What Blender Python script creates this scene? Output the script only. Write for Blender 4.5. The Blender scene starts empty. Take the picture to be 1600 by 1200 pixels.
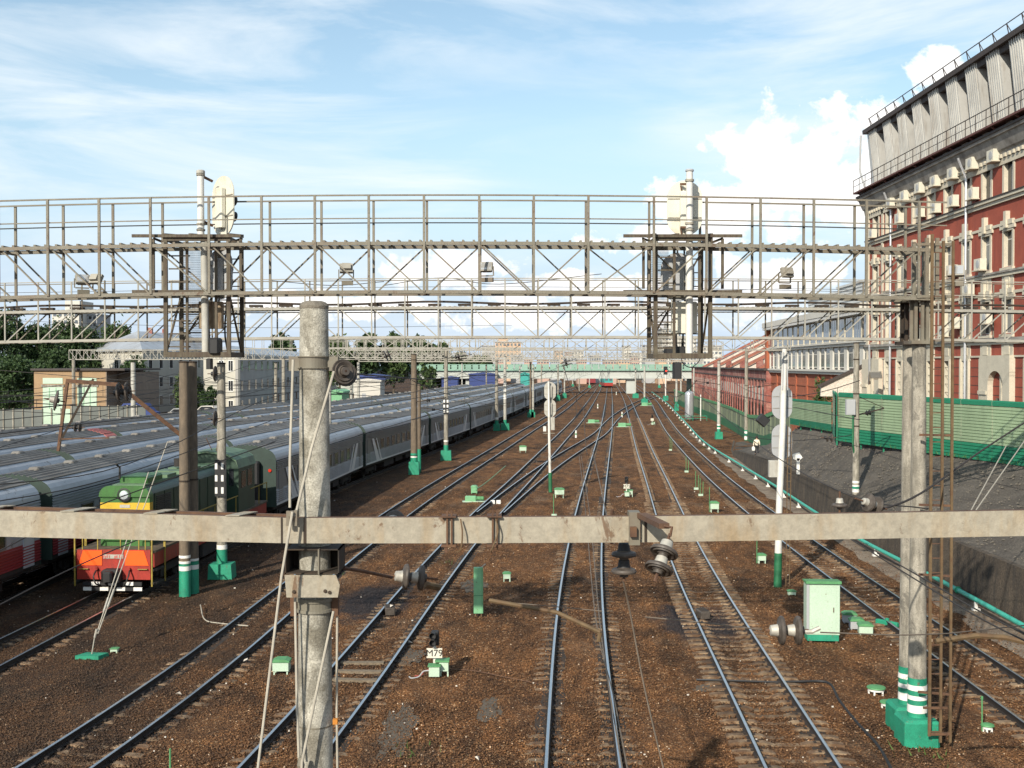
import bpy, math, random
import numpy as np
from mathutils import Vector, Matrix
R = math.radians
random.seed(7); rng = np.random.default_rng(7)
S = bpy.context.scene
COL = S.collection
# ------------------------------------------------------------------ camera
F = 1800.0; PITCH = math.atan(30 / F); CAMZ = 8.8
cam = bpy.data.objects.new('camera', bpy.data.cameras.new('camera')); COL.objects.link(cam)
cam.data.sensor_width = 36; cam.data.lens = 36 * F / 1600
cam.data.clip_start = 0.1; cam.data.clip_end = 6000
cam.location = (0, 0, CAMZ); cam.rotation_euler = (R(90) - PITCH, 0, 0)
S.camera = cam
# ------------------------------------------------------------------ light
SUN_AZ = R(25); SUN_EL = R(30)      # light travels towards +Y, drifting to +X
sun = bpy.data.objects.new('sun', bpy.data.lights.new('sun', 'SUN')); COL.objects.link(sun)
sun.data.energy = 4.7; sun.data.angle = R(0.55); sun.data.color = (1.0, 0.92, 0.79)
sdir = Vector((math.sin(SUN_AZ) * math.cos(SUN_EL), math.cos(SUN_AZ) * math.cos(SUN_EL), -math.sin(SUN_EL)))
sun.rotation_euler = sdir.to_track_quat('-Z', 'Y').to_euler()
S.view_settings.view_transform = 'Standard'; S.view_settings.look = 'None'
S.view_settings.gamma = 1; S.view_settings.exposure = 0.36
S.view_settings.use_curve_mapping = False
S.render.film_transparent = False
S.cycles.max_bounces = 6; S.cycles.diffuse_bounces = 3; S.cycles.glossy_bounces = 3
S.cycles.transparent_max_bounces = 8
world = bpy.data.worlds.new('World'); S.world = world; world.use_nodes = True

class NT:
    def __init__(s, nt): s.nt = nt; nt.nodes.clear()
    def n(s, t, **k):
        o = s.nt.nodes.new(t)
        for a, b in k.items(): setattr(o, a, b)
        return o
    def l(s, a, b): s.nt.links.new(a, b)
    def val(s, sock, v):
        if isinstance(v, (int, float)): sock.default_value = v
        elif isinstance(v, (tuple, list)): sock.default_value = v
        else: s.l(v, sock)
    def m(s, op, a, b=0.0, c=0.0, clamp=False):
        o = s.n('ShaderNodeMath', operation=op); o.use_clamp = clamp
        s.val(o.inputs[0], a); s.val(o.inputs[1], b); s.val(o.inputs[2], c)
        return o.outputs[0]
    def noise(s, vec, scale, detail=4, rough=0.55, dist=0.0):
        o = s.n('ShaderNodeTexNoise'); s.val(o.inputs['Scale'], scale)
        s.val(o.inputs['Detail'], detail); s.val(o.inputs['Roughness'], rough); s.val(o.inputs['Distortion'], dist)
        if vec is not None: s.l(vec, o.inputs['Vector'])
        return o.outputs['Fac']
    def ramp(s, fac, stops):
        o = s.n('ShaderNodeValToRGB'); el = o.color_ramp.elements
        while len(el) < len(stops): el.new(0.5)
        for e, (p, c) in zip(el, stops):
            e.position = p; e.color = (c, c, c, 1) if isinstance(c, (int, float)) else (*c, 1)
        s.val(o.inputs[0], fac); return o.outputs[0]
    def mix(s, f, a, b, mode='MIX'):
        o = s.n('ShaderNodeMix', data_type='RGBA', blend_type=mode)
        s.val(o.inputs[0], f)
        s.val(o.inputs[6], (*a, 1) if isinstance(a, tuple) and len(a) == 3 else a)
        s.val(o.inputs[7], (*b, 1) if isinstance(b, tuple) and len(b) == 3 else b)
        return o.outputs[2]
    def mapv(s, vec, scale=(1, 1, 1), loc=(0, 0, 0), rot=(0, 0, 0)):
        o = s.n('ShaderNodeMapping'); s.l(vec, o.inputs[0])
        o.inputs['Scale'].default_value = scale; o.inputs['Location'].default_value = loc
        o.inputs['Rotation'].default_value = rot
        return o.outputs[0]

def build_world():
    t = NT(world.node_tree)
    sky = t.n('ShaderNodeTexSky', sky_type='NISHITA'); sky.sun_disc = False
    sky.sun_elevation = SUN_EL; sky.sun_rotation = math.pi + SUN_AZ   # the sun stands opposite to where light goes
    sky.altitude = 150; sky.air_density = 1.0; sky.dust_density = 0.9; sky.ozone_density = 1.2
    tc = t.n('ShaderNodeTexCoord'); sp = t.n('ShaderNodeSeparateXYZ'); t.l(tc.outputs['Generated'], sp.inputs[0])
    x, y, z = sp.outputs
    az = t.m('ARCTAN2', x, y); el = t.m('ARCSINE', z)
    cb = t.n('ShaderNodeCombineXYZ'); t.l(az, cb.inputs[0]); t.l(el, cb.inputs[1]); ae = cb.outputs[0]
    # thin streaks of high cloud
    v1 = t.mapv(ae, (3.0, 17, 1), (0.3, 0.1, 0), (0, 0, R(-9)))
    n1 = t.noise(v1, 1.0, 7, 0.6, 0.5)
    v2 = t.mapv(ae, (1.3, 3.2, 1), (1.7, 0.4, 0))
    n2 = t.noise(v2, 1.6, 3, 0.5, 0.2)
    cir = t.m('MULTIPLY', t.ramp(n1, [(0.42, 0), (0.66, 1)]), t.ramp(n2, [(0.37, 0.15), (0.55, 1)]))
    # heaped clouds low down: ellipses broken up by noise
    n3 = t.noise(t.mapv(ae, (1, 1.15, 1)), 26, 8, 0.60, 0.15)
    n4 = t.noise(t.mapv(ae, (1, 1.3, 1), (4, 0, 0)), 7, 3, 0.5)
    best = None
    for (cx, cy, rx, ry) in [(1235, 262, 128, 92), (1150, 330, 140, 62), (1330, 300, 100, 80), (1445, 128, 56, 42), (1290, 220, 60, 40),
                             (1400, 180, 60, 36), (1010, 372, 95, 30), (700, 420, 120, 34), (880, 455, 190, 34), (500, 478, 160, 26),
                             (930, 490, 330, 30), (1190, 440, 130, 40), (-500, 380, 300, 80), (2300, 330, 420, 110)]:
        a0 = math.atan((cx - 800) / F); e0 = math.atan((570 - cy) / F * math.cos(a0))
        q = t.m('ADD', t.m('POWER', t.m('MULTIPLY', t.m('SUBTRACT', az, a0), F / rx), 2.0),
                t.m('POWER', t.m('MULTIPLY', t.m('SUBTRACT', el, e0), F / ry), 2.0))
        e = t.m('SUBTRACT', 1.0, q)
        best = e if best is None else t.m('MAXIMUM', best, e)
    cum = t.m('ADD', t.m('MAXIMUM', best, -3.0), t.m('MULTIPLY', t.m('SUBTRACT', n3, 0.52), 5.0))
    cumm = t.ramp(t.m('MULTIPLY', cum, 1.6, clamp=True), [(0.0, 0), (0.75, 1)])
    hor = t.ramp(t.m('MULTIPLY', t.m('ABSOLUTE', el), 3.0), [(0.0, 0.97), (0.22, 0.85), (0.60, 0.25), (0.95, 0.10)])
    base = t.mix(1.0, sky.outputs[0], (1.60, 1.66, 1.48), 'MULTIPLY')
    k = t.mix(hor, base, (5.6, 6.8, 8.5)); k = t.mix(t.m('MULTIPLY', cir, 0.85), k, (8.8, 9.4, 9.8))
    shade = t.ramp(t.m('ADD', t.m('MULTIPLY', n4, 0.7), t.m('MULTIPLY', n3, 0.5)), [(0.42, (7.4, 8.2, 9.4)), (0.60, (11.5, 11.2, 10.8))])
    k = t.mix(t.m('MULTIPLY', cumm, 0.97), k, shade)
    # below the horizon: a dull ground tone
    k = t.mix(t.m('LESS_THAN', z, -0.02), k, (1.2, 1.1, 1.0))
    bg = t.n('ShaderNodeBackground'); t.l(k, bg.inputs[0]); bg.inputs[1].default_value = 0.088
    out = t.n('ShaderNodeOutputWorld'); t.l(bg.outputs[0], out.inputs[0])
build_world()

# ------------------------------------------------------------------ photo geometry -> places
def ray(px, py):
    dx, dz = (px - 800) / F, -(py - 600) / F
    c, s = math.cos(PITCH), math.sin(PITCH)
    return Vector((dx, c + dz * s, dz * c - s))
def W(px, py, Y):
    d = ray(px, py); k = Y / d.y
    return Vector((d.x * k, Y, CAMZ + d.z * k))
def G(px, py, z=0.0):
    d = ray(px, py); k = (z - CAMZ) / d.z
    return Vector((d.x * k, d.y * k, z))

# ------------------------------------------------------------------ materials
MATS = {}
def mat(name, col, rough=0.7, metal=0.0, var=0.25, scale=6.0, col2=None, cov=0.5, bump=0.0, bscale=40.0,
        streak=0.0, emit=None, trans=0.0, spec=0.5, ob=False, rnd=0.0, fine=0.0, wear=None):
    if name in MATS: return MATS[name]
    m = bpy.data.materials.new(name); m.use_nodes = True; t = NT(m.node_tree)
    out = t.n('ShaderNodeOutputMaterial'); b = t.n('ShaderNodeBsdfPrincipled'); t.l(b.outputs[0], out.inputs[0])
    tc = t.n('ShaderNodeTexCoord'); geo = t.n('ShaderNodeNewGeometry')
    v = tc.outputs['Object'] if ob else geo.outputs['Position']
    n = t.noise(v, scale, 5, 0.6)
    c = t.mix(t.ramp(n, [(0.3, 0), (0.7, 1)]), tuple(x * (1 - var) for x in col), tuple(min(1, x * (1 + var)) for x in col))
    if col2 is not None:
        v2 = t.mapv(v, (1, 1, 0.18)) if streak else v
        n2 = t.noise(v2, scale * (2.5 if streak else 0.6), 6, 0.65)
        c = t.mix(t.ramp(n2, [(cov - 0.10, 0), (cov + 0.10, 1)]), col2, c)
    if wear is not None:
        n5 = t.noise(t.mapv(v, (1, 1, .55), (3, 1, 2)), wear[0], 6, 0.72, 0.6)
        c = t.mix(t.ramp(n5, [(wear[1], 0), (wear[1] + 0.05, 0.85)]), c, wear[2])
    if fine:
        c = t.mix(fine, c, t.mix(1.0, c, t.ramp(t.noise(v, scale * 14, 3, 0.7), [(0.35, 0.35), (0.65, 1.5)]), 'MULTIPLY'))
    if rnd:
        oi = t.n('ShaderNodeObjectInfo')
        c = t.mix(1.0, c, t.ramp(oi.outputs['Random'], [(0, 1 - rnd), (1, 1 + rnd)]), 'MULTIPLY')
    t.l(c, b.inputs['Base Color'])
    b.inputs['Roughness'].default_value = rough; b.inputs['Metallic'].default_value = metal
    b.inputs['Specular IOR Level'].default_value = spec
    if emit:
        b.inputs['Emission Color'].default_value = (*emit[0], 1); b.inputs['Emission Strength'].default_value = emit[1]
    if bump:
        bp = t.n('ShaderNodeBump'); bp.inputs['Strength'].default_value = bump; bp.inputs['Distance'].default_value = 0.02
        t.l(t.noise(v, bscale, 4, 0.7), bp.inputs['Height']); t.l(bp.outputs[0], b.inputs['Normal'])
    MATS[name] = m; return m

def dirt_shade(t, P, c):
    # rust-warm and dark oily areas a few metres across
    w1 = t.noise(t.mapv(P, (.55, .22, 1), (7, 2, 0)), 1.0, 5, 0.62, 0.8); w2 = t.noise(t.mapv(P, (1.5, .6, 1), (1, 8, 0)), 1.0, 5, 0.65, 0.4)
    c = t.mix(1.0, c, t.ramp(w1, [(0.34, (0.62, 0.56, 0.52)), (0.50, (1.15, 1.0, 0.88)), (0.66, (1.45, 1.25, 1.05))]), 'MULTIPLY')
    c = t.mix(1.0, c, t.ramp(w2, [(0.34, (0.62, 0.62, 0.64)), (0.50, (1.0, 1.0, 1.0)), (0.68, (1.45, 1.38, 1.28))]), 'MULTIPLY')
    sp = t.n('ShaderNodeSeparateXYZ'); t.l(P, sp.inputs[0])
    # shade over the left sidings, painted into the ground and stone colour
    left_shade = t.m('ADD', t.m('MULTIPLY', t.m('ADD', t.m('ADD', sp.outputs[0], 6.5), t.m('MULTIPLY', sp.outputs[1], -0.02)), -0.12), t.m('MULTIPLY', t.m('SUBTRACT', t.noise(P, 0.22, 5, 0.6, 0.4), 0.5), 1.6))
    c = t.mix(t.ramp(left_shade, [(0.0, 0), (0.6, 0.80)]), c, t.mix(0.75, c, (0.022, 0.018, 0.015)))
    # oil soaked patches round two track boxes
    for (sx, sy, rx, ry) in STAINS:
        q = t.m('ADD', t.m('POWER', t.m('DIVIDE', t.m('SUBTRACT', sp.outputs[0], sx), rx), 2.0),
                t.m('POWER', t.m('DIVIDE', t.m('SUBTRACT', sp.outputs[1], sy), ry), 2.0))
        q = t.m('ADD', q, t.m('MULTIPLY', t.m('SUBTRACT', t.noise(P, 1.3, 4), 0.5), 1.6))
        c = t.mix(t.ramp(q, [(0.35, 0.88), (1.0, 0)]), c, (0.020, 0.021, 0.026))
    return c
def ground_mat():
    m = bpy.data.materials.new('ballast'); m.use_nodes = True; t = NT(m.node_tree)
    out = t.n('ShaderNodeOutputMaterial'); b = t.n('ShaderNodeBsdfPrincipled'); t.l(b.outputs[0], out.inputs[0])
    P = t.n('ShaderNodeNewGeometry').outputs['Position']
    big = t.noise(P, 0.22, 5, 0.6, 0.4); mid = t.noise(t.mapv(P, (1.6, 0.45, 1)), 0.9, 5, 0.65); fin = t.noise(P, 9, 4, 0.7)
    vo = t.n('ShaderNodeTexVoronoi'); t.l(P, vo.inputs['Vector']); vo.inputs['Scale'].default_value = 21
    stone = t.n('ShaderNodeSeparateColor'); t.l(vo.outputs['Color'], stone.inputs[0])
    r1 = stone.outputs[0]
    c = t.ramp(r1, [(0.0, (0.038, 0.020, 0.010)), (0.40, (0.088, 0.046, 0.021)), (0.75, (0.135, 0.073, 0.033)),
                    (0.94, (0.20, 0.125, 0.065)), (0.995, (0.38, 0.31, 0.22))])
    c = t.mix(t.ramp(big, [(0.42, 0), (0.62, 0.75)]), c, t.mix(0.5, c, (0.17, 0.092, 0.043)))
    c = t.mix(t.ramp(mid, [(0.30, 0.8), (0.52, 0)]), c, t.mix(0.6, c, (0.035, 0.024, 0.018)))
    c = t.mix(t.ramp(t.noise(t.mapv(P, (1, 0.5, 1), (5, 3, 0)), 0.35, 4, 0.6), [(0.58, 0), (0.72, 0.7)]), c, (0.17, 0.135, 0.10))
    c = t.mix(1.0, c, t.ramp(fin, [(0.3, 0.6), (0.7, 1.35)]), 'MULTIPLY')
    c = dirt_shade(t, P, c)
    t.l(c, b.inputs['Base Color']); b.inputs['Roughness'].default_value = 0.95
    b.inputs['Specular IOR Level'].default_value = 0.2
    bp = t.n('ShaderNodeBump'); bp.inputs['Strength'].default_value = 1.0; bp.inputs['Distance'].default_value = 0.045
    t.l(t.m('ADD', t.m('MULTIPLY', vo.outputs['Distance'], -1.0), t.m('MULTIPLY', fin, 0.6)), bp.inputs['Height'])
    t.l(bp.outputs[0], b.inputs['Normal'])
    MATS['ballast'] = m; return m
_s1 = G(1090, 972); _s2 = G(585, 940)
STAINS = [(_s1.x, _s1.y, 1.7, 3.4), (_s2.x, _s2.y, 1.6, 4.0)]

def stone_mat(name='loose_stones', light=1.0):
    m = bpy.data.materials.new(name); m.use_nodes = True; t = NT(m.node_tree)
    out = t.n('ShaderNodeOutputMaterial'); b = t.n('ShaderNodeBsdfPrincipled'); t.l(b.outputs[0], out.inputs[0])
    g = t.n('ShaderNodeNewGeometry')
    c = t.ramp(g.outputs['Random Per Island'], [(0.0, (0.040, 0.021, 0.010)), (0.5, (0.092, 0.049, 0.022)),
               (0.90, (0.145, 0.080, 0.036)), (0.98, (0.24, 0.16, 0.09)), (1.0, (0.46, 0.40, 0.32))])
    c = dirt_shade(t, g.outputs['Position'], c)
    t.l(c, b.inputs['Base Color']); b.inputs['Roughness'].default_value = 0.9
    MATS[name] = m; return m

M = {}
def defmats():
    M['concrete'] = mat('concrete', (0.31, 0.285, 0.235), 0.9, var=0.24, scale=2.6, wear=(1.6, .56, (.13, .12, .10)), col2=(0.17, 0.155, 0.125), cov=0.48, streak=1, bump=0.4, bscale=30, fine=0.35)
    M['concrete_near'] = mat('concrete_near', (0.41, 0.39, 0.33), 0.9, wear=(3.0, .54, (.19, .175, .14)), var=0.2, scale=4.5, col2=(0.17, 0.155, 0.12), cov=0.47, bump=0.5, bscale=45, fine=0.5)
    M['concrete_brown'] = mat('concrete_brown', (0.15, 0.115, 0.08), 0.9, var=0.2, scale=3, col2=(0.10, 0.08, 0.06), cov=0.45, streak=1, bump=0.3)
    M['concrete_pale'] = mat('concrete_pale', (0.38, 0.37, 0.33), 0.9, var=0.15, scale=3, col2=(0.30, 0.28, 0.24), cov=0.42, streak=1, bump=0.3)
    M['steel_paint'] = mat('gantry_steel', (0.165, 0.15, 0.115), 0.6, wear=(4, .60, (.10, .055, .03)), var=0.18, scale=2.2, col2=(0.16, 0.125, 0.085), cov=0.42, bump=0.2, fine=0.3)
    M['steel_rear'] = mat('gantry_steel_rear', (0.16, 0.145, 0.11), 0.6, var=0.18, scale=2.2, col2=(0.13, 0.10, 0.07), cov=0.44)
    M['steel_pale'] = mat('pale_gantry_steel', (0.29, 0.275, 0.235), 0.6, var=0.15, scale=2.0, col2=(0.25, 0.22, 0.18), cov=0.40)
    M['beam'] = mat('beam_paint', (0.30, 0.27, 0.21), 0.65, wear=(3.2, .60, (.12, .065, .032)), var=0.12, scale=1.2, col2=(0.27, 0.205, 0.125), cov=0.40, streak=1, bump=0.25, bscale=60, fine=0.22)
    M['beam_dark'] = mat('dark_steel', (0.024, 0.019, 0.015), 0.85, var=0.3, scale=6, col2=(0.042, 0.027, 0.016), cov=0.5)  # extra dark, so the colour carries the shade inside the saddle box
    M['cage'] = mat('cage_steel', (0.085, 0.07, 0.043), 0.7, var=0.3, scale=6, col2=(0.055, 0.036, 0.022), cov=0.5, streak=1)
    M['rust'] = mat('rust', (0.075, 0.038, 0.023), 0.85, var=0.35, scale=9, col2=(0.12, 0.062, 0.032), cov=0.5, bump=0.3)
    M['rust_tan'] = mat('rust_tan', (0.115, 0.075, 0.035), 0.8, var=0.25, scale=7, col2=(0.10, 0.055, 0.025), cov=0.45)
    M['rail_side'] = mat('rail_side', (0.020, 0.014, 0.011), 0.8, var=0.3, scale=5)
    M['rail_top'] = mat('rail_top', (0.56, 0.56, 0.56), 0.28, metal=1.0, var=0.06, scale=3)
    M['sleeper'] = mat('sleeper_concrete', (0.22, 0.155, 0.095), 0.95, var=0.35, scale=5, col2=(0.10, 0.055, 0.028), cov=0.52, bump=0.4, rnd=0.3, fine=0.4)
    M['white'] = mat('white_paint', (0.60, 0.59, 0.55), 0.6, var=0.08, scale=3, col2=(0.5, 0.47, 0.40), cov=0.36, fine=0.2)
    M['cream'] = mat('cream_paint', (0.60, 0.58, 0.49), 0.55, var=0.08, scale=2.5, col2=(0.48, 0.42, 0.30), cov=0.38)
    M['bright'] = mat('bright_white', (0.68, 0.67, 0.63), 0.65, wear=(9, .63, (.30, .26, .20)), var=0.05)
    M['silver'] = mat('silver_paint', (0.50, 0.51, 0.53), 0.35, metal=0.6, var=0.08, scale=2)
    M['green'] = mat('emerald_paint', (0.014, 0.24, 0.14), 0.65, wear=(7, .61, (.10, .085, .06)), var=0.15, scale=3, col2=(0.01, 0.17, 0.10), cov=0.40, fine=0.3)
    M['green_light'] = mat('light_green_paint', (0.16, 0.38, 0.20), 0.6, wear=(8, .62, (.12, .10, .06)), var=0.1, scale=4, fine=0.2)
    M['green_mid'] = mat('mid_green_paint', (0.08, 0.25, 0.10), 0.6, var=0.15, scale=5, fine=0.3)
    M['green_dark'] = mat('dark_green_paint', (0.015, 0.12, 0.05), 0.6, var=0.15, scale=4)
    M['mint'] = mat('mint_paint', (0.42, 0.54, 0.42), 0.55, wear=(7, .64, (.20, .16, .10)), var=0.06, scale=2, fine=0.15)
    M['pipe'] = mat('turquoise_pipe', (0.045, 0.36, 0.27), 0.45, var=0.1, scale=2)
    M['porcelain'] = mat('brown_porcelain', (0.060, 0.050, 0.042), 0.5, var=0.25, scale=14, col2=(0.095, 0.08, 0.068), cov=0.45, spec=0.3)
    M['cap'] = mat('galvanised_cap', (0.40, 0.38, 0.33), 0.6, metal=0.3, var=0.2, scale=14)
    M['black'] = mat('black_paint', (0.012, 0.012, 0.013), 0.6, var=0.2)
    M['wire'] = mat('overhead_wire', (0.030, 0.026, 0.024), 0.7, var=0.2)
    M['wire_pale'] = mat('pale_guy_wire', (0.36, 0.33, 0.27), 0.6, var=0.15)
    M['wire_copper'] = mat('weathered_cable', (0.13, 0.105, 0.08), 0.7, var=0.2)
    M['glass'] = mat('window_glass', (0.10, 0.12, 0.14), 0.08, metal=0.0, var=0.25, scale=0.5, spec=0.9)
    M['curtain'] = mat('curtained_glass', (0.30, 0.285, 0.25), 0.35, var=0.2, scale=1.5, spec=0.7)
    M['glass_dark'] = mat('dark_glass', (0.020, 0.022, 0.026), 0.12, var=0.2, scale=1.0, spec=0.8)
    M['asphalt'] = mat('dark_gravel', (0.088, 0.076, 0.062), 0.95, var=0.3, scale=1.0, col2=(0.055, 0.047, 0.039), cov=0.47, bump=0.8, bscale=14, fine=0.7)
    M['wallface'] = mat('retaining_concrete', (0.080, 0.060, 0.042), 0.95, var=0.3, scale=1.0, col2=(0.035, 0.029, 0.024), cov=0.45, streak=1, bump=0.8, bscale=18, fine=0.7)
    M['redwall'] = mat('red_render', (0.28, 0.062, 0.036), 0.85, var=0.14, scale=0.7, col2=(0.20, 0.045, 0.028), cov=0.40, streak=1, bump=0.1, fine=0.12)
    M['trim'] = mat('cream_stone', (0.50, 0.455, 0.36), 0.8, var=0.1, scale=1.5, col2=(0.45, 0.40, 0.31), cov=0.33, fine=0.2)
    M['trim_grey'] = mat('grey_cornice', (0.30, 0.28, 0.25), 0.85, var=0.25, scale=1.4, col2=(0.16, 0.14, 0.12), cov=0.45)
    M['zinc'] = mat('zinc_cladding', (0.47, 0.465, 0.44), 0.45, metal=0.35, var=0.14, scale=0.6, col2=(0.26, 0.22, 0.18), cov=0.36, streak=1)
    M['zinc_shaded'] = mat('shaded_slot_lining', (0.13, 0.15, 0.19), 0.6, var=0.15, scale=1)  # bluish dark tone holds the shade inside the mansard slots
    M['darkroof'] = mat('dark_roof_edge', (0.045, 0.034, 0.030), 0.7, var=0.2)
    M['maroon_steel'] = mat('maroon_steel', (0.10, 0.032, 0.026), 0.7, var=0.25, scale=4)
    M['ac'] = mat('air_conditioner_case', (0.55, 0.52, 0.43), 0.6, var=0.08)
    M['brick_orange'] = mat('orange_brick', (0.33, 0.10, 0.048), 0.9, var=0.16, scale=1.2, col2=(0.30, 0.08, 0.04), cov=0.42, fine=0.35)
    M['roof_red'] = mat('red_sheet_roof', (0.28, 0.10, 0.065), 0.8, var=0.15, scale=0.8, col2=(0.20, 0.075, 0.05), cov=0.42)
    M['brick_red'] = mat('dark_red_brick', (0.23, 0.075, 0.06), 0.9, var=0.2, scale=1.0, col2=(0.36, 0.20, 0.16), cov=0.44, fine=0.4)
    M['plaster'] = mat('flaking_plaster', (0.56, 0.50, 0.43), 0.9, var=0.12, scale=0.5, col2=(0.34, 0.17, 0.12), cov=0.38, fine=0.4)
    M['ribbed_white'] = mat('ribbed_white_metal', (0.55, 0.55, 0.53), 0.5, var=0.08, scale=0.6)
    M['house_white'] = mat('pale_plaster', (0.43, 0.41, 0.35), 0.85, var=0.08, scale=0.4, col2=(0.42, 0.40, 0.35), cov=0.38)
    M['house_shaded_grey'] = mat('shaded_plaster', (0.33, 0.32, 0.30), 0.85, var=0.1, scale=0.4, col2=(0.26, 0.25, 0.23), cov=0.40)  # grey carries the shade of the second house's long side
    M['roof_metal'] = mat('metal_roof_sheet', (0.40, 0.42, 0.44), 0.45, metal=0.3, var=0.12, scale=0.3, col2=(0.30, 0.29, 0.28), cov=0.42)
    M['garage'] = mat('tan_brick', (0.31, 0.205, 0.115), 0.85, var=0.1, scale=0.8, fine=0.2)
    M['garage_side'] = mat('brown_brick', (0.22, 0.17, 0.13), 0.9, var=0.12, scale=0.8)
    M['leaf1'] = leaf_mat('dark_foliage', (0.022, 0.046, 0.014), (0.055, 0.10, 0.028))
    M['leaf2'] = leaf_mat('mid_foliage', (0.035, 0.065, 0.018), (0.085, 0.135, 0.038))
    M['bark'] = mat('bark', (0.09, 0.07, 0.05), 0.9, var=0.3, scale=8)
    M['grass'] = leaf_mat('grass_blades', (0.05, 0.10, 0.02), (0.10, 0.17, 0.04))
    M['loco_green'] = mat('loco_green', (0.036, 0.125, 0.024), 0.5, var=0.16, scale=2.5, col2=(0.035, 0.09, 0.025), cov=0.38, streak=1, fine=0.3)
    M['loco_dark'] = mat('loco_dark_green', (0.018, 0.045, 0.026), 0.5, var=0.2, scale=2.0, fine=0.2)
    M['loco_roof'] = mat('loco_roof_green', (0.10, 0.17, 0.095), 0.6, var=0.2, scale=2.0, col2=(0.06, 0.09, 0.055), cov=0.42)
    M['loco_yellow'] = mat('loco_yellow', (0.52, 0.34, 0.02), 0.55, var=0.12, scale=3, col2=(0.42, 0.25, 0.03), cov=0.34, fine=0.3)
    M['rail_yellow'] = mat('dull_yellow_handrail', (0.26, 0.19, 0.03), 0.6, var=0.25, scale=6)
    M['loco_red'] = mat('loco_red', (0.30, 0.022, 0.012), 0.55, var=0.2, scale=3, col2=(0.17, 0.022, 0.014), cov=0.40, streak=1, fine=0.3)
    M['loco_orange'] = mat('fluorescent_orange', (1.0, 0.10, 0.003), 0.5, var=0.05, scale=3)
    M['under'] = mat('grimy_running_gear', (0.022, 0.019, 0.017), 0.85, var=0.35, scale=5)
    M['coach_grey'] = mat('coach_grey', (0.17, 0.175, 0.18), 0.45, metal=0.25, rnd=.16, var=0.12, scale=0.6, col2=(0.20, 0.195, 0.185), cov=0.40)
    M['coach_roof'] = mat('coach_roof', (0.185, 0.175, 0.16), 0.65, rnd=.18, wear=(1.4, .58, (.075, .062, .052)), var=0.14, scale=0.5, col2=(0.13, 0.115, 0.10), cov=0.44)
    M['coach_shoulder'] = mat('coach_shoulder', (0.34, 0.365, 0.40), 0.45, metal=0.2, rnd=.12, wear=(2.0, .60, (.14, .13, .12)), var=0.12, scale=0.7, col2=(0.27, 0.29, 0.32), cov=0.40)
    M['coach_white'] = mat('coach_white', (0.62, 0.63, 0.63), 0.45, var=0.06)
    M['coach_maroon'] = mat('coach_maroon', (0.20, 0.022, 0.028), 0.45, var=0.12, scale=1)
    M['coach_red'] = mat('coach_red_end', (0.42, 0.12, 0.10), 0.6, var=0.2)
    M['coach_teal'] = mat('coach_green', (0.02, 0.10, 0.07), 0.5, var=0.1)
    M['coach_win'] = mat('coach_window', (0.022, 0.018, 0.016), 0.2, var=0.5, scale=0.8, spec=0.5)
    M['coach_end'] = mat('coach_end_green', (0.016, 0.034, 0.026), 0.6, var=0.2, scale=2)
    M['rail_strip'] = mat('dark_ballast', (0.026, 0.019, 0.014), 0.9, var=0.4, scale=5, col2=(0.060, 0.036, 0.020), cov=0.44, bump=0.9, bscale=24, fine=0.8)
    M['skin'] = mat('skin', (0.45, 0.26, 0.18), 0.6, var=0.05)
    M['shirt'] = mat('pale_jacket', (0.66, 0.58, 0.46), 0.85, var=0.06)
    M['trouser'] = mat('dark_trousers', (0.025, 0.025, 0.03), 0.85, var=0.1)
    M['hair'] = mat('dark_hair', (0.03, 0.022, 0.018), 0.9, var=0.2)
    M['cardboard'] = mat('far_tan', (0.50, 0.35, 0.24), 0.9, var=0.06, scale=0.1)
    M['far_white'] = mat('far_white', (0.52, 0.50, 0.45), 0.9, var=0.06, scale=0.1)
    M['far_grey'] = mat('far_grey', (0.34, 0.35, 0.36), 0.9, var=0.08, scale=0.1)
    M['far_pink'] = mat('far_pink', (0.42, 0.29, 0.24), 0.9, var=0.1, scale=0.1)
    M['bridge_white'] = mat('bridge_girder', (0.40, 0.42, 0.39), 0.8, var=0.1, scale=0.2, col2=(0.40, 0.40, 0.37), cov=0.38)
    M['bridge_green'] = mat('bridge_railing', (0.20, 0.33, 0.26), 0.7, var=0.1, scale=0.3)
    M['blue'] = mat('blue_sheet', (0.02, 0.04, 0.16), 0.6, var=0.15)
    M['teal_box'] = mat('teal_sheet', (0.03, 0.28, 0.25), 0.6, var=0.15)
    M['olive'] = mat('olive_mesh_panel', (0.17, 0.20, 0.125), 0.8, var=0.12, scale=0.4, col2=(0.13, 0.155, 0.10), cov=0.45)
    M['fence_pale'] = mat('pale_green_sheet', (0.25, 0.335, 0.205), 0.6, var=0.10, scale=0.5, col2=(0.19, 0.25, 0.155), cov=0.40, streak=1, rnd=.08)
    M['fence_green'] = mat('green_sheet', (0.013, 0.17, 0.09), 0.55, rnd=.08, var=0.1, scale=0.8)
    M['lens_red'] = mat('red_lens', (0.6, 0.02, 0.01), 0.3, emit=((1, 0.04, 0.02), 4.0))
    M['lens_dull'] = mat('unlit_red_lens', (0.45, 0.03, 0.015), 0.2)
    M['lens_blue'] = mat('blue_lens', (0.03, 0.04, 0.35), 0.2)
    M['lamp_glass'] = mat('lamp_glass', (0.6, 0.6, 0.58), 0.1, metal=0.6, var=0.05)
    M['panel_grey'] = mat('grey_sheet_fence', (0.115, 0.125, 0.115), 0.7, var=0.15, scale=0.6)
    M['far_ground'] = mat('yard_ground', (0.12, 0.105, 0.09), 0.95, var=0.3, scale=0.2, fine=0.4)
    M['debris_white'] = mat('scrap_white', (0.55, 0.50, 0.43), 0.8, var=0.05)
    M['patch'] = mat('grey_fines', (0.092, 0.074, 0.054), 0.95, var=0.2, scale=3, bump=0.6, fine=0.6)
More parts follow.
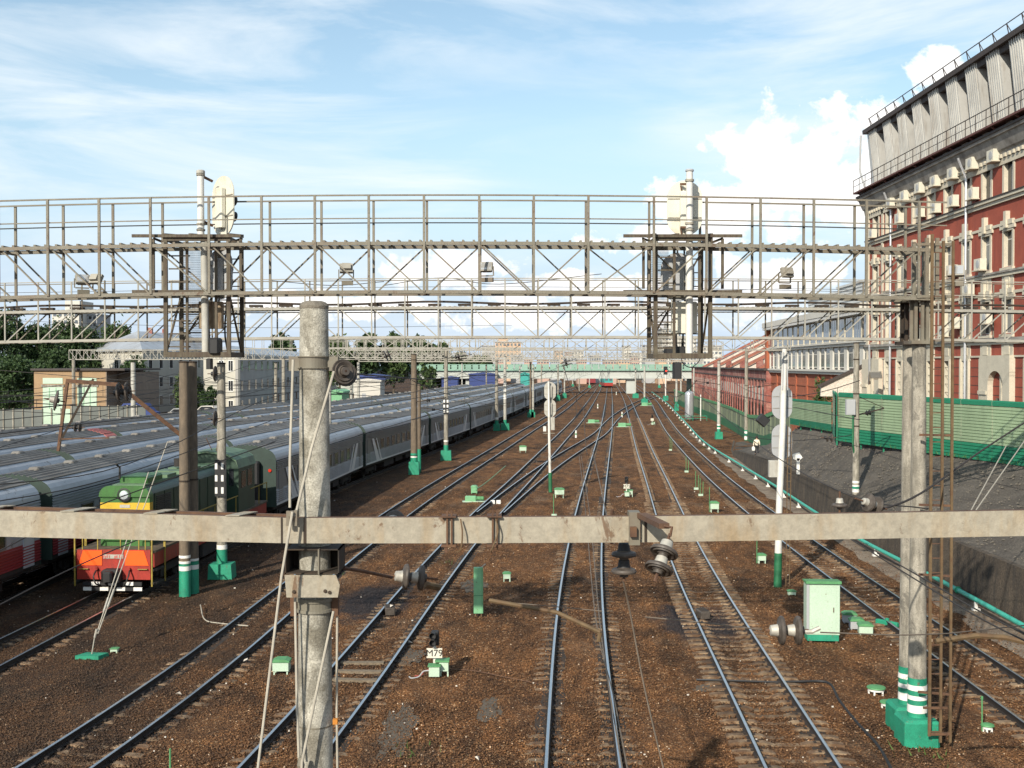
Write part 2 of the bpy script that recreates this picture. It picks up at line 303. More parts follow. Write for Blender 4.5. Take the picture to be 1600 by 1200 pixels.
    ground_mat(); M['ballast'] = MATS['ballast']; M['stones'] = stone_mat()

def leaf_mat(name, c1, c2):
    m = bpy.data.materials.new(name); m.use_nodes = True; t = NT(m.node_tree)
    out = t.n('ShaderNodeOutputMaterial'); b = t.n('ShaderNodeBsdfPrincipled')
    g = t.n('ShaderNodeNewGeometry')
    c = t.mix(g.outputs['Random Per Island'], c1, c2)
    t.l(c, b.inputs['Base Color']); b.inputs['Roughness'].default_value = 0.7
    tr = t.n('ShaderNodeBsdfTranslucent'); t.l(t.mix(0.5, c, c2), tr.inputs[0])
    mx = t.n('ShaderNodeMixShader'); mx.inputs[0].default_value = 0.25
    t.l(b.outputs[0], mx.inputs[1]); t.l(tr.outputs[0], mx.inputs[2]); t.l(mx.outputs[0], out.inputs[0])
    return m
defmats()

# ------------------------------------------------------------------ mesh building
def basis(d):
    d = Vector(d).normalized()
    up = Vector((0, 0, 1)) if abs(d.z) < 0.95 else Vector((0, 1, 0))
    a = d.cross(up).normalized(); b = a.cross(d).normalized()
    return a, b
class MB:
    def __init__(s): s.v = []; s.f = []; s.mi = []; s.cur = 0
    def add(s, vs, fs, mi=None):
        o = len(s.v); s.v += [tuple(p) for p in vs]; s.f += [tuple(i + o for i in f) for f in fs]
        s.mi += [s.cur if mi is None else mi] * len(fs); return s
    def box(s, x0, x1, y0, y1, z0, z1, mi=None):
        return s.add([(x0, y0, z0), (x1, y0, z0), (x1, y1, z0), (x0, y1, z0), (x0, y0, z1), (x1, y0, z1), (x1, y1, z1), (x0, y1, z1)],
                     [(0, 3, 2, 1), (4, 5, 6, 7), (0, 1, 5, 4), (1, 2, 6, 5), (2, 3, 7, 6), (3, 0, 4, 7)], mi)
    def cbox(s, c, sz, mi=None):
        return s.box(c[0] - sz[0] / 2, c[0] + sz[0] / 2, c[1] - sz[1] / 2, c[1] + sz[1] / 2, c[2] - sz[2] / 2, c[2] + sz[2] / 2, mi)
    def bevbox(s, x0, x1, y0, y1, z0, z1, b=0.03, mi=None):
        # box with chamfered upright and top edges
        r1 = [(x0 + b, y0), (x1 - b, y0), (x1, y0 + b), (x1, y1 - b), (x1 - b, y1), (x0 + b, y1), (x0, y1 - b), (x0, y0 + b)]
        q = [(x0 + b, y0 + b), (x1 - b, y0 + b), (x1 - b, y0 + b), (x1 - b, y1 - b), (x1 - b, y1 - b), (x0 + b, y1 - b), (x0 + b, y1 - b), (x0 + b, y0 + b)]
        vs = [(x, y, z0) for x, y in r1] + [(x, y, z1 - b) for x, y in r1] + [(x, y, z1) for x, y in q]
        fs = [tuple(range(7, -1, -1))]
        for k in range(8):
            j = (k + 1) % 8; fs += [(k, j, 8 + j, 8 + k), (8 + k, 8 + j, 16 + j, 16 + k)]
        fs.append(tuple(range(16, 24)))
        return s.add(vs, fs, mi)
    def bar(s, p, q, w, h=None, mi=None):
        h = h or w; p = Vector(p); q = Vector(q); a, b = basis(q - p); a = a * w / 2; b = b * h / 2
        vs = [p - a - b, p + a - b, p + a + b, p - a + b, q - a - b, q + a - b, q + a + b, q - a + b]
        return s.add(vs, [(0, 3, 2, 1), (4, 5, 6, 7), (0, 1, 5, 4), (1, 2, 6, 5), (2, 3, 7, 6), (3, 0, 4, 7)], mi)
    def angle(s, p, q, w, t=0.008, mi=None):
        # rolled angle section: two thin flats
        p = Vector(p); q = Vector(q); a, b = basis(q - p)
        s.bar(p, q, w, t, mi); off = a * (w / 2 - t / 2)
        s2 = (b * (w / 2 + t / 2))
        return s.bar(p + off + s2, q + off + s2, t, w, mi)
    def tube(s, pts, r, n=8, mi=None, cap=True):
        pts = [Vector(p) for p in pts]; rs = r if isinstance(r, (list, tuple)) else [r] * len(pts)
        vs = []; fs = []
        for k, p in enumerate(pts):
            d = (pts[min(k + 1, len(pts) - 1)] - pts[max(k - 1, 0)]); a, b = basis(d)
            if k and a.dot(pa) < 0: a = -a; b = -b
            pa = a
            for j in range(n):
                t = 2 * math.pi * j / n; vs.append(p + (a * math.cos(t) + b * math.sin(t)) * rs[k])
        for k in range(len(pts) - 1):
            for j in range(n):
                i = (j + 1) % n; fs.append((k * n + j, k * n + i, (k + 1) * n + i, (k + 1) * n + j))
        if cap:
            fs.append(tuple(range(n - 1, -1, -1))); fs.append(tuple(range((len(pts) - 1) * n, len(pts) * n)))
        return s.add(vs, fs, mi)
    def lathe(s, prof, o=(0, 0, 0), d=(0, 0, 1), n=16, mi=None):
        o = Vector(o); d = Vector(d).normalized(); a, b = basis(d); vs = []; fs = []
        for (r, h) in prof:
            for j in range(n):
                t = 2 * math.pi * j / n; vs.append(o + d * h + (a * math.cos(t) + b * math.sin(t)) * r)
        m = len(prof)
        for k in range(m - 1):
            for j in range(n):
                i = (j + 1) % n; fs.append((k * n + j, k * n + i, (k + 1) * n + i, (k + 1) * n + j))
        fs.append(tuple(range(n - 1, -1, -1))); fs.append(tuple(range((m - 1) * n, m * n)))
        return s.add(vs, fs, mi)
    def extrude(s, poly, axis, a0, a1, mi=None):
        # poly: 2D outline; axis 'x' -> poly is (y,z); 'y' -> (x,z); 'z' -> (x,y)
        f = {'x': lambda u, v, a: (a, u, v), 'y': lambda u, v, a: (u, a, v), 'z': lambda u, v, a: (u, v, a)}[axis]
        n = len(poly); vs = [f(u, v, a0) for u, v in poly] + [f(u, v, a1) for u, v in poly]
        fs = [tuple(range(n - 1, -1, -1)), tuple(range(n, 2 * n))] + [(k, (k + 1) % n, n + (k + 1) % n, n + k) for k in range(n)]
        return s.add(vs, fs, mi)
    def xf(s, mtx):
        s.v = [tuple(mtx @ Vector(p)) for p in s.v]; return s
    def mesh(s, name, mats):
        me = bpy.data.meshes.new(name); me.from_pydata(s.v, [], s.f)
        mats = mats if isinstance(mats, (list, tuple)) else [mats]
        for m in mats: me.materials.append(m)
        if len(mats) > 1: me.polygons.foreach_set('material_index', s.mi)
        me.update(); return me

def smooth(me, ang=35):
    me.polygons.foreach_set('use_smooth', [True] * len(me.polygons))
    try: me.set_sharp_from_angle(angle=R(ang))
    except Exception: pass

def props(o, label=None, cat=None, group=None, kind=None):
    if label: o['label'] = label
    if cat: o['category'] = cat
    if group: o['group'] = group
    if kind: o['kind'] = kind
    return o
def thing(name, label, cat, loc=(0, 0, 0), rz=0.0, group=None):
    o = bpy.data.objects.new(name, None); COL.objects.link(o)
    o.location = loc; o.rotation_euler = (0, 0, rz); o.empty_display_size = 0.3
    return props(o, label, cat, group)
def base_of(o):
    while o.parent is not None: o = o.parent
    return o
def part(par, name, mb, m, world=False, label=None, kind=None, sm=False):
    """par None -> top-level. world=True: mb is in world coordinates and par is an unrotated thing"""
    if isinstance(mb, MB):
        if world and par is not None:
            l = base_of(par).location; mb.v = [(x - l.x, y - l.y, z - l.z) for x, y, z in mb.v]
        me = mb.mesh(name, m)
        if sm: smooth(me)
    else: me = mb
    o = bpy.data.objects.new(name, me); COL.objects.link(o); o.parent = par
    return props(o, label, None, None, kind)
def clone(o, par=None):
    c = o.copy(); COL.objects.link(c); c.parent = par
    for ch in KIDS(o): clone(ch, c)
    return c
def KIDS(o): return list(o.children)
def solo(name, mb, m, label=None, cat=None, group=None, kind=None, sm=False, origin=None):
    if origin is not None: mb.v = [(x - origin[0], y - origin[1], z - origin[2]) for x, y, z in mb.v]
    o = part(None, name, mb, m, sm=sm); props(o, label, cat, group, kind)
    if origin is not None: o.location = origin
    return o
def text_mesh(txt, size, depth=0.004):
    cu = bpy.data.curves.new('lettering', 'FONT'); cu.body = txt; cu.size = size; cu.extrude = depth
    cu.align_x = 'CENTER'; cu.align_y = 'CENTER'
    o = bpy.data.objects.new('tmp', cu); COL.objects.link(o)
    dg = bpy.context.evaluated_depsgraph_get(); dg.update()
    me = bpy.data.meshes.new_from_object(o.evaluated_get(dg)); bpy.data.objects.remove(o)
    me.materials.clear(); me.materials.append(M['black']); return me

def catmull(P, n=8):
    P = [np.array(p, float) for p in P]; P = [2 * P[0] - P[1]] + P + [2 * P[-1] - P[-2]]; out = []
    for i in range(1, len(P) - 2):
        for k in range(n):
            t = k / n
            out.append(0.5 * ((2 * P[i]) + (-P[i - 1] + P[i + 1]) * t + (2 * P[i - 1] - 5 * P[i] + 4 * P[i + 1] - P[i + 2]) * t * t
                              + (-P[i - 1] + 3 * P[i] - 3 * P[i + 1] + P[i + 2]) * t ** 3))
    out.append(P[-2]); return out
def sag(p, q, s, n=12):
    p = Vector(p); q = Vector(q)
    return [p.lerp(q, k / n) - Vector((0, 0, s * 4 * (k / n) * (1 - k / n))) for k in range(n + 1)]
# ================================================================== GROUND, TRACKS, BANK
GAUGE = 1.52; RAILZ = 0.2; HR = CAMZ - RAILZ
def track_line(pts):
    """centre line through (photo row, photo column) readings, taken to the plane of the rail tops"""
    P = sorted(pts, key=lambda a: -a[0])
    P = [(math.log(py - 570.0), px) for py, px in P]
    C = catmull(P, 14); out = []
    for ld, px in C:
        g = G(px, 570 + math.exp(ld), RAILZ); out.append((g.x, g.y))
    return resample(out)
def resample(out, near=1.2):
    # even steps, lightly smoothed so that the line bends like laid track
    A = np.array(out); s = np.r_[0, np.cumsum(np.hypot(*np.diff(A, axis=0).T))]
    n = int(s[-1] / 2.0); q = np.linspace(0, s[-1], n + 1)
    X = np.interp(q, s, A[:, 0]); Y = np.interp(q, s, A[:, 1])
    for _ in range(30):
        X[1:-1] = X[1:-1] * .5 + (X[:-2] + X[2:]) * .25; Y[1:-1] = Y[1:-1] * .5 + (Y[:-2] + Y[2:]) * .25
    return np.c_[X, Y]
def offset_line(L, d):
    T = np.gradient(L, axis=0); T /= np.hypot(T[:, 0], T[:, 1])[:, None]
    return L + np.c_[T[:, 1], -T[:, 0]] * d
def extend(L, back, fwd=0):
    a = L[0] + (L[0] - L[3]) / np.hypot(*(L[0] - L[3])) * back
    k = max(2, int(back / 2)); pre = [a + (L[0] - a) * i / k for i in range(k)]
    out = np.vstack([pre, L])
    if fwd:
        d = (L[-1] - L[-6]); d /= np.hypot(*d); out = np.vstack([out, [L[-1] + d * 4 * (i + 1) for i in range(int(fwd / 4))]])
    return out
LA = extend(track_line([(1270, -499), (1060, -84), (930, 172), (850, 336), (770, 490), (702, 672), (657, 781), (625, 850), (607, 897)]), 6, 60)
LB = extend(track_line([(1260, -9), (1200, 105), (1060, 308), (940, 429), (870, 527), (806, 613), (740, 715), (690, 796), (644, 871), (616, 907), (606, 921)]), 12, 80)
LC = extend(track_line([(1260, 378), (1191, 460), (1000, 594), (900, 672), (850, 715), (780, 781), (746, 817), (700, 861), (660, 899), (632, 920), (615, 931), (606, 936)]), 12, 150)
LD = extend(track_line([(1260, 914), (1200, 911), (1060, 905), (950, 904), (900, 908), (850, 913.5), (805, 920), (762, 928), (715, 938), (665, 948), (627, 951.5), (606, 952)]), 12, 180)
LE = extend(track_line([(1260, 1290), (1200, 1256), (1113, 1207), (1026, 1158), (960, 1120), (900, 1087), (850, 1065), (805, 1047), (742, 1023), (700, 1006), (655, 991), (625, 980), (607, 969)]), 12, 180)
LF = extend(track_line([(1200, 1757), (1120, 1645), (1060, 1554), (1000, 1468), (942, 1382), (860, 1268), (800, 1188), (740, 1115), (685, 1060), (652, 1036), (628, 1022), (612, 1006), (606, 998)]), 12, 60)
LX = track_line([(800, 766), (768, 805), (731, 853), (699, 902), (678, 937), (662, 951), (646, 968), (634, 987), (626, 1003), (620, 1022)])
LG = offset_line(LA, -4.5); LH = offset_line(LA, -9.3); LI = offset_line(LA, -14.2); LJ = offset_line(LA, -19.4)

def hgt(x, y): return 0.018 * math.sin(x * 1.7 + 2 * math.sin(y * .31)) + 0.014 * math.sin(y * .9 + x * .6)
def rail_mesh(L, off):
    P = offset_line(L, off); T = np.gradient(P, axis=0); T /= np.hypot(T[:, 0], T[:, 1])[:, None]; N = np.c_[T[:, 1], -T[:, 0]]
    prof = [(-.068, .02), (-.068, .035), (-.012, .055), (-.012, .15), (-.037, .158), (-.037, .193), (-.026, .2), (.026, .2), (.037, .193), (.037, .158), (.012, .15), (.012, .055), (.068, .035), (.068, .02)]
    mb = MB(); n = len(prof)
    for p, q in zip(P, N):
        for a, z in prof: mb.v.append((p[0] + q[0] * a, p[1] + q[1] * a, z))
    for k in range(len(P) - 1):
        for j in range(n - 1):
            mb.f.append((k * n + j, (k + 1) * n + j, (k + 1) * n + j + 1, k * n + j + 1)); mb.mi.append(1 if j in (5, 6, 7) else 0)
    return mb
slm = MB()
_sx = [(-1.32, -.015), (-1.15, .012), (-.98, .016), (-.50, .012), (-.30, -.05), (.30, -.05), (.50, .012), (.98, .016), (1.15, .012), (1.32, -.015)]
for (xa, za), (xb, zb) in zip(_sx[:-1], _sx[1:]):
    slm.add([(xa, -.12, -.1), (xb, -.12, -.1), (xb, .12, -.1), (xa, .12, -.1), (xa, -.10, za), (xb, -.10, zb), (xb, .10, zb), (xa, .10, za)], [(4, 5, 6, 7), (0, 1, 5, 4), (3, 7, 6, 2)])
slm.box(-1.32, 1.32, -.11, .11, -.12, -.06)
SLEEPER = slm.mesh('sleeper', M['sleeper'])
clipm = MB()
for sx in (-1, 1):
    for o in (-.1, .1): clipm.cbox((sx * .76 + o, 0, .045), (.07, .10, .05))
def make_track(name_label, L, ymin=19, ynear=74, yfar=190, seed=1, lift=0.0):
    r = random.Random(seed)
    i0 = int(np.argmin(np.abs(L[:, 1] - 45))); root = thing('railway_track', name_label, 'railway track', (L[i0][0], L[i0][1], 0), 0, 'tracks of the yard throat')
    for off in (-GAUGE / 2 - .037, GAUGE / 2 + .037):
        part(root, 'rail', rail_mesh(L, off), [M['rail_side'], M['rail_top']], world=True)
    s = np.r_[0, np.cumsum(np.hypot(*np.diff(L, axis=0).T))]; q = np.arange(0, s[-1], .56)
    X = np.interp(q, s, L[:, 0]); Y = np.interp(q, s, L[:, 1]); far = MB(); cl = MB()
    for k in range(len(q) - 1):
        if Y[k] < ymin or Y[k] > yfar: continue
        a = math.atan2(Y[k + 1] - Y[k], X[k + 1] - X[k]) - math.pi / 2
        z = lift + r.uniform(-.018, .016)
        if Y[k] < ynear:
            o = bpy.data.objects.new('sleeper', SLEEPER); COL.objects.link(o); o.parent = root
            o.location = (X[k] - root.location.x, Y[k] - root.location.y, z); o.rotation_euler = (r.uniform(-.02, .02), 0, a + r.uniform(-.008, .008))
            m2 = MB(); m2.v = list(clipm.v); m2.f = list(clipm.f); m2.mi = list(clipm.mi)
            m2.xf(Matrix.Translation((X[k], Y[k], z - lift)) @ Matrix.Rotation(a, 4, 'Z')); cl.add(m2.v, m2.f)
        else:
            m2 = MB(); m2.box(-1.12, -.52, -.11, .11, -.1, .004); m2.box(.52, 1.12, -.11, .11, -.1, .004); m2.xf(Matrix.Translation((X[k], Y[k], z)) @ Matrix.Rotation(a, 4, 'Z')); far.add(m2.v, m2.f)
    if far.v: part(root, 'far_sleepers', far, M['sleeper'], world=True, kind='stuff')
    gm = MB(); gr_ = random.Random(seed + 50)  # darker ballast strip of uneven width along each rail
    for off in (-.78, .78):
        Pq = offset_line(L, off); o0 = len(gm.v); Tq = np.gradient(Pq, axis=0); Tq /= np.hypot(Tq[:, 0], Tq[:, 1])[:, None]; m_ = 0
        for p, tt in zip(Pq, Tq):
            if p[1] > 260: break
            nx_, ny_ = tt[1], -tt[0]; a_, b_ = .30 + gr_.uniform(-.09, .09), .30 + gr_.uniform(-.09, .09)
            for w_ in (-a_, 0, b_):
                x_, y_ = p[0] + nx_ * w_, p[1] + ny_ * w_; gm.v.append((x_, y_, (hgt(x_, y_) if -33 < x_ < 26 and 14.5 < y_ < 91 else 0) - .012 + (.013 if w_ == 0 else .004)))
            m_ += 1
        for k in range(m_ - 1):
            for j in range(2): gm.f.append((o0 + k * 3 + j, o0 + k * 3 + j + 1, o0 + k * 3 + j + 4, o0 + k * 3 + j + 3)); gm.mi.append(0)
    if seed < 10: part(root, 'dark_ballast', gm, M['rail_strip'], world=True, kind='stuff')
    if cl.v: part(root, 'rail_clips', cl, M['rail_side'], world=True, kind='stuff')
    return root
make_track('track beneath the green diesel locomotive and the grey coaches', LA, ynear=46, seed=1)
make_track('straight track just right of the striped green pole feet, left of the near column', LB, seed=2)
make_track('track passing beneath the two stacked insulator discs and behind the near concrete column', LC, seed=3)
make_track('nearly upright track in the middle of the picture with bright rail heads', LD, seed=4)
make_track('track with pale concrete sleepers showing, right of the middle one', LE, seed=5, lift=.045)
make_track('rightmost track running beside the turquoise pipe', LF, seed=6, lift=.035)
make_track('slanting crossover track cutting across the middle track', LX, ymin=30, ynear=60, seed=7)
for i, (L, lab) in enumerate([(LG, 'track under the coaches directly left of the green locomotive'), (LH, 'track under the second row of coaches left of the locomotive'),
                              (LI, 'track under the third row of coaches left of the locomotive'), (LJ, 'outermost left track under the last row of coaches')]):
    make_track(lab, L, ymin=30, ynear=0, yfar=70, seed=10 + i)

# ground sheet: gently uneven near the camera, flat out to the horizon
def sheet(name, xs, ys, fz, m, kind, label=None):
    mb = MB(); nx = len(xs)
    for y in ys:
        for x in xs: mb.v.append((x, y, fz(x, y)))
    for j in range(len(ys) - 1):
        for i in range(nx - 1):
            a = j * nx + i; mb.f.append((a, a + 1, a + nx + 1, a + nx)); mb.mi.append(0)
    me = mb.mesh(name, m); smooth(me, 60)
    o = bpy.data.objects.new(name, me); COL.objects.link(o); return props(o, label, None, None, kind)
xs = list(np.arange(-34, 27.1, .6)); ys = list(np.arange(14, 92, .6))
sheet('ballast_ground', [-3000, -600, -120, -60] + xs + [60, 120, 700, 3000], [-200, -40, 0] + ys + [100, 120, 160, 240, 400, 900, 5000],
      lambda x, y: (hgt(x, y) if -33 < x < 26 and 14.5 < y < 91 else 0) - .012, M['ballast'], 'structure')

# loose stones
def stones(n, y0, y1, s0, s1, seed, name, m):
    g = np.random.default_rng(seed)
    Y = 1 / (1 / y1 + g.random(n) * (1 / y0 - 1 / y1)); X = g.uniform(-.50, .50, n) * Y + g.normal(0, 1, n)
    ok = (X < 16.6) & (X > -.46 * Y); X = X[ok]; Y = Y[ok]; n = len(X)
    sz = g.uniform(s0, s1, n) * (1 + (Y - 20) / 110)
    base = np.array([(1, 0, 0), (0, 1, 0), (-1, 0, 0), (0, -1, 0), (0, 0, .8), (0, 0, -.5)], float)
    v = base[None] * (1 + g.uniform(-.35, .35, (n, 6, 3))) * sz[:, None, None]
    a = g.uniform(0, 6.28, n); c, s = np.cos(a), np.sin(a)
    vx = v[..., 0] * c[:, None] - v[..., 1] * s[:, None]; vy = v[..., 0] * s[:, None] + v[..., 1] * c[:, None]
    v = np.stack([vx + X[:, None], vy + Y[:, None], v[..., 2] + .004 + g.uniform(0, .02, n)[:, None]], -1).reshape(-1, 3)
    f = np.array([(0, 1, 4), (1, 2, 4), (2, 3, 4), (3, 0, 4), (1, 0, 5), (2, 1, 5), (3, 2, 5), (0, 3, 5)])
    F_ = (f[None] + (np.arange(n) * 6)[:, None, None]).reshape(-1, 3)
    me = bpy.data.meshes.new(name); me.vertices.add(len(v)); me.vertices.foreach_set('co', v.ravel())
    me.loops.add(F_.size); me.loops.foreach_set('vertex_index', F_.ravel()); me.polygons.add(len(F_))
    me.polygons.foreach_set('loop_start', np.arange(0, F_.size, 3)); me.update(calc_edges=True); me.materials.append(m)
    o = bpy.data.objects.new(name, me); COL.objects.link(o)
    return props(o, 'rust brown ballast stones lying loose between the rails', 'ballast', None, 'stuff')
stones(150000, 20, 80, .014, .032, 3, 'ballast_stones', M['stones'])
# scattered pale lumps and scraps
lm = MB()
g_ = random.Random(5)
for k in range(260):
    y = 1 / (1 / 120 + g_.random() * (1 / 21 - 1 / 120)); x = g_.uniform(-.44, .36) * y
    if x > 16: continue
    s_ = g_.uniform(.008, .024) * (1 + y / 80)
    lm.cbox((x, y, .03), (s_ * g_.uniform(.8, 2), s_ * 1.2, s_))
solo('pale_litter', lm, M['debris_white'], 'tiny pale chips and scraps scattered over the brown ballast', 'litter', kind='stuff')

# dusty grey strips where stone has been ground to fines
def patch(name, pts, z):
    mb = MB(); c = [G(px, py, z) for px, py in pts]; mb.add(c, [tuple(range(len(c)))])
    return mb
# ---- retaining wall, bank and plateau on the right
def x_wall(y): return float(np.interp(y, [15, 36, 46, 55, 65, 83, 95, 112, 118, 135], [17.0, 17.0, 17.0, 17.3, 17.7, 18.7, 19.9, 21.4, 22.3, 25.8]))
def z_wall(y): return float(np.interp(y, [15, 60, 84, 98, 111, 114], [1.95, 1.95, 1.8, 1.15, 0.6, 0.0]))
def x_fence(y): return float(np.interp(y, [15, 36, 53, 71, 74, 80, 90, 100, 118, 135], [31.0, 27.4, 23.7, 20.2, 21.6, 22.5, 22.4, 25.0, 28.0, 30.5]))
def z_fence(y): return float(np.interp(y, [15, 90, 100, 116, 118], [4.2, 4.2, 3.0, 0.4, 0.0]))
wl = MB(); bk = MB(); ysb = list(np.arange(15, 134, 1.2))
rr = np.random.default_rng(2)
for y in ysb:
    wl.v += [(x_wall(y), y, -.3), (x_wall(y) + .16, y, z_wall(y)), (x_wall(y) + .5, y, z_wall(y) - .02)]
NB = 9
for y in ysb:
    for k in range(NB + 1):
        t = k / NB; x = (x_wall(y) + .45) * (1 - t) + (x_fence(y) + .3) * t
        z = (z_wall(y) - .015) * (1 - t) + z_fence(y) * t + (rr.normal(0, .055) if 0 < k < NB else 0) + .15 * math.sin(t * math.pi) * (z_fence(y) / 4.2)
        bk.v.append((x, y, z))
    bk.v.append((75, y, z_fence(y) if y < 118 else 0))
for j in range(len(ysb) - 1):
    for k in range(2):
        a = j * 3 + k; wl.f.append((a, a + 1, a + 4, a + 3)); wl.mi.append(0)
    for k in range(NB + 1):
        a = j * (NB + 2) + k; bk.f.append((a, a + 1, a + NB + 3, a + NB + 2)); bk.mi.append(0)
solo('retaining_wall', wl, M['wallface'], 'low dark stained retaining wall behind the turquoise pipe', 'retaining wall')
me = bk.mesh('embankment', M['asphalt']); smooth(me, 60)
o = bpy.data.objects.new('embankment', me); COL.objects.link(o); props(o, 'dark gravel embankment rising to the green fence', None, None, 'structure')
def bank_z(x, y):
    a, b = x_wall(y) + .45, x_fence(y) + .3
    if x < x_wall(y): return 0.0
    t = min(1, max(0, (x - a) / (b - a))); return z_wall(y) * (1 - t) + z_fence(y) * t + .15 * math.sin(t * math.pi) * z_fence(y) / 4.2

bs = MB(); gb = random.Random(8)
for k in range(5200):
    y = 1 / (1 / 95 + gb.random() * (1 / 24 - 1 / 95)); t = gb.random(); a_, b_ = x_wall(y) + .5, x_fence(y) + .2; x = a_ + (b_ - a_) * t; s_ = gb.uniform(.02, .055) * (1 + y / 90); z = bank_z(x, y)
    c_ = [(x + s_ * gb.uniform(.6, 1.2) * dx, y + s_ * gb.uniform(.6, 1.2) * dy, z) for dx, dy in ((-1, 0), (0, -1), (1, 0), (0, 1))] + [(x, y, z + s_ * gb.uniform(.5, 1.1))]
    bs.add(c_, [(0, 1, 4), (1, 2, 4), (2, 3, 4), (3, 0, 4)])
solo('bank_rubble', bs, mat('bank_rubble', (0.10, 0.088, 0.072), 0.95, var=0.4, scale=9), 'loose dark rubble lying on the embankment slope', 'rubble', kind='stuff')
# paler dusty path between the last track and the pipe
pt = MB()
for y in np.arange(20, 150, 2.0):
    iF = int(np.argmin(np.abs(LF[:, 1] - y))); xa = LF[iF][0] + 2.0; xb = x_wall(y) + .02
    if y > 108: xb = max(xa + .5, x_wall(108) - (y - 108) * .10)
    j = .12 * math.sin(y * 1.3) + .1 * math.sin(y * .47)
    pt.v += [(xa + j, y, .012), ((xa + xb) / 2, y, .03), (max(xb, xa + .5), y, .012)]
for j in range(len(pt.v) // 3 - 1):
    for k in range(2):
        a = j * 3 + k; pt.f.append((a, a + 1, a + 4, a + 3)); pt.mi.append(0)
path_m = mat('dusty_path', (0.21, 0.165, 0.12), 0.95, var=0.25, scale=1.6, col2=(0.12, 0.085, 0.058), cov=0.46, bump=0.8, bscale=22, fine=0.7)
solo('gravel_path', pt, path_m, kind='structure')
# drifts of grey fines, irregular outline
def drift(cx, cy, rx, ry, seed, m):
    r = random.Random(seed); mb = MB(); n = 26; vs = [(cx, cy, .018)]
    for k in range(n):
        a = 2 * math.pi * k / n; s_ = 1 + r.uniform(-.28, .28); vs.append((cx + math.cos(a) * rx * s_, cy + math.sin(a) * ry * s_, .004))
    mb.add(vs, [(0, k + 1, (k + 1) % n + 1) for k in range(n)]); return mb
d = MB()
for (px, py, rx, ry, sd) in [(622, 1140, .42, 2.0, 1), (765, 1110, .28, 1.1, 2), (640, 1025, .5, .9, 3), (1110, 1075, .5, .35, 4), (700, 610, .6, 2, 5), (740, 915, .5, 1.4, 6)]:
    c = G(px, py); t_ = drift(c.x, c.y, rx, ry, sd, None); d.add(t_.v, t_.f)
solo('grey_fines', d, M['patch'], 'thin grey spills of fine gravel on the brown ballast', 'gravel', kind='stuff')
# timber and plank crossings, hoses lying between the rails
def lying(name, label, cat, pts, r, m, n=6):
    C = catmull([G(px, py, z) for px, py, z in pts], 6); mb = MB().tube([tuple(p) for p in C], r, n)
    o0 = C[0]; return solo(name, mb, m, label, cat, sm=True, origin=(o0[0], o0[1], 0))
lying('cable_hose', 'black rubber hose snaking over ballast right of the pale sleeper track', 'hose', [(1215, 1066, .05), (1250, 1065, .06), (1294, 1067, .05), (1312, 1095, .05), (1340, 1130, .04), (1372, 1165, .05), (1395, 1205, .05)], .035, M['black'])
lying('cable_hose', 'black hose lying straight across the pale sleeper track', 'hose', [(1088, 1062, .05), (1130, 1063, .07), (1215, 1066, .05)], .03, M['black'])
lying('signal_cable', 'thin grey cable beside the round foot of the twin brown poles', 'cable', [(313, 945, .2), (320, 968, .05), (345, 974, .03), (388, 978, .03)], .02, M['wire_pale'])
lying('signal_cable', 'thin brown cable trailing right from the dwarf signal numbered M79', 'cable', [(700, 1046, .03), (740, 1048, .03), (790, 1058, .03), (840, 1068, .03)], .015, M['rust'])
for (a, b, lab) in [((525, 1036), (600, 1036), 'upper weathered plank across the track left of the M79 signal'), ((523, 1049), (598, 1050), 'middle weathered plank across the track left of the M79 signal'),
                    ((520, 1062), (590, 1064), 'lower weathered plank across the track left of the M79 signal')]:
    p, q = G(*a, .03), G(*b, .03); mb = MB().bar(p, q, .22, .07)
    solo('timber_plank', mb, mat('weathered_timber', (0.16, 0.125, 0.085), 0.9, var=0.3, scale=9), lab, 'plank', 'planks across the rails', origin=tuple(p))

# turquoise pipe with low supports
pp = []
for px, py in [(1760, 1065), (1600, 978), (1525, 937), (1450, 897), (1350, 846), (1280, 804), (1240, 778), (1200, 752), (1150, 722), (1100, 690), (1075, 664), (1058, 646), (1040, 628), (1018, 612)]:
    g = G(px, py, .42); pp.append((min(g.x, 1e9), g.y, .42))
PIPE = catmull(pp, 5)
t_ = thing('gas_pipe', 'long turquoise pipe on short white supports beside the retaining wall', 'pipe', (pp[3][0], pp[3][1], 0))
part(t_, 'pipe', MB().tube([tuple(p) for p in PIPE], .085, 10), M['pipe'], world=True, sm=True)
sp_m = None
s_acc = 0
for k in range(1, len(PIPE)):
    s_acc += math.dist(PIPE[k], PIPE[k - 1])
    if s_acc > 5.2:
        s_acc = 0; x, y, z = PIPE[k]
        mb = MB().box(x - .05, x + .05, y - .05, y + .05, 0, z - .08); mb.box(x - .13, x + .13, y - .1, y + .1, 0, .12)
        part(t_, 'support', mb, M['bright'], world=True)
for k in (12, 33):
    x, y, z = PIPE[k]; d_ = Vector(PIPE[k + 1]) - Vector(PIPE[k])
    part(t_, 'flange', MB().lathe([(.13, -.03), (.13, .03)], (x, y, z), d_, 12), M['green'], world=True)
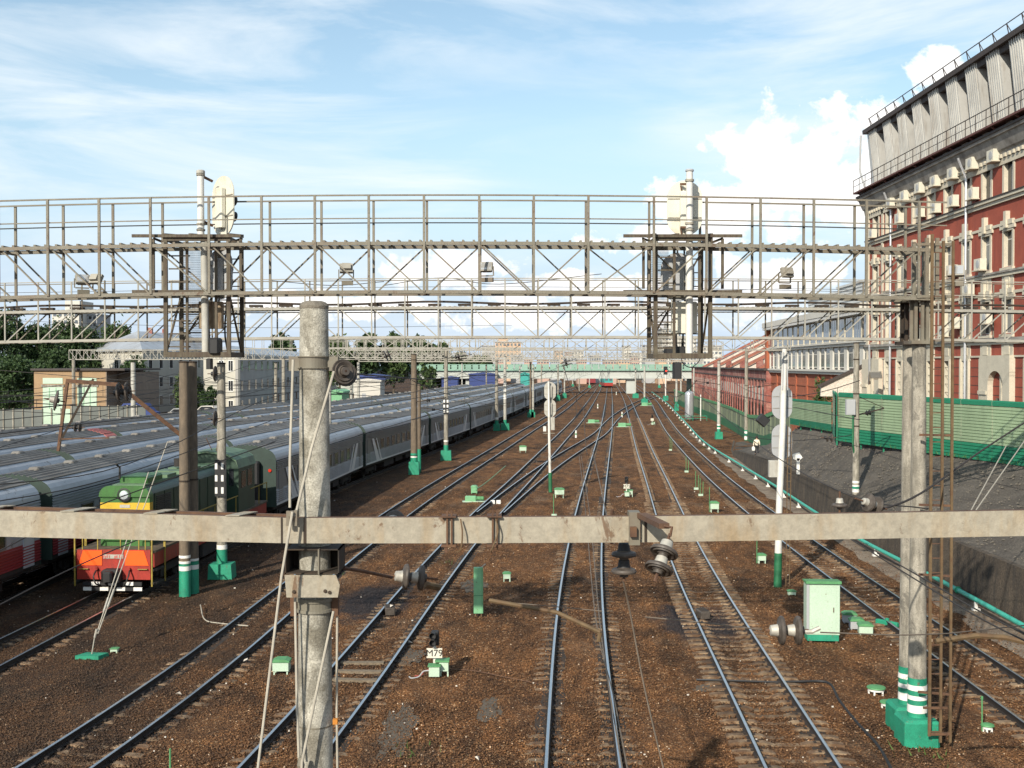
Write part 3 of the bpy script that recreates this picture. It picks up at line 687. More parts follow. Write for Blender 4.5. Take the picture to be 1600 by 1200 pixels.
# ================================================================== GANTRIES
def camber(X): return -0.0013 * (X + 1.5) ** 2
def gantry(label, Y, dep, zb, zt, zr, posts, cx, w, mf, mr, x0, x1, frontdiag, reardiag, post_w=.05, deck=True, group='lattice gantries spanning the tracks', cab=camber, ticks=True):
    root = thing('lattice_gantry', label, 'gantry', (cx, Y, 0), 0, group)
    xs_ = [x0] + posts + [x1]
    def seg(mb, xa, ya, za, xb, yb, zb_, w_, h_=None): mb.bar((xa, ya, za + cab(xa)), (xb, yb, zb_ + cab(xb)), w_, h_)
    for (yy, m) in ((Y, mf), (Y + dep, mr)):
        for zz, nm in ((zt, 'top_chord'), (zb, 'bottom_chord')):
            mb = MB()
            for a, b in zip(xs_[:-1], xs_[1:]): seg(mb, a, yy, zz, b, yy, zz, w, w * 1.15)
            part(root, nm, mb, m, world=True)
        if zr:
            for zz, nm, ww in ((zr, 'handrail', .035), (zt + (zr - zt) * .52, 'middle_rail', .025)):
                mb = MB()
                for a, b in zip(xs_[:-1], xs_[1:]): seg(mb, a, yy, zz, b, yy, zz, ww)
                part(root, nm, mb, m, world=True)
    for k, x in enumerate(posts):
        for (yy, m, s_) in ((Y - .035, mf, 0), (Y + dep + .035, mr, 0)):
            part(root, 'post', MB().bar((x, yy, zb + cab(x)), (x, yy, (zr or zt) + cab(x)), post_w, post_w * .9), m, world=True)
    for k, (a, b) in enumerate(zip(posts[:-1], posts[1:])):
        if b - a < .5: continue
        for yy, m, fn in ((Y + .03, mf, frontdiag), (Y + dep - .03, mr, reardiag)):
            d_ = fn(k, (a + b) / 2)
            if d_ == 0: continue
            za, zb_ = (zt, zb) if d_ < 0 else (zb, zt)
            mb = MB().bar((a + .03, yy, za + cab(a)), (b - .03, yy, zb_ + cab(b)), w * .75, w * .45)
            part(root, 'diagonal', mb, m, world=True)
    # cross members between the two faces
    cm = MB()
    for k, x in enumerate(posts):
        for zz in (zt - w * .8, zb + w * .1): cm.bar((x, Y + .04, zz + cab(x)), (x, Y + dep - .04, zz + cab(x)), w * .7, w * .5)
        if k + 1 < len(posts): cm.bar((x, Y + .05, zb + cab(x)), (posts[k + 1], Y + dep - .05, zb + cab(x)), w * .6, w * .35)
    part(root, 'cross_bracing', cm, mr, world=True, kind='stuff')
    if deck:
        dk = MB()
        x = posts[0] + .1
        while x < posts[-1] and not ticks: dk.bar((x, Y + .05, zt + w * .7 + cab(x)), (x, Y + dep - .05, zt + w * .7 + cab(x)), .09, .02); x += .2
        for yy in (.3, .6): dk.bar((posts[0], Y + dep * yy, zt + w * .6 + cab(posts[0])), (posts[-1], Y + dep * yy, zt + w * .6 + cab(posts[-1])), .03) if not ticks else None
        if ticks:
            x = posts[0] + .1
            while x < posts[-1]:
                dk.bar((x, Y - .01, zt + w * .85 + cab(x)), (x, Y + dep, zt + w * .85 + cab(x)), .05, .045); x += .245
        part(root, 'walkway_deck', dk, mr, world=True)
    return root
Y1, D1 = 26.4, .85
def X1(px): return (px - 800) / F * Y1
posts1 = [X1(p) for p in (-85, 0, 77, 157, 237, 328, 410, 493, 577, 663, 749, 834, 919, 1021, 1103, 1187, 1270, 1352, 1434)]
g1 = gantry('near lattice signal gantry with handrails and walkway carrying both tall signal masts', Y1, D1, 10.47, 11.58, 12.68, posts1, 9.3, .068, M['steel_paint'], M['steel_rear'], X1(-130), X1(1478),
       lambda k, x: -1 if x < .1 else 1, lambda k, x: -1 if (x < -6.5) else (1 if x < -.5 or x > 5 else -1), post_w=.055)
# end frame above the right column
mb = MB(); xe = X1(1463)
for yy in (Y1, Y1 + D1):
    for xx in (X1(1447), xe): mb.bar((xx, yy, 10.3), (xx, yy, 11.7), .08)
mb.bar((X1(1447), Y1, 10.4), (xe, Y1 + D1, 11.6), .04); mb.bar((X1(1447), Y1 + D1, 10.4), (xe, Y1, 11.6), .04)
for zz in (10.36, 11.55): mb.bar((X1(1430), Y1 - .03, zz), (X1(1486), Y1 - .03, zz), .06)
part(g1, 'end_frame', mb, M['steel_paint'], world=True)
Y2, D2 = 44.0, 1.0
def X2(px): return (px - 800) / F * Y2
posts2 = [X2(p) for p in list(range(-95, 1700, 52))]
cab2 = lambda X: -0.00045 * (X - 1.0) ** 2
g2 = gantry('second lattice gantry beyond the near one, standing on the twin brown poles', Y2, D2, 9.86, 10.98, 12.1, posts2, -12.2, .085, M['steel_pale'], M['steel_rear'], X2(-120), X2(1720),
       lambda k, x: 1 if (x < -8.5 or x > 8) else -1, lambda k, x: 1 if (x < -8.5 or x > 8 or (1 < x < 7)) else 0, post_w=.05, cab=cab2, ticks=False)
mb = MB()   # trunking of cables along the walkway
for k in range(34):
    x = X2(20 + k * 47); mb.cbox((x, Y2 + .5, 11.12 + cab2(x)), (.5, .25, .08))
mb.tube([(X2(px), Y2 + .4, 11.19 + cab2(X2(px)) + .05 * math.sin(px * .021)) for px in range(-60, 1660, 30)], .045, 6)
part(g2, 'cable_trunking', mb, M['beam_dark'], world=True)
# gantries further off: chords, posts and lacing as real bars
def far_gantry(label, Y, xa, xb, zb, zt, n, poles_px=(), zr=None, w=.09, m='steel_pale', pat=0):
    posts = list(np.linspace(xa, xb, n + 1)); root = thing('lattice_gantry', label, 'gantry', ((xa + xb) / 2, Y, 0), 0, 'lattice gantries spanning the tracks')
    for yy in (Y, Y + 1.2):
        for zz, nm in ((zt, 'top_chord'), (zb, 'bottom_chord')) + (((zr, 'handrail'),) if zr else ()):
            part(root, nm, MB().bar((xa, yy, zz), (xb, yy, zz), w if zz != zr else w * .5), M[m], world=True)
    mb = MB()
    for k, x in enumerate(posts):
        for yy in (Y, Y + 1.2): mb.bar((x, yy, zb), (x, yy, zr or zt), w * .6)
        if k < n:
            up = {0: k % 2 == 0, 1: True, 2: False}[pat]
            mb.bar((x, Y, zb if up else zt), (posts[k + 1], Y, zt if up else zb), w * .55)
            mb.bar((x, Y + 1.2, zt if up else zb), (posts[k + 1], Y + 1.2, zb if up else zt), w * .5)
    part(root, 'lacing', mb, M[m], world=True)
    return root
def XY(px, Y): return (px - 800) / F * Y
far_gantry('long pale gantry whose lower edge shows just under the second gantry', 105, XY(540, 105), XY(1235, 105), 10.15, 11.3, 24, w=.10, pat=0)
far_gantry('short left lattice beam in front of the pale house and garage', 140, XY(108, 140), XY(385, 140), 9.45, 10.6, 24, w=.10, pat=2)
far_gantry('dense lattice gantry right of the near column at the tree line', 148, XY(380, 148), XY(880, 148), 9.5, 10.9, 34, w=.10, zr=12.0, pat=0)
far_gantry('far lattice gantry in front of the road bridge, upper one', 190, XY(470, 190), XY(1130, 190), 10.0, 11.6, 40, w=.13, zr=12.6, pat=0)
far_gantry('far lattice gantry in front of the road bridge, lower one', 235, XY(560, 235), XY(1100, 235), 9.5, 11.2, 36, w=.14, pat=1)
far_gantry('farthest lattice gantry just before the road bridge', 300, XY(600, 300), XY(1090, 300), 9.6, 11.4, 34, w=.17, pat=0)

# ================================================================== POLES
def band_col(mb, x, y, z0, z1, r0, n=18): mb.tube([(x, y, z0), (x, y, z1)], [r0, r0], n)
def pole(label, px, py, ytop, dia0=.44, taper=.0125, m='concrete', foot=None, green=0.0, stripes=(), z0=0.0, cat='pole', group=None, name='concrete_pole', hoops=(), cap='beam_dark', Y=None):
    g = G(px, py, z0) if Y is None else Vector((XY(px, Y), Y, z0))
    zt = W(px, ytop, g.y).z; H = zt - z0
    root = thing(name, label, cat, (g.x, g.y, z0), 0, group)
    rr = lambda h: (dia0 - taper * h) / 2
    hs = [0, H * .25, H * .5, H * .75, H]
    part(root, 'shaft', MB().tube([(0, 0, h) for h in hs], [rr(h) for h in hs], 20), M[m], sm=True)
    if green: part(root, 'green_base', MB().tube([(0, 0, .01), (0, 0, green)], [rr(0) + .006, rr(green) + .006], 20), M['green'], sm=True)
    for (a, b) in stripes: part(root, 'white_band', MB().tube([(0, 0, a), (0, 0, b)], [rr(a) + .009, rr(b) + .009], 20), M['bright'], sm=True)
    if foot:
        w, d, h = foot; fm = MB()
        fm.extrude([(-w / 2, 0), (w / 2, 0), (w / 2 * .92, h), (-w / 2 * .92, h)], 'y', -d / 2, d / 2)
        part(root, 'foot_block', fm, M['green'])
    for h in hoops: part(root, 'steel_hoop', MB().lathe([(rr(h) + .02, h - .03), (rr(h) + .02, h + .03)], (0, 0, 0), (0, 0, 1), 16), M[cap])
    part(root, 'top_cap', MB().lathe([(rr(H) + .015, H - .02), (rr(H) + .02, H + .03), (.03, H + .05)], n=16), M[cap])
    return root
RB = [(1.0, 1.16), (1.32, 1.46), (1.62, 1.74)]
# right pair of columns carrying the near gantry
XC1, XC2 = (1419 - 800) / F * 27.9, (1436 - 800) / F * 26.75
for (x, y, lab, wd) in ((XC2, 26.75, 'front column of the right pair under the near gantry end', .42), (XC1 - .02, 27.75, 'rear column of the right pair, its left edge behind the front one', .42)):
    root = thing('concrete_column', lab, 'column', (x, y, 0), 0, 'twin columns of the near gantry')
    part(root, 'shaft', MB().tube([(0, 0, h) for h in (0, 3, 6, 9.4)], [.215, .195, .175, .155], 24), M['concrete'], sm=True)
    part(root, 'foot_block', MB().bevbox(-.42, .40, -.45, .42, 0, .62, .07), M['green'])
    part(root, 'green_band', MB().tube([(0, 0, .62), (0, 0, 1.52)], [.222, .214], 24), M['green'], sm=True)
    for a, b in ((.72, .90), (1.02, 1.12), (1.24, 1.36)): part(root, 'white_band', MB().tube([(0, 0, a), (0, 0, b)], [.226, .222], 24), M['bright'], sm=True)
    hd = MB()
    for k in range(8):
        a = k * math.pi / 4; hd.box(.19 * math.cos(a) - .035, .19 * math.cos(a) + .035, .19 * math.sin(a) - .035, .19 * math.sin(a) + .035, 9.3, 10.32)
    hd.box(-.30, .30, -.28, .28, 10.28, 10.40); hd.box(-.27, .27, -.27, .27, 9.28, 9.36)
    part(root, 'steel_head', hd, M['beam_dark'] if y > 27 else M['steel_rear'])
# ladder beside them
lx = X1(1472); root = thing('access_ladder', 'rusty caged ladder climbing beside the right twin columns', 'ladder', (lx, 26.1, 0), 0)
for dx in (-.10, .12): part(root, 'stile', MB().bar((dx, 0, .2), (dx, 0, 11.6), .055, .05), M['rust_tan'])
for dx in (-.36, ): part(root, 'stile', MB().bar((dx, -.02, .35), (dx, -.02, 11.75), .065, .04), M['rust_tan'])
for k in range(34): part(root, 'rung', MB().bar((-.36, 0, .45 + k * .33), (-.10, 0, .45 + k * .33), .02), M['rust'])
for z in (1.3, 4.0, 5.6, 7.2): part(root, 'stay', MB().bar((-.55, .2, z), (.14, 0, z), .05), M['rust'])
part(root, 'bottom_frame', MB().bar((-.5, -.02, 1.0), (.05, -.02, 1.0), .05).bar((-.36, -.02, .4), (.12, 0, .4), .06), M['rust'])
# twin brown poles and neighbour under the second gantry
for (px, py, lab, m) in ((289, 932, 'front pole of the brown twin poles left of the near column', 'concrete_brown'), (302, 927, 'rear pole of the brown twin poles left of the near column', 'concrete_brown')):
    pole(lab, px, py, 566, .42, .008, m, green=1.35, stripes=((1.0, 1.17), (1.27, 1.36), (1.48, 1.58)) if px < 300 else ((.95, 1.12), (1.27, 1.36)), group='poles carrying the second gantry', hoops=(4.4,))
pole('pale pole with green box foot and a black-and-white marker, right of the brown twin poles', 347, 903, 568, .42, .010, 'concrete', foot=(1.0, .8, .62), green=1.2, stripes=((1.2, 1.38), (1.55, 1.68), (1.8, 1.92)), group='poles carrying the second gantry')
g = G(347, 903); root = thing('marker_board', 'black board with six white rectangles strapped on the pale left pole', 'marker board', (g.x, g.y - .27, 4.15), 0)
part(root, 'board', MB().box(-.21, .21, -.02, .02, -.75, .75), M['black'])
for zz in (-.5, 0, .5):
    for xx in (-.15, .1): part(root, 'white_patch', MB().box(xx - .05, xx + .05, -.03, -.02, zz - .13, zz + .13), M['bright'])
# others along the yard
pole('dark brown pole with green foot beside the grey coaches, left of two', 647, 741, 554, .56, .012, 'concrete_brown', foot=(.85, .8, 1.0), green=1.7, stripes=((1.35, 1.5),), hoops=(1.5, 9.2))
pole('slim pole leaning against the dark brown pole beside the coaches', 655, 738, 600, .32, .006, 'concrete_brown', green=1.9)
pole('mottled pole with chequered white marks beside the coaches, right of the dark brown pole', 697, 719, 546, .44, .010, 'concrete', foot=(1.0, .9, .9), green=1.4, stripes=((1.7, 1.85),))
g = G(697, 719); root = thing('marker_board', 'chequered black and white marker on the mottled pole beside the coaches', 'marker board', (g.x, g.y - .26, 5.0), 0)
part(root, 'board', MB().box(-.26, .26, -.02, .02, -.7, .7), M['black'])
for zz in (-.45, 0, .45):
    for xx in (-.15, .15): part(root, 'white_patch', MB().box(xx - .08, xx + .08, -.03, -.02, zz - .13, zz + .13), M['bright'])
pole('grey pole with green foot and thin bands where the coaches curve away', 776, 673, 562, .50, .012, 'concrete', foot=(.9, .9, .9), green=1.4, stripes=((1.5, 1.8),))
pole('pale pole with three white bands beside the curving coaches', 789, 672, 557, .46, .008, 'concrete_pale', foot=(1.2, 1, .9), green=1.4, stripes=((4.2, 4.7), (5.2, 5.6), (6.0, 6.4)))
pole('left pole of the thin pair just left of the white signal mast', 829, 652, 566, .42, .01, 'concrete_brown', foot=(1.1, 1, .9), green=1.3)
pole('right pole of the thin pair just left of the white signal mast', 833, 652, 570, .34, .006, 'concrete_pale', foot=(.7, 1, .9), green=1.3)
pole('thin pole standing right behind the upper shield of the white signal mast', 872, 626, 569, .40, .006, 'concrete', foot=(1, 1, 1.2), green=1.5)
pole('thin pole right of the white signal mast near the bridge shadow', 882, 622, 574, .42, .006, 'concrete_pale', foot=(1.1, 1, 1.2), green=1.5)
pole('pale pole with green foot standing left of the silver tank', 1057, 642, 566, .44, .006, 'concrete_pale', foot=(.8, .8, 1.3), green=1.8)
pole('slim pale pole on a green foot in the middle distance beside the curved track', 1007, 630, 572, .46, .006, 'concrete_pale', foot=(1.5, 1.3, 1.0), green=1.4)
pole('thin pole before the bridge pier', 993, 622, 575, .4, .006, 'concrete_pale', foot=(1.6, 1.2, 1.2), green=1.4)
pole('pale pole with green foot block before the olive mesh fence', 1123, 686, 564, .42, .008, 'concrete_pale', foot=(.85, .8, .85), green=1.6, stripes=((1.2, 1.4), (1.6, 1.75)), hoops=(3, 6.5, 9))
pole('plain grey pole before the olive mesh fence, right of the green-footed pole', 1166, 688, 545, .46, .008, 'concrete', green=1.2, stripes=((.1, .5), (.8, 1.05)), hoops=(6.4,))
pole('short thin post behind the olive mesh fence', 1084, 640, 575, .35, .004, 'concrete_pale')
g = Vector((XY(1338, 60.5), 60.5, 0)); g.z = bank_z(g.x, g.y) - .03
pp_ = pole('grey pole on the dark bank in front of the green fence', 1338, 765, 536, .36, .010, 'concrete', green=0, stripes=((.12, .3), (.42, .5), (.6, .72)), z0=g.z, hoops=(3.6, 5.3, 7.1), Y=60.5)
part(pp_, 'green_band', MB().tube([(0, 0, .3), (0, 0, .42)], [.187, .187], 18), M['green'])
o = thing('junction_box', 'grey steel box strapped on the pole in front of the green fence', 'junction box', (g.x - .36, g.y - .2, g.z + 4.6))
part(o, 'case', MB().bevbox(-.24, .24, -.14, .14, -.4, .4, .02), M['far_grey']); part(o, 'door', MB().box(-.21, .21, -.155, -.142, -.36, .36), M['far_grey']); part(o, 'conduit', MB().tube([(.14, 0, -.4), (.14, 0, -2.0), (.3, .2, -2.6)], .05, 8), M['green_dark'])
# left yard poles, feet hidden by the coaches
pole('pale concrete pole in front of the garage and dark shrub', 208, 660, 566, .52, .010, 'concrete_pale', Y=112, name='concrete_pole', hoops=(8.2,))
pole('thin pole holding the left lattice beam near the garage', 115, 640, 562, .45, .006, 'concrete', Y=139)
pole('left pole of the pair before the grey house wall', 431, 634, 566, .48, .006, 'concrete', Y=150, group=None)
pole('right pole of the pair before the grey house wall', 443, 634, 560, .50, .006, 'concrete', Y=146)
pole('left pole of the pair right of the near column by the blue roof', 549, 622, 572, .5, .004, 'concrete_pale', Y=200)
pole('right pole of the pair right of the near column by the blue roof', 560, 622, 566, .5, .004, 'concrete_pale', Y=196)
pole('white post just right of the near column among the coach roofs', 514, 676, 598, .40, .004, 'concrete_pale', Y=92)
# bracing braces of rusty angle left of the brown poles (a cantilever with a stay)
Yc = 43.4; root = thing('contact_cantilever', 'rusty bent bracket reaching left from the brown twin poles', 'cantilever', tuple(W(287, 690, Yc)), 0)
def wb(par, name, pts, w, m, n=None):
    P = [W(px, py, Y) for px, py, Y in pts]; mb = MB()
    for a, b in zip(P[:-1], P[1:]): mb.bar(a, b, w)
    return part(par, name, mb, m, world=True)
wb(root, 'upper_arm', [(105, 595, 42.8), (185, 601, 43.0)], .14, M['rust'])
wb(root, 'brace', [(185, 601, 43.0), (285, 682, 43.9)], .15, M['rust'])
wb(root, 'drop_post', [(106, 592, 42.8), (91, 705, 42.6)], .10, M['rust'])
wb(root, 'diagonal', [(146, 592, 42.9), (94, 690, 42.6)], .08, M['beam_dark'])
wb(root, 'registration_arm', [(96, 686, 42.5), (170, 684, 42.4)], .05, M['rust'])
# ================================================================== INSULATORS, SIGNALS, BEAM, NEAR COLUMN
def disc_prof(r): return [(.030, 0), (.055, .004), (.060, .05), (.075, .07), (r * .55, .078), (r * .92, .092), (r, .112), (r * .97, .128), (r * .8, .122), (r * .75, .138), (r * .5, .124), (r * .42, .14), (.05, .126), (.045, .17)]
def insulator(label, pos, d, n=2, r=.13, k=1.0, group=None, dark=False, rod=.12):
    """string of cap-and-pin discs starting at pos, running along d"""
    root = thing('disc_insulator', label, 'insulator', tuple(pos), 0, group)
    d = Vector(d).normalized(); st = .17 * k
    for i in range(n):
        o = d * (i * st)
        part(root, 'disc', MB().lathe([(a * (1 if a > .07 else k), h * k) for a, h in disc_prof(r * k)][3:], o, d, 20), M['porcelain'], sm=True)
        part(root, 'cap', MB().lathe([(.03 * k, -.01 * k), (.055 * k, .0), (.062 * k, .055 * k), (.07 * k, .082 * k)], o, d, 12), M['black'] if dark else M['cap'], sm=True)
    part(root, 'link', MB().tube([-d * rod, Vector((0, 0, 0))], .016, 6), M['rust'])
    part(root, 'pin', MB().tube([d * (n * st - .02), d * (n * st + rod)], .016, 6), M['rust'])
    return root
def oval(w, h, n=28, sq=.62):
    out = []
    for k in range(n):
        t = 2 * math.pi * k / n; c, s = math.cos(t), math.sin(t)
        # straight sides with round ends
        r = w / 2; out.append((r * c, (h / 2 - r) * (1 if s > 0 else -1) + r * s if abs(s) > 1e-6 else 0))
    return out
def signal_head(root, x, y, z, w, h, rz=0.0, m='cream', hoods=2, hood_m='black', box=True):
    """round-ended background shield seen from behind, with its case and lens hoods on the far side"""
    mt = Matrix.Translation((x, y, z)) @ Matrix.Rotation(rz, 4, 'Z')
    s_ = part(root, 'shield', MB().extrude(oval(w, h), 'y', -.015, .015).xf(mt), M[m])
    rim = oval(w * .9, h * .92)
    if box:
        part(root, 'lamp_case', MB().bevbox(-w * .14, w * .16, -.16, -.015, -h * .36, h * .30, .03).xf(mt), M[m])
        part(root, 'stiffener', MB().box(-w * .47, w * .47, -.03, -.016, h * .16, h * .175).xf(mt), M['concrete'])
        part(root, 'stiffener', MB().box(-w * .47, w * .47, -.03, -.016, -h * .18, -h * .165).xf(mt), M['concrete'])
    for k in range(hoods):
        zz = (k - (hoods - 1) / 2) * h * .26
        part(root, 'lens_hood', MB().lathe([(.10, 0), (.11, .12), (.12, .30), (.115, .30), (.10, .1)], (0, .015, zz), (0, 1, -.12), 14).xf(mt), M[hood_m], sm=True)
    return s_
def cage(label, xl, xr, yf, yb, zb, zt, mast_px, cantilabel):
    root = thing('signal_cage', label, 'signal cage', ((xl + xr) / 2, yf, zb), 0, 'service cages on the near gantry')
    for x in (xl, xr):
        for y in (yf, yb):
            part(root, 'corner_post', MB().bar((x, y, zb), (x, y, zt), .09, .07), M['cage'], world=True)
    for x in ((xl * .66 + xr * .34), (xl * .2 + xr * .8)):
        part(root, 'front_post', MB().bar((x, yf, zb), (x, yf, zt), .06, .05), M['cage'], world=True)
    for z, w in ((zb, .12), (zt, .10), ((zb + zt) / 2 + .1, .05)):
        part(root, 'hoop_frame', MB().bar((xl - .05, yf, z), (xr + .05, yf, z), .06, w).bar((xl - .05, yb, z), (xr + .05, yb, z), .06, w).bar((xl, yf, z), (xl, yb, z), .06, w).bar((xr, yf, z), (xr, yb, z), .06, w), M['cage'], world=True)
    # ladder inside, left
    for k in range(int((zt - zb) / .3)):
        z = zb + .18 + k * .3
        part(root, 'rung', MB().bar((xl + .06, yf + .05, z), (xl * .62 + xr * .38, yf + .05, z), .03), M['cage'], world=True)
    for k in range(5):
        z = zb + .1 + k * .22
        part(root, 'guard_bar', MB().bar((xl, yb, z), (xr, yb, z), .025), M['cage'], world=True)
    # expanded metal side sheets
    me_ = MB()
    for y0_, in ((yb,),):
        n = 20
        for k in range(n):
            a = xl + (xl * .62 + xr * .38 - xl) * k / n; b = xl + (xl * .62 + xr * .38 - xl) * (k + 1) / n
            me_.bar((a, yb - .02, zb + .05), (a, yb - .02, zt - .1), .006)
        for k in range(60): z = zb + .05 + (zt - zb - .15) * k / 60; me_.bar((xl, yb - .03, z), (xl * .62 + xr * .38, yb - .03, z), .006)
    part(root, 'mesh_panel', me_, M['cage'], world=True)
    for k in range(3):
        x = xl + (xr - xl) * (.52 + .13 * k); part(root, 'cable_bundle', MB().tube(catmull([(x, yb - .15, zt), (x + .03, yb - .2, (zb + zt) / 2 + .3), (x - .03, yb - .25, zb + .6), (x, yb - .1, zb + .05)], 4), .022, 6), M['black'], world=True)
    part(root, 'inner_brace', MB().bar((xl, yb, zb + .3), (xr, yb, zt - .2), .04).bar((xl, yf, zb), (xl, yb, zt - 1.2), .04).bar((xr, yb, zb), (xr, yf, zt - 1.2), .04), M['cage'], world=True)
    for k in range(5): z = zt - .35 - k * .33; part(root, 'guard_bar', MB().bar((xl * .4 + xr * .6, yb, z), (xr, yb, z), .025), M['cage'], world=True)
    part(root, 'floor_plate', MB().box(xl, xr, yf, yb, zb - .02, zb + .02), M['cage'], world=True)
    for sx, x in ((-1, xl), (1, xr)):
        part(root, 'side_strut', MB().bar((x, yf, zt - .1), (x + sx * .3, yf + .1, zt + .02), .05).bar((x + sx * .28, yf, zt - 1.15), (x + sx * .28, yf, zt), .06, .06), M['cage'], world=True)
    for z in (zt + .06, zt - 1.22):
        part(root, 'carrier_beam', MB().bar((xl - .75, yf - .06, z), (xr + (.3 if xl < 0 else .72), yf - .06, z), .06, .07), M['cage'], world=True)
    for x in (xl - .02, xl * .6 + xr * .4, xr + .02): part(root, 'bearer', MB().bar((x, yf - .05, zt + .08), (x, yb, zt + .2), .07, .08), M['cage'], world=True)
    return root
# right mast
xm = X1(1080); ym = 26.0
zS = lambda py, Y=26.75: W(800, py, Y).z
cage('service cage on the right signal mast of the near gantry', X1(1023) * 1.013, X1(1108) * 1.013, 26.62, 27.9, zS(556), zS(374), 0, '')
root = thing('signal_mast', 'right tall signal mast with round-ended cream shield above the near gantry', 'signal', (xm, 26.72, 8.9), 0, 'signal masts above the near gantry')
part(root, 'mast', MB().tube([(xm, 26.72, zS(553)), (xm, 26.72, zS(430)), (xm, 26.72, zS(268))], [.085, .082, .078], 16), M['white'], world=True, sm=True)
part(root, 'mast_cap', MB().lathe([(.10, 0), (.10, .03), (.08, .05)], (xm, 26.72, zS(268)), n=16), M['far_grey'], world=True)
for py in (284, 351, 361): part(root, 'collar', MB().lathe([(.105, 0), (.105, .05)], (xm, 26.72, zS(py)), n=16), M['concrete'], world=True)
for mbx, py in ((0, 287), (0, 355)): part(root, 'bracket', MB().bar((xm, 26.8, zS(py)), (xm - .16, 27.02, zS(py) + .03), .05).bar((xm - .16, 27.02, zS(py)), (xm - .12, 27.04, zS(py) - .22), .03), M['rust'], world=True)
x0_, y0_, z0_ = root.location
signal_head(root, X1(1071) * 1.02 - x0_, 27.12 - y0_, zS(324) - z0_ + .03, .84, 1.30)
signal_head(root, X1(1067) - x0_, 27.3 - y0_, zS(430) - z0_, .80, 1.15, m='far_grey')
part(root, 'relay_case', MB().bevbox(X1(1056), X1(1096), 27.0, 27.25, zS(520), zS(470), .03), M['cream'], world=True)
part(root, 'lamp_case', MB().bevbox(X1(1045), X1(1076), 26.9, 27.25, zS(558), zS(541), .02), M['black'], world=True)
part(root, 'hanging_signal', MB().bevbox(X1(1054), X1(1066), 26.5, 26.8, zS(592), zS(566), .02), M['black'], world=True)
part(root, 'cable_loop', MB().tube(catmull([(X1(1066), 26.6, zS(560)), (X1(1070), 26.6, zS(569)), (X1(1082), 26.6, zS(574)), (X1(1093), 26.6, zS(566)), (X1(1096), 26.6, zS(560))], 5), .012, 5), M['black'], world=True)
# left mast
xm = X1(309)
cage('service cage on the left signal mast of the near gantry', X1(262) * 1.013, X1(360) * 1.013, 26.62, 27.9, zS(554), zS(374), 0, '')
root = thing('signal_mast', 'left tall signal mast with its shield turned to the right above the near gantry', 'signal', (xm, 26.72, 8.9), 0, 'signal masts above the near gantry')
part(root, 'mast', MB().tube([(xm, 26.72, zS(372)), (xm, 26.72, zS(270))], [.080, .078], 16), M['white'], world=True, sm=True)
part(root, 'lower_mast', MB().tube([(X1(316), 26.7, zS(552)), (X1(314), 26.72, zS(374))], [.085, .085], 16), M['concrete_pale'], world=True, sm=True)
part(root, 'mast_cap', MB().lathe([(.10, -.02), (.10, .04), (.07, .06)], (xm, 26.72, zS(270)), n=16), M['concrete_pale'], world=True)
for py in (275, 352, 361): part(root, 'collar', MB().lathe([(.10, 0), (.10, .04)], (xm, 26.72, zS(py)), n=16), M['concrete'], world=True)
for py in (276, 346): part(root, 'bracket', MB().bar((xm + .05, 26.78, zS(py)), (xm + .22, 26.93, zS(py) - .08), .05), M['rust'], world=True)
x0_, y0_, z0_ = root.location
signal_head(root, X1(338) - x0_, 27.1 - y0_, zS(319) - z0_, .92, 1.42, rz=R(-44))
signal_head(root, X1(330) - x0_, 27.3 - y0_, zS(425) - z0_, .72, 1.2, rz=R(-28), m='far_grey')
part(root, 'relay_case', MB().bevbox(X1(300), X1(337), 26.95, 27.2, zS(513), zS(470), .02), mat('stained_case', (0.27, 0.21, 0.14), 0.8, var=.25, scale=5, col2=(.12, .07, .035), cov=.45, streak=1), world=True)
part(root, 'lamp_case', MB().bevbox(X1(324), X1(340), 26.5, 26.9, zS(552), zS(528), .04), M['black'], world=True)
part(root, 'hanging_signal', MB().bevbox(X1(320), X1(328), 26.5, 26.7, zS(577), zS(560), .02), M['black'], world=True)
# floodlights hung on the gantry
def floodlight(label, px, py, Y, tilt, yaw, w=.30):
    p = W(px, py, Y); root = thing('floodlight', label, 'floodlight', tuple(p), yaw, 'floodlights on the near gantry')
    mt = Matrix.Rotation(tilt, 4, 'X')
    part(root, 'housing', MB().extrude([(-w / 2, -w / 2.6), (w / 2, -w / 2.6), (w / 2, w / 2.6), (-w / 2, w / 2.6)], 'y', 0, .08).extrude([(-w / 3, -w / 4), (w / 3, -w / 4), (w / 3, w / 4), (-w / 3, w / 4)], 'y', .08, .16).xf(mt), M['steel_pale'])
    part(root, 'lens', MB().box(-w * .42, w * .42, -.012, 0, -w * .30, w * .30).xf(mt), M['lamp_glass'])
    part(root, 'yoke', MB().bar((-w / 2 - .02, .05, 0), (-w / 2 - .02, .05, -.22), .025).bar((w / 2 + .02, .05, 0), (w / 2 + .02, .05, -.22), .025).bar((-w / 2, .05, -.22), (w / 2, .05, -.22), .03), M['steel_rear'])
    part(root, 'ballast_case', MB().box(-.1, .16, .0, .12, -.36, -.26), M['steel_rear'])
    return root
floodlight('left floodlight of the leftmost pair inside the near gantry', 129, 435, 26.9, R(-35), R(30))
floodlight('right floodlight of the leftmost pair inside the near gantry', 152, 438, 26.8, R(150), R(-20))
floodlight('boxy floodlight inside the near gantry, first one right of the left mast', 541, 421, 26.9, R(150), R(10))
floodlight('floodlight inside the gantry near the middle of the picture', 759, 416, 26.7, R(-25), R(-12))
floodlight('floodlight inside the near gantry just right of the right mast', 1228, 427, 26.9, R(160), R(25))
floodlight('floodlight on the end of the gantry beside the red building', 1494, 422, 26.3, R(-30), R(-25), .36)

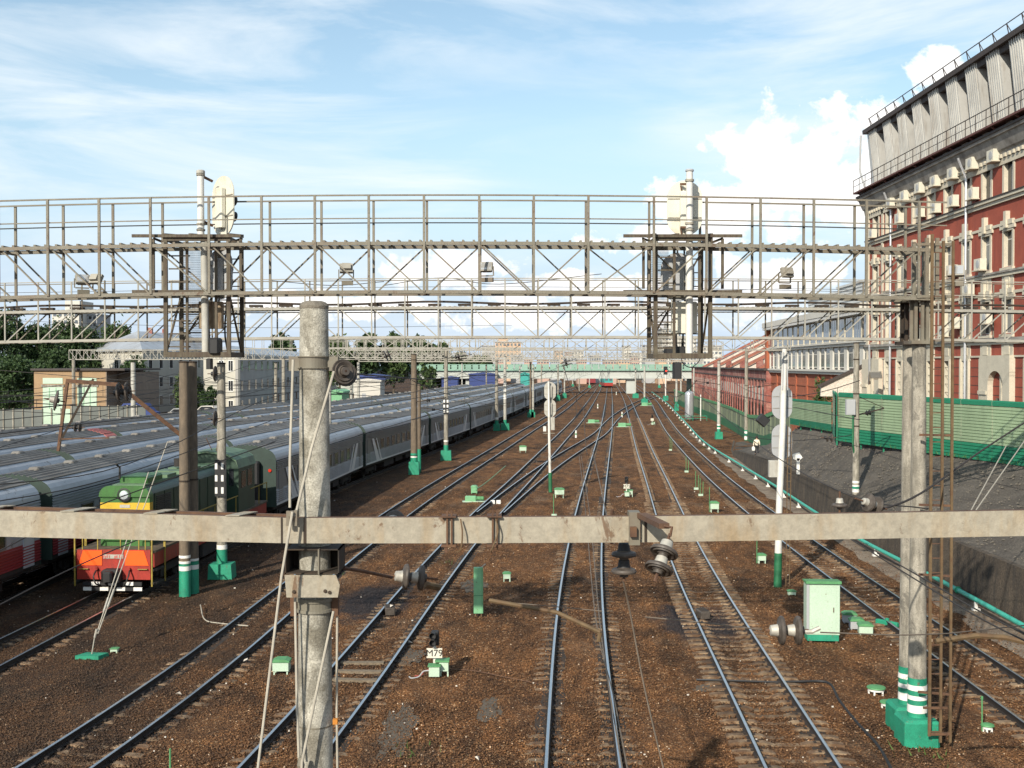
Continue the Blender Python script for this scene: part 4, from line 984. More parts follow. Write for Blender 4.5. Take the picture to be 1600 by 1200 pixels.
# ---- near transverse beam
YB = 11.7
def ZB(px, py): return W(px, py, YB)
bp = [(-140, 793, 834), (0, 797.5, 838.5), (230, 803, 844), (455, 809.5, 849), (700, 808.5, 849), (1000, 807, 847.5), (1300, 803, 843), (1600, 797.5, 837.5), (1750, 795, 835)]
root = thing('crossing_beam', 'pale rust-speckled steel beam running right across the near foreground', 'beam', tuple(ZB(800, 830)), 0)
def beam_seg(a, b, name='web'):
    pts = [p for p in np.linspace(a, b, 5)]
    mb = MB()
    for u, v in zip(pts[:-1], pts[1:]):
        zt = [ZB(p, float(np.interp(p, [q[0] for q in bp], [q[1] for q in bp]))).z for p in (u, v)]
        zb = [ZB(p, float(np.interp(p, [q[0] for q in bp], [q[2] for q in bp]))).z for p in (u, v)]
        xu, xv = ZB(u, 820).x, ZB(v, 820).x
        # channel: web in front, two flanges going back
        mb.add([(xu, YB, zb[0]), (xv, YB, zb[1]), (xv, YB, zt[1]), (xu, YB, zt[0]), (xu, YB + .008, zb[0]), (xv, YB + .008, zb[1]), (xv, YB + .008, zt[1]), (xu, YB + .008, zt[0])],
               [(0, 1, 2, 3), (7, 6, 5, 4), (3, 2, 6, 7), (0, 4, 5, 1), (1, 5, 6, 2), (0, 3, 7, 4)], 0)
        for zz, t in ((zt, -.012), (zb, .012)):
            z0 = [z + (0 if t < 0 else t) for z in zz]; z1 = [z + (t if t < 0 else 0) for z in zz]
            mb.add([(xu, YB + .008, z1[0]), (xv, YB + .008, z1[1]), (xv, YB + .10, z1[1]), (xu, YB + .10, z1[0]), (xu, YB + .008, z0[0]), (xv, YB + .008, z0[1]), (xv, YB + .10, z0[1]), (xu, YB + .10, z0[0])],
                   [(0, 3, 2, 1), (4, 5, 6, 7), (0, 1, 5, 4), (1, 2, 6, 5), (2, 3, 7, 6), (3, 0, 4, 7)], 1 if t < 0 else 0)
    return part(root, name, mb, [M['beam'], M['rust']], world=True)
beam_seg(-140, 439, 'beam_length'); beam_seg(441, 474, 'beam_length'); beam_seg(479, 998, 'beam_length'); beam_seg(1001, 1750, 'beam_length')
def bz(px): return (ZB(px, float(np.interp(px, [q[0] for q in bp], [q[1] for q in bp]))).z, ZB(px, float(np.interp(px, [q[0] for q in bp], [q[2] for q in bp]))).z)
for px in (440.3, 476.5, 1009):
    t, b = bz(px); x = ZB(px, 800).x; part(root, 'stiffener_plate', MB().box(x - (.010 if px < 470 else .014), x + (.010 if px < 470 else .014), YB - .004, YB + .09, b + .002, t - .002), M['beam_dark'], world=True)
for px in (-20, 110, 240, 368):
    t, b = bz(px); x = ZB(px, 800).x; part(root, 'batten', MB().add([(x - .10, YB - .01, t + .004), (x + .04, YB - .01, t + .004), (x + .16, YB + .30, t + .004), (x + .02, YB + .30, t + .004), (x - .10, YB - .01, t + .014), (x + .04, YB - .01, t + .014), (x + .16, YB + .30, t + .014), (x + .02, YB + .30, t + .014)],
            [(0, 3, 2, 1), (4, 5, 6, 7), (0, 1, 5, 4), (1, 2, 6, 5), (2, 3, 7, 6), (3, 0, 4, 7)]), M['beam'], world=True)
t0, b0 = bz(-100); t1, b1 = bz(455)
part(root, 'rear_channel', MB().bar((ZB(-140, 800).x, YB + .3, bz(-140)[0] - .12), (ZB(440, 800).x, YB + .3, t1 - .12), .06, .24), M['rust'], world=True)
for px in (702, 773):      # clamps
    t, b = bz(px); x = ZB(px, 800).x
    mb = MB().bar((x - .02, YB - .03, b - .06), (x - .02, YB - .03, t + .07), .018).bar((x + .025, YB - .03, b - .06), (x + .025, YB - .03, t + .07), .018)
    mb.box(x - .08, x + .07, YB - .06, YB + .14, t + .004, t + .02).box(x - .08, x + .07, YB - .06, YB + .14, b - .03, b - .008)
    mb.box(x - .045, x - .015, YB - .05, YB - .01, b - .09, b - .03)
    part(root, 'clamp', mb, M['rust'], world=True)
for px, dx in ((720, 6), (775, -38)):
    t, b = bz(px); x = ZB(px, 800).x
    part(root, 'loop_wire', MB().tube(catmull([(x, YB - .05, t - .01), (x + .02, YB - .10, t - .14), (x + dx * .001, YB - .12, b - .04), (x - .05, YB - .07, b - .08)], 6), .008, 6), M['rust_tan'], world=True, sm=True)
# arm carrying the big insulators
t, b = bz(995); xa = ZB(990, 800).x
mb = MB().box(xa - .05, xa + .06, YB - .06, YB + .12, b - .02, t + .05)
part(root, 'clamp', mb, M['steel_rear'], world=True)
part(root, 'clamp_bolt', MB().box(xa - .045, xa + .02, YB - .12, YB - .06, (t + b) / 2 - .06, (t + b) / 2 + .04), M['rust'], world=True)
p0 = Vector((ZB(1002, 800).x, YB - .05, t + .02)); p1 = W(1038, 822, 10.75)
part(root, 'bracket_arm', MB().bar(p0, p1, .10, .05), M['rust'], world=True)
part(root, 'hook', MB().tube([p1, W(1050, 824, 10.7), W(1047, 838, 10.7)], .014, 6), M['rust'], world=True)
insulator('big two-disc insulator hanging from the bracket on the near beam', W(1043, 846, 10.7), Vector(W(1028, 893, 10.55)) - Vector(W(1043, 846, 10.7)), 2, .135, 1.0, rod=.08)
insulator('darker two-disc insulator hanging straight below the beam, left of the big one', W(975, 849, 12.3), (0, 0, -1), 2, .13, 1.05, dark=True, rod=.05)
insulator('brown insulator whose dome shows above the beam left of the middle track', W(956, 812, 12.5), (0, .3, -1), 1, .17, 1.0)
insulator('round brown insulator behind the beam right of the near column', W(612, 812, 13.5), (.2, .9, -.25), 1, .13)
insulator('pair of discs strung sideways right of the near column', W(618, 900, 14.3), (1, .25, -.12), 2, .14, 1.15, rod=.15)
insulator('pair of discs strung sideways below the beam near the green cabinet', W(1204, 985, 12.0), (1, 0, .0), 2, .15, 1.02, rod=.05)
insulator('large insulator on the wire against the dark bank', W(1349, 783, 20.0), (1, .5, -.35), 2, .15, 1.1, rod=.2)
insulator('small capped insulator above the beam against the bank', W(1312, 779, 19.0), (0, 0, -1), 1, .13)
insulator('twin black discs hanging left of the brown twin poles', W(113, 668, 42.3), (1, 0, 0), 2, .16, 1.0, dark=True)
insulator('two black discs against the house wall by the garage', W(178, 614, 30.0), (1, 0, .1), 2, .20, 1.3, dark=True)
insulator('brown ball-shaped insulator in front of the far garage', W(78, 624, 26), (1, .4, -.2), 1, .20, 1.2)
insulator('black insulator right of the brown twin poles, upper one', W(330, 584, 38), (1, 0, 0), 1, .22, 1.2, dark=True)
insulator('black insulator right of the brown twin poles, lower one', W(330, 654, 38), (1, 0, 0), 1, .22, 1.2, dark=True)
insulator('small black disc pair on the wire over the dark bank', W(1288, 684, 45), (1, 0, 0), 2, .16, 1.0, dark=True)
insulator('dark insulator with a dropper hanging before the bridge', W(883, 562, 60), (.3, 0, -1), 2, .30, 1.0, dark=True)
insulator('dark insulator beside the top of the mottled pole', W(716, 554, 90), (.2, 0, -1), 2, .45, 1.4, dark=True)
insulator('slanting dark insulator left of the mottled pole', W(600, 558, 70), (.7, 0, .3), 2, .30, 1.2, dark=True)

# ---- near column
YN = 12.1; xn = XY(491, YN)
zc = lambda py: W(491, py, YN).z
col = thing('near_column', 'tall mottled concrete column in the left foreground, passing behind the beam', 'column', (xn, YN, 0), 0)
zt_ = zc(478)
hs = list(np.linspace(0, zt_, 9))
part(col, 'shaft', MB().tube([(0, 0, h) for h in hs], [(.295 + (zt_ - h) * .0150) / 2 for h in hs], 40), M['concrete_near'], sm=True)
rN = lambda z: (.295 + (zt_ - z) * .0150) / 2
part(col, 'crown', MB().lathe([(rN(zt_) + .004, zt_ - .03), (rN(zt_) + .005, zt_), (rN(zt_) - .02, zt_ + .035), (rN(zt_) - .06, zt_ + .05)], n=32), mat('rough_crown', (.17, .15, .12), .95, var=.3, scale=20, bump=.8), sm=True)
z = zc(566); r_ = rN(z)
cl = part(col, 'upper_clamp', MB().lathe([(r_ + .004, z - .065), (r_ + .022, z - .065), (r_ + .022, z - .052), (r_ + .008, z - .05), (r_ + .008, z + .05), (r_ + .022, z + .052), (r_ + .022, z + .065), (r_ + .004, z + .065)], n=32), M['steel_rear'])
for sx in (-1, 1): part(cl, 'lug', MB().box(sx * (r_ + .05) - .055, sx * (r_ + .05) + .055, -.055, .055, z - .09, z + .06), M['steel_rear'])
z2 = zc(942); r2 = rN(z2)
c2 = part(col, 'lower_clamp', MB().lathe([(r2 + .004, z2 - .08), (r2 + .026, z2 - .08), (r2 + .022, z2 - .05), (r2 + .010, z2 - .048), (r2 + .010, z2 + .03), (r2 + .026, z2 + .03), (r2 + .026, z2 + .07), (r2 + .004, z2 + .07)], n=32), M['steel_rear'])
for sx in (-1, 1): part(c2, 'lug', MB().box(sx * (r2 + .045) - .035, sx * (r2 + .045) + .035, -.05, .05, z2 - .13, z2 + .10), M['rust'])
z3 = zc(1131); part(col, 'thin_strap', MB().lathe([(rN(z3) + .003, z3 - .008), (rN(z3) + .003, z3 + .008)], n=32), M['steel_rear'])
xl, xr = XY(444, YN - .3) - xn, XY(529, YN - .3) - xn
za_, zb2 = zc(889), zc(851)
sd = part(col, 'saddle_box', MB().box(xl, xr, -.30, .12, za_, za_ + .012).box(xl, xr, -.30, .12, zb2 - .012, zb2).box(xl, xl + .012, -.30, .12, za_, zb2).box(xr - .012, xr, -.30, .12, za_, zb2).box(xl, xr, .11, .125, za_, zb2), M['beam_dark'])  # shade of the open box deepened by its dark steel colour
part(sd, 'gusset', MB().box((xl + xr) / 2 + .07, (xl + xr) / 2 + .085, -.36, -.30, zc(888), zc(850)), M['steel_rear'])
pl = part(col, 'saddle_plate', MB().extrude([(xl + .02, zc(924)), (xr - .01, zc(924)), (xr + .01, zc(905)), (xr - .03, zc(890)), (xl + .0, zc(890)), (xl + .01, zc(905))], 'y', -.32, -.30), M['beam'])
for bx, by in ((458, 915), (507, 914), (514, 916)): part(pl, 'bolt_hole', MB().lathe([(.018, 0), (.018, .012), (.01, .014)], (XY(bx, YN - .33) - xn, -.322, zc(by)), (0, -1, 0), 10), M['beam_dark'])
part(col, 'insulator_arm', MB().bar((r_ + .06, -.02, z - .02), (r_ + .20, .05, z - .06), .07), M['rust'])
insulator('brown insulator bolted on the right of the near column clamp', W(528, 583, YN + .05), (.55, -.7, .12), 1, .135, 1.0, rod=.0)
insulator('companion brown disc half hidden behind the near column clamp', W(533, 586, YN + .35), (.5, -.8, .1), 1, .135, 1.0, rod=.0)
# guy rods of the near column
def rods(label, segs, r=.011, m='wire_pale', name='guy_rod', cat='guy rod'):
    pts = [[W(px, py, Y) for px, py, Y in s] for s in segs]; o0 = pts[0][0]
    mb = MB()
    for s in pts: mb.tube(s, r, 7)
    return solo(name, mb, M[m], label, cat, sm=True, origin=tuple(o0))
rods('straight left tie rod on the near column above the beam', [[(458, 562, 11.85), (453, 720, 11.75), (453, 793, 11.7)]], .014)
rods('slanting tie rod crossing the near column above the beam', [[(522, 580, 11.8), (487, 700, 11.75), (463, 800, 11.6)]], .014)
rods('long rod running from the beam clamp down to the lower left edge', [[(457, 800, 11.55), (440, 900, 11.5), (403, 1200, 11.3), (395, 1270, 11.2)]], .014)
rods('lower left vertical tie rod on the near column', [[(461, 930, 11.9), (464, 1100, 11.85), (467, 1184, 11.8)]], .014)
rods('lower slanting tie rod crossing the near column', [[(521, 955, 11.9), (497, 1070, 11.8), (472, 1190, 11.7), (468, 1270, 11.7)]], .014)
rods('lower right vertical tie rod on the near column', [[(527, 945, 12.1), (526, 1100, 12.1), (528, 1270, 12.1)]], .013)
mb = MB(); c = W(457, 806, 11.6); mb.lathe([(.03, -.05), (.045, 0), (.03, .05)], c, (0, 0, 1), 10).box(c.x - .06, c.x - .02, c.y - .02, c.y + .02, c.z - .1, c.z + .05).box(c.x + .02, c.x + .05, c.y - .02, c.y + .02, c.z - .1, c.z + .06)
solo('rod_shackle', mb, M['steel_rear'], 'shackle joining the tie rods on the beam beside the near column', 'shackle', origin=tuple(c))
c = W(470, 1192, 11.75); mb = MB().lathe([(.03, -.08), (.04, -.02), (.02, .06)], c, (0, 0, 1), 10).tube([c, W(463, 1230, 11.7)], .02, 8)
solo('rod_shackle', mb, M['steel_rear'], 'shackle on the lower tie rods at the bottom edge', 'shackle', origin=tuple(c))
c = W(524, 1127, 12.0); solo('orange_clip', MB().cbox(c, (.05, .05, .055)), mat('orange_tag', (.45, .17, .02), .6), 'small orange clip on the near column strap', 'clip', origin=tuple(c))
# brown cantilever tubes low over the tracks
rods('bent brown cantilever tube hanging over the middle track', [[(765, 938, 17.5), (870, 957, 17), (938, 988, 16.8)], [(938, 988, 16.8), (935, 1002, 16.8)]], .033, 'rust_tan', 'cantilever_tube', 'cantilever')
rods('brown cantilever tube reaching off to the right edge beyond the columns', [[(1462, 1002, 20), (1525, 993, 20), (1570, 996, 20), (1640, 1013, 20)]], .05, 'rust_tan', 'cantilever_tube', 'cantilever')
rods('rusty rod linking the near column to the sideways disc pair', [[(516, 884, 12.2), (570, 893, 13), (612, 902, 14)]], .02, 'rust', 'insulator_rod', 'rod')
rods('stubby wooden end piece right of the sideways disc pair', [[(664, 913, 14.8), (686, 918, 15.0)]], .045, 'rust_tan', 'end_fitting', 'fitting')
rods('short pale fitting right of the lower sideways disc pair', [[(1252, 987, 12), (1270, 987, 12)], [(1268, 987, 12), (1281, 981, 12)]], .025, 'cap', 'end_fitting', 'fitting')
# ================================================================== LINESIDE EQUIPMENT
def put(px, py): return G(px, py)
def small_box(label, px, py, w=.42, d=.34, h=.30, legs=.14, rz=0.0, lid='green_mid', body='mint', name='track_box', post=0, group='small green-lidded boxes on the ballast'):
    g = put(px, py); root = thing(name, label, 'track box', tuple(g), rz, group)
    part(root, 'case', MB().bevbox(-w / 2, w / 2, -d / 2, d / 2, legs, legs + h * .75, .012), M[body])
    part(root, 'lid', MB().extrude([(-w / 2 - .03, legs + h * .75), (w / 2 + .03, legs + h * .75), (w / 2 + .02, legs + h * .86), (w * .3, legs + h), (-w * .3, legs + h), (-w / 2 - .02, legs + h * .86)], 'y', -d / 2 - .03, d / 2 + .03), M[lid])
    for sx in (-1, 1):
        for sy in (-1, 1): part(root, 'leg', MB().box(sx * w * .4 - .02, sx * w * .4 + .02, sy * d * .36 - .02, sy * d * .36 + .02, -.02, legs), M[body])
    if post: part(root, 'rod', MB().tube([(-w * .5 - .04, 0, 0), (-w * .5 - .04, 0, post)], .018, 6), M['green_mid'])
    return root
small_box('green-lidded box left of the near column foot', 440, 1052, .46, .34, .34, .10)
small_box('tiny box on thin legs right of the tall green case', 792, 908, .30, .25, .26, .12)
small_box('tiny flat box right of the base of the white signal mast', 874, 778, .62, .45, .42, .25)
small_box('small box near the beam between the last two tracks', 1116, 800, .50, .4, .45, .2, post=1.5)
small_box('tiny box just left of the right signal mast base', 1190, 880, .34, .3, .30, .14, post=1.0)
small_box('small white-bodied box beside the green foot of the right signal mast', 1237, 930, .28, .22, .16, .04)
small_box('small pale box beside the green rod left of the curve', 817, 707, .7, .5, .5, .2)
small_box('green cube with a thin rod slanting away from it', 741, 771, .42, .42, .5, .06, body='green_light', lid='green_light')
small_box('small lidded box beside the guy anchor on the left', 179, 1019, .22, .16, .10, .04)
for px, py, w, lab in ((1369, 1084, .46, 'round green-topped pit cover on white legs, larger one of the pair'), (1387, 1107, .36, 'round green-topped pit cover on white legs, smaller one by the column foot'),
                       (1543, 1144, .28, 'round green-topped pit cover with a thin green rod, lower right')):
    g = put(px, py); root = thing('pit_cover', lab, 'pit cover', tuple(g), 0, 'round pit covers near the right columns')
    part(root, 'top', MB().lathe([(w / 2, .15), (w / 2 + .02, .16), (w / 2 + .01, .19), (w * .3, .215), (.02, .22)], n=22), M['green_mid'], sm=True)
    part(root, 'ring', MB().lathe([(w / 2 - .02, .09), (w / 2 - .02, .15)], n=22), M['bright'])
    for k in range(5):
        a = k * 2 * math.pi / 5 + .4; x, y = math.cos(a) * (w / 2 - .04), math.sin(a) * (w / 2 - .04)
        part(root, 'leg', MB().box(x - .02, x + .02, y - .02, y + .02, -.02, .1), M['bright'])
    if px > 1500: part(root, 'rod', MB().tube([(-.13, 0, 0), (-.13, .02, .82)], .017, 6).tube([(-.13, .02, .78), (-.13, .02, .86)], .03, 6), M['green_mid'])
# row of three boxes behind the cabinet
for i, (px, py) in enumerate([(1327, 972), (1338, 982), (1352, 990)]):
    small_box(('farthest', 'middle', 'nearest')[i] + ' of the three joined boxes right of the pale green cabinet', px, py, .44, .36, .34, .02, rz=R(-8), body='far_grey' if i < 2 else 'mint')
g = put(1386, 978); root = thing('point_clamp', 'green clamp casting beside the rightmost track near the columns', 'rail clamp', tuple(g), R(-52))
part(root, 'casting', MB().bevbox(-.42, .42, -.08, .08, .02, .18, .03), M['green']); part(root, 'boss', MB().lathe([(.07, .15), (.07, .25), (.03, .27)], n=10), M['green'])
# cabinets
g = put(1284, 1003); root = thing('relay_cabinet', 'tall pale green cabinet on a dark green plinth, right foreground', 'cabinet', tuple(g), R(-4))
part(root, 'case', MB().bevbox(-.52, .52, -.22, .30, .28, 1.90, .015), M['mint'])
part(root, 'door', MB().box(-.42, .40, -.236, -.22, .31, 1.84), M['mint']); part(root, 'side_panel', MB().box(-.52, -.44, -.245, -.22, .31, 1.86), M['far_grey'])
part(root, 'roof', MB().extrude([(-.30, 1.90), (.36, 1.90), (.36, 1.94), (-.30, 1.985)], 'x', -.55, .55), M['green_mid'])
part(root, 'plinth', MB().box(-.49, .49, -.21, .28, .08, .28), M['green'])
for sx in (-.42, .38): part(root, 'leg', MB().box(sx, sx + .08, -.2, .26, -.04, .08), M['rust'])
part(root, 'handle', MB().box(.30, .33, -.262, -.236, 1.0, 1.15), M['steel_rear'])
g = put(747.5, 962); root = thing('cable_case', 'slim upright bright green case between the two left tracks, standing on short legs', 'cabinet', tuple(g), R(3))
part(root, 'case', MB().bevbox(-.165, .165, -.10, .12, .10, 1.70, .012), M['green_light'])
part(root, 'seam', MB().box(-.163, .163, -.106, -.10, .72, .735), M['green_dark']); part(root, 'door_edge', MB().box(.12, .128, -.107, -.10, .12, 1.66), M['green_dark'])
for sx in (-.12, .08): part(root, 'leg', MB().box(sx, sx + .04, -.06, .06, -.03, .1), M['rust_tan'])
part(root, 'top_bracket', MB().bar((.1, 0, 1.7), (.25, 0, 1.82), .03), M['cap'])
# dwarf signal
def dwarf(label, px, py, txt=None, k=1.0):
    g = put(px, py); root = thing('dwarf_signal', label, 'dwarf signal', tuple(g), 0, 'dwarf signals between the tracks')
    part(root, 'stem', MB().tube([(0, .05, 0), (0, .05, 1.0 * k)], .045, 10), M['white'])
    hd = part(root, 'signal_head', MB().bevbox(-.10, .12, -.02, .2, .86 * k, 1.26 * k, .03), M['black'])
    for z in (.96, 1.16): part(hd, 'hood', MB().lathe([(.085, 0), (.095, .08), (.10, .2), (.09, .2), (.08, .05)], (0, -.02, z * k), (-.25, -1, .05), 14), M['black'], sm=True)
    pl = part(root, 'number_plate', MB().box(-.22, .22, -.06, -.05, .52 * k, .80 * k), M['cream'])
    if txt:
        me = text_mesh(txt, .27); o_ = part(pl, 'lettering', me, None); o_.location = (0, -.066, .655 * k); o_.rotation_euler = (R(90), 0, 0)
    part(root, 'relay_box', MB().bevbox(-.14, .16, -.32, -.06, .06, .34, .012), M['mint']); part(root, 'relay_lid', MB().box(-.17, .19, -.35, -.03, .34, .37), M['green_mid'])
    part(root, 'side_box', MB().bevbox(.14, .40, -.12, .2, .16, .42, .012), M['mint']); part(root, 'side_lid', MB().box(.02, .42, -.15, .23, .42, .46), M['green_mid'])
    for x in (.18, .38): part(root, 'leg', MB().box(x - .02, x + .02, -.1, -.06, -.02, .16), M['mint'])
    part(root, 'cable', MB().tube(catmull([(-.14, -.1, .2), (-.28, -.1, .16), (-.38, -.12, .04), (-.55, -.12, .03)], 4), .018, 6), mat('red_cable', (.25, .03, .02), .6))
    part(root, 'grey_cable', MB().tube(catmull([(-.12, -.25, .22), (-.3, -.2, .18), (-.42, -.3, .06), (-.62, -.35, .03), (-.7, -.2, .03)], 4), .018, 6), M['far_grey'])
    return root
dwarf('dwarf signal with number plate M79 and green-lidded boxes, in front of the slim green case', 679, 1056, 'M79')
dwarf('dwarf signal with pale plate in the middle between two tracks above the beam', 979, 776, 'M75', 1.05)
dwarf('far dwarf signal with white plate just left of the silver tank track', 1019, 664, None, 1.2)
# masts with back-turned shields
g = put(860, 769); root = thing('signal_mast', 'white signal mast with two stacked pale shields and a green foot, centre of the yard', 'signal', tuple(g), 0, 'white signal masts between the tracks')
zt2 = W(857, 596, g.y).z
part(root, 'mast', MB().tube([(0, 0, 0), (-.08, 0, zt2 * .5), (-.13, 0, zt2)], [.10, .09, .07], 12), M['white'], sm=True)
part(root, 'green_base', MB().tube([(0, 0, 0), (-.02, 0, 1.35)], [.13, .125], 12), M['green_dark'], sm=True)
for py in (611, 638): signal_head(root, -.02, .28, W(860, py, g.y).z, .82, 1.25, m='concrete_pale')
part(root, 'relay_case', MB().bevbox(-.12, .30, .05, .3, W(860, 672, g.y).z, W(860, 652, g.y).z, .02), M['concrete_pale'])
part(root, 'crosshead', MB().bar((-.5, -.02, W(860, 677, g.y).z), (.3, -.02, W(860, 677, g.y).z), .06), M['steel_rear']); part(root, 'telephone_case', MB().box(-.5, -.3, -.1, .1, W(860, 674, g.y).z, W(860, 666, g.y).z), M['white'])
g = put(1215, 917); root = thing('signal_mast', 'white signal mast with stacked grey shields and ladder, green foot, right of the last-but-one track', 'signal', tuple(g), 0, 'white signal masts between the tracks')
zt2 = W(1225, 545, g.y).z
part(root, 'mast', MB().tube([(0, 0, 0), (.05, 0, 3.2), (.18, 0, 6.5), (.24, 0, zt2)], [.15, .13, .125, .10], 14), M['white'], sm=True)
part(root, 'green_base', MB().tube([(0, 0, 0), (.02, 0, 1.35)], [.16, .152], 14), M['green_dark'], sm=True)
part(root, 'lattice_top', MB().bar((.15, -.1, 7.8), (.18, -.1, 9.3), .04).bar((.34, -.1, 7.8), (.31, -.1, 9.3), .04), M['far_grey'])
for dx in (.30, .44): part(root, 'ladder_stile', MB().bar((dx, -.1, 0), (dx + .06, -.1, 6.4), .03), M['rust_tan'])
for k in range(20): part(root, 'rung', MB().bar((.30, -.1, .3 + .3 * k), (.48, -.1, .3 + .3 * k), .018), M['rust_tan'])
for py in (629, 691): signal_head(root, (1223 if py < 650 else 1221) / 1 * 0 + .22, .32, W(1223, py, g.y).z, .84, 1.36 if py < 650 else 1.4, m='far_grey', rz=R(6))
part(root, 'relay_case', MB().bevbox(-.32, .06, .1, .36, W(1215, 746, g.y).z, W(1215, 720, g.y).z, .02), M['concrete_pale'])
part(root, 'route_indicator', MB().bevbox(-.28, .10, .3, .6, 0, .42, .03).xf(Matrix.Translation((-.3, 0, W(1205, 660, g.y).z)) @ Matrix.Rotation(R(-50), 4, 'Y')), M['black'])
# guy anchor on the left
g = put(143, 1027); root = thing('guy_anchor', 'green concrete anchor plate with taut guy wires, left foreground', 'guy anchor', tuple(g), 0)
part(root, 'anchor_plate', MB().extrude([(-.42, -.2), (.30, -.26), (.46, .16), (-.22, .24)], 'z', -.02, .10), M['green'])
part(root, 'anchor_rod', MB().tube([(0, .02, .08), (.10, 0, .62)], .02, 8), M['cap'])
part(root, 'turnbuckle', MB().tube([(.10, 0, .60), (.16, 0, .85)], .035, 8), M['cap'])
def rel(p): return Vector(p) - root.location
for a, b, m in (((151, 990, 34.5), (232, 738, 39.5), 'wire_pale'), ((153, 990, 34.5), (262, 690, 41), 'wire_pale')):
    mb = MB().tube([rel(W(*a)), rel(W(*b))], .018, 6); part(root, 'guy_wire', mb, M[m])
    q = rel(W(*a)).lerp(rel(W(*b)), .12); q2 = rel(W(*a)).lerp(rel(W(*b)), .2); part(root, 'wire_grip', MB().tube([q, q2], .035, 6), M['cap'])
# track boxes (magnets) on the stained patches
for px, py, lab in ((1098, 966, 'small grey box inside the pale sleeper track on an oily patch'), (609, 960, 'small grey box inside the track right of the near column on an oily patch')):
    g = put(px, py); root = thing('track_magnet', lab, 'track magnet', tuple(g), R(10)); part(root, 'case', MB().bevbox(-.17, .17, -.32, .30, .04, .30, .03), M['porcelain']); part(root, 'lid', MB().box(-.14, .14, -.28, .26, .302, .318), M['beam_dark'])
# white papers
for i, (px, py, lab) in enumerate([(640, 1005, 'crumpled white paper against the rail left of the dwarf signal M79'), (612, 948, 'white scrap lying on the small grey track box'), (746, 1186, 'white scrap on the ballast near the lower edge'), (279, 1085, 'single white pebble inside the left track'), (384, 1033, 'bluish scrap right of the left track')]):
    g = G(px, py, .03 if i != 1 else .33); mb = MB().add([(-.09, 0, 0), (.02, -.05, .05), (.10, .01, .01), (.0, .07, .06), (-.05, .03, .09)], [(0, 1, 4), (1, 2, 4), (2, 3, 4), (3, 0, 4), (0, 3, 2, 1)])
    o_ = solo('paper_scrap', mb, M['debris_white'], lab, 'litter'); o_.location = g; o_.rotation_euler[2] = i
# point machines and rods
def point_machine(label, px, py, k=1.0, rz=0.0):
    g = put(px, py); root = thing('point_machine', label, 'point machine', tuple(g), rz, 'green point machines beside the switches')
    part(root, 'case', MB().bevbox(-.42 * k, .30 * k, -.2 * k, .2 * k, .05, .38 * k, .05), M['green_light']); part(root, 'motor', MB().lathe([(.13 * k, 0), (.13 * k, .45 * k), (.06 * k, .5 * k)], (.3 * k, 0, .22 * k), (1, 0, 0), 12), M['green_mid'])
    part(root, 'base_plate', MB().box(-.6 * k, .95 * k, -.26 * k, .26 * k, 0, .05), M['mint']); return root
point_machine('pale green point machine left of the crossover start', 737, 784, 1.0)
point_machine('green point machine beside the middle of the crossover, left one', 925, 661, 1.4)
point_machine('green point machine beside the middle of the crossover, right one', 973, 667, 1.5)
point_machine('green point machine at the pier end of the crossover', 1008, 634, 1.8)
for i, px in enumerate((770, 779)):
    g = put(px, 787); mb = MB().bevbox(-.14, .14, -.12, .12, 0, .22, .02); solo('indicator_block', mb, M['bright'], ('left', 'right')[i] + ' of two small white blocks inside the track near the crossover', 'marker block', 'white blocks by the crossover').location = g
g = put(742, 764); lying('slanting_rod', 'thin green rod running up and away from the green cube', 'rod', [(743, 765, .3), (762, 752, .25), (790, 728, .2)], .03, M['green_light'])
for px, py, h, lab in ((1047, 704, 1.5, 'U-shaped green rod marker nearest the tank'), (1072, 738, 1.3, 'pair of thin green rods between the last two tracks, upper one'), (1087, 765, 1.3, 'pair of thin green rods between the last two tracks, middle one'), (1094, 775, 1.2, 'pair of thin green rods between the last two tracks, lower one'), (865, 807, 1.3, 'thin green stake by the white signal mast'), (266, 1215, .62, 'thin green stake at the bottom left edge')):
    g = put(px, py); root = thing('green_stake', lab, 'stake', tuple(g)); part(root, 'rod', MB().tube([(0, 0, 0), (0, 0, h)], .022, 6), M['green_mid']); part(root, 'foot', MB().cbox((.03, 0, .07), (.3 if py < 900 else .1, .2, .14)), M['mint'])
    if py < 790: part(root, 'rod', MB().tube([(.18, 0, 0), (.2, 0, h * .8)], .022, 6), M['green_mid'])
for px, py in ((934, 638), (972, 652), (900, 684), (963, 617)):
    g = put(px, py); h = .9
    root = thing('white_marker', {934: 'white peg standing left of the crossover, far', 972: 'white peg in the loop of the crossover', 900: 'white peg beside the crossover, nearest', 963: 'white peg near the bridge shadow'}[px], 'marker peg', tuple(g))
    part(root, 'peg', MB().tube([(0, 0, 0), (0, 0, h)], [.13, .10], 8), M['bright']); part(root, 'band', MB().tube([(0, 0, h * .4), (0, 0, h * .6)], .125, 8), M['green_mid'])
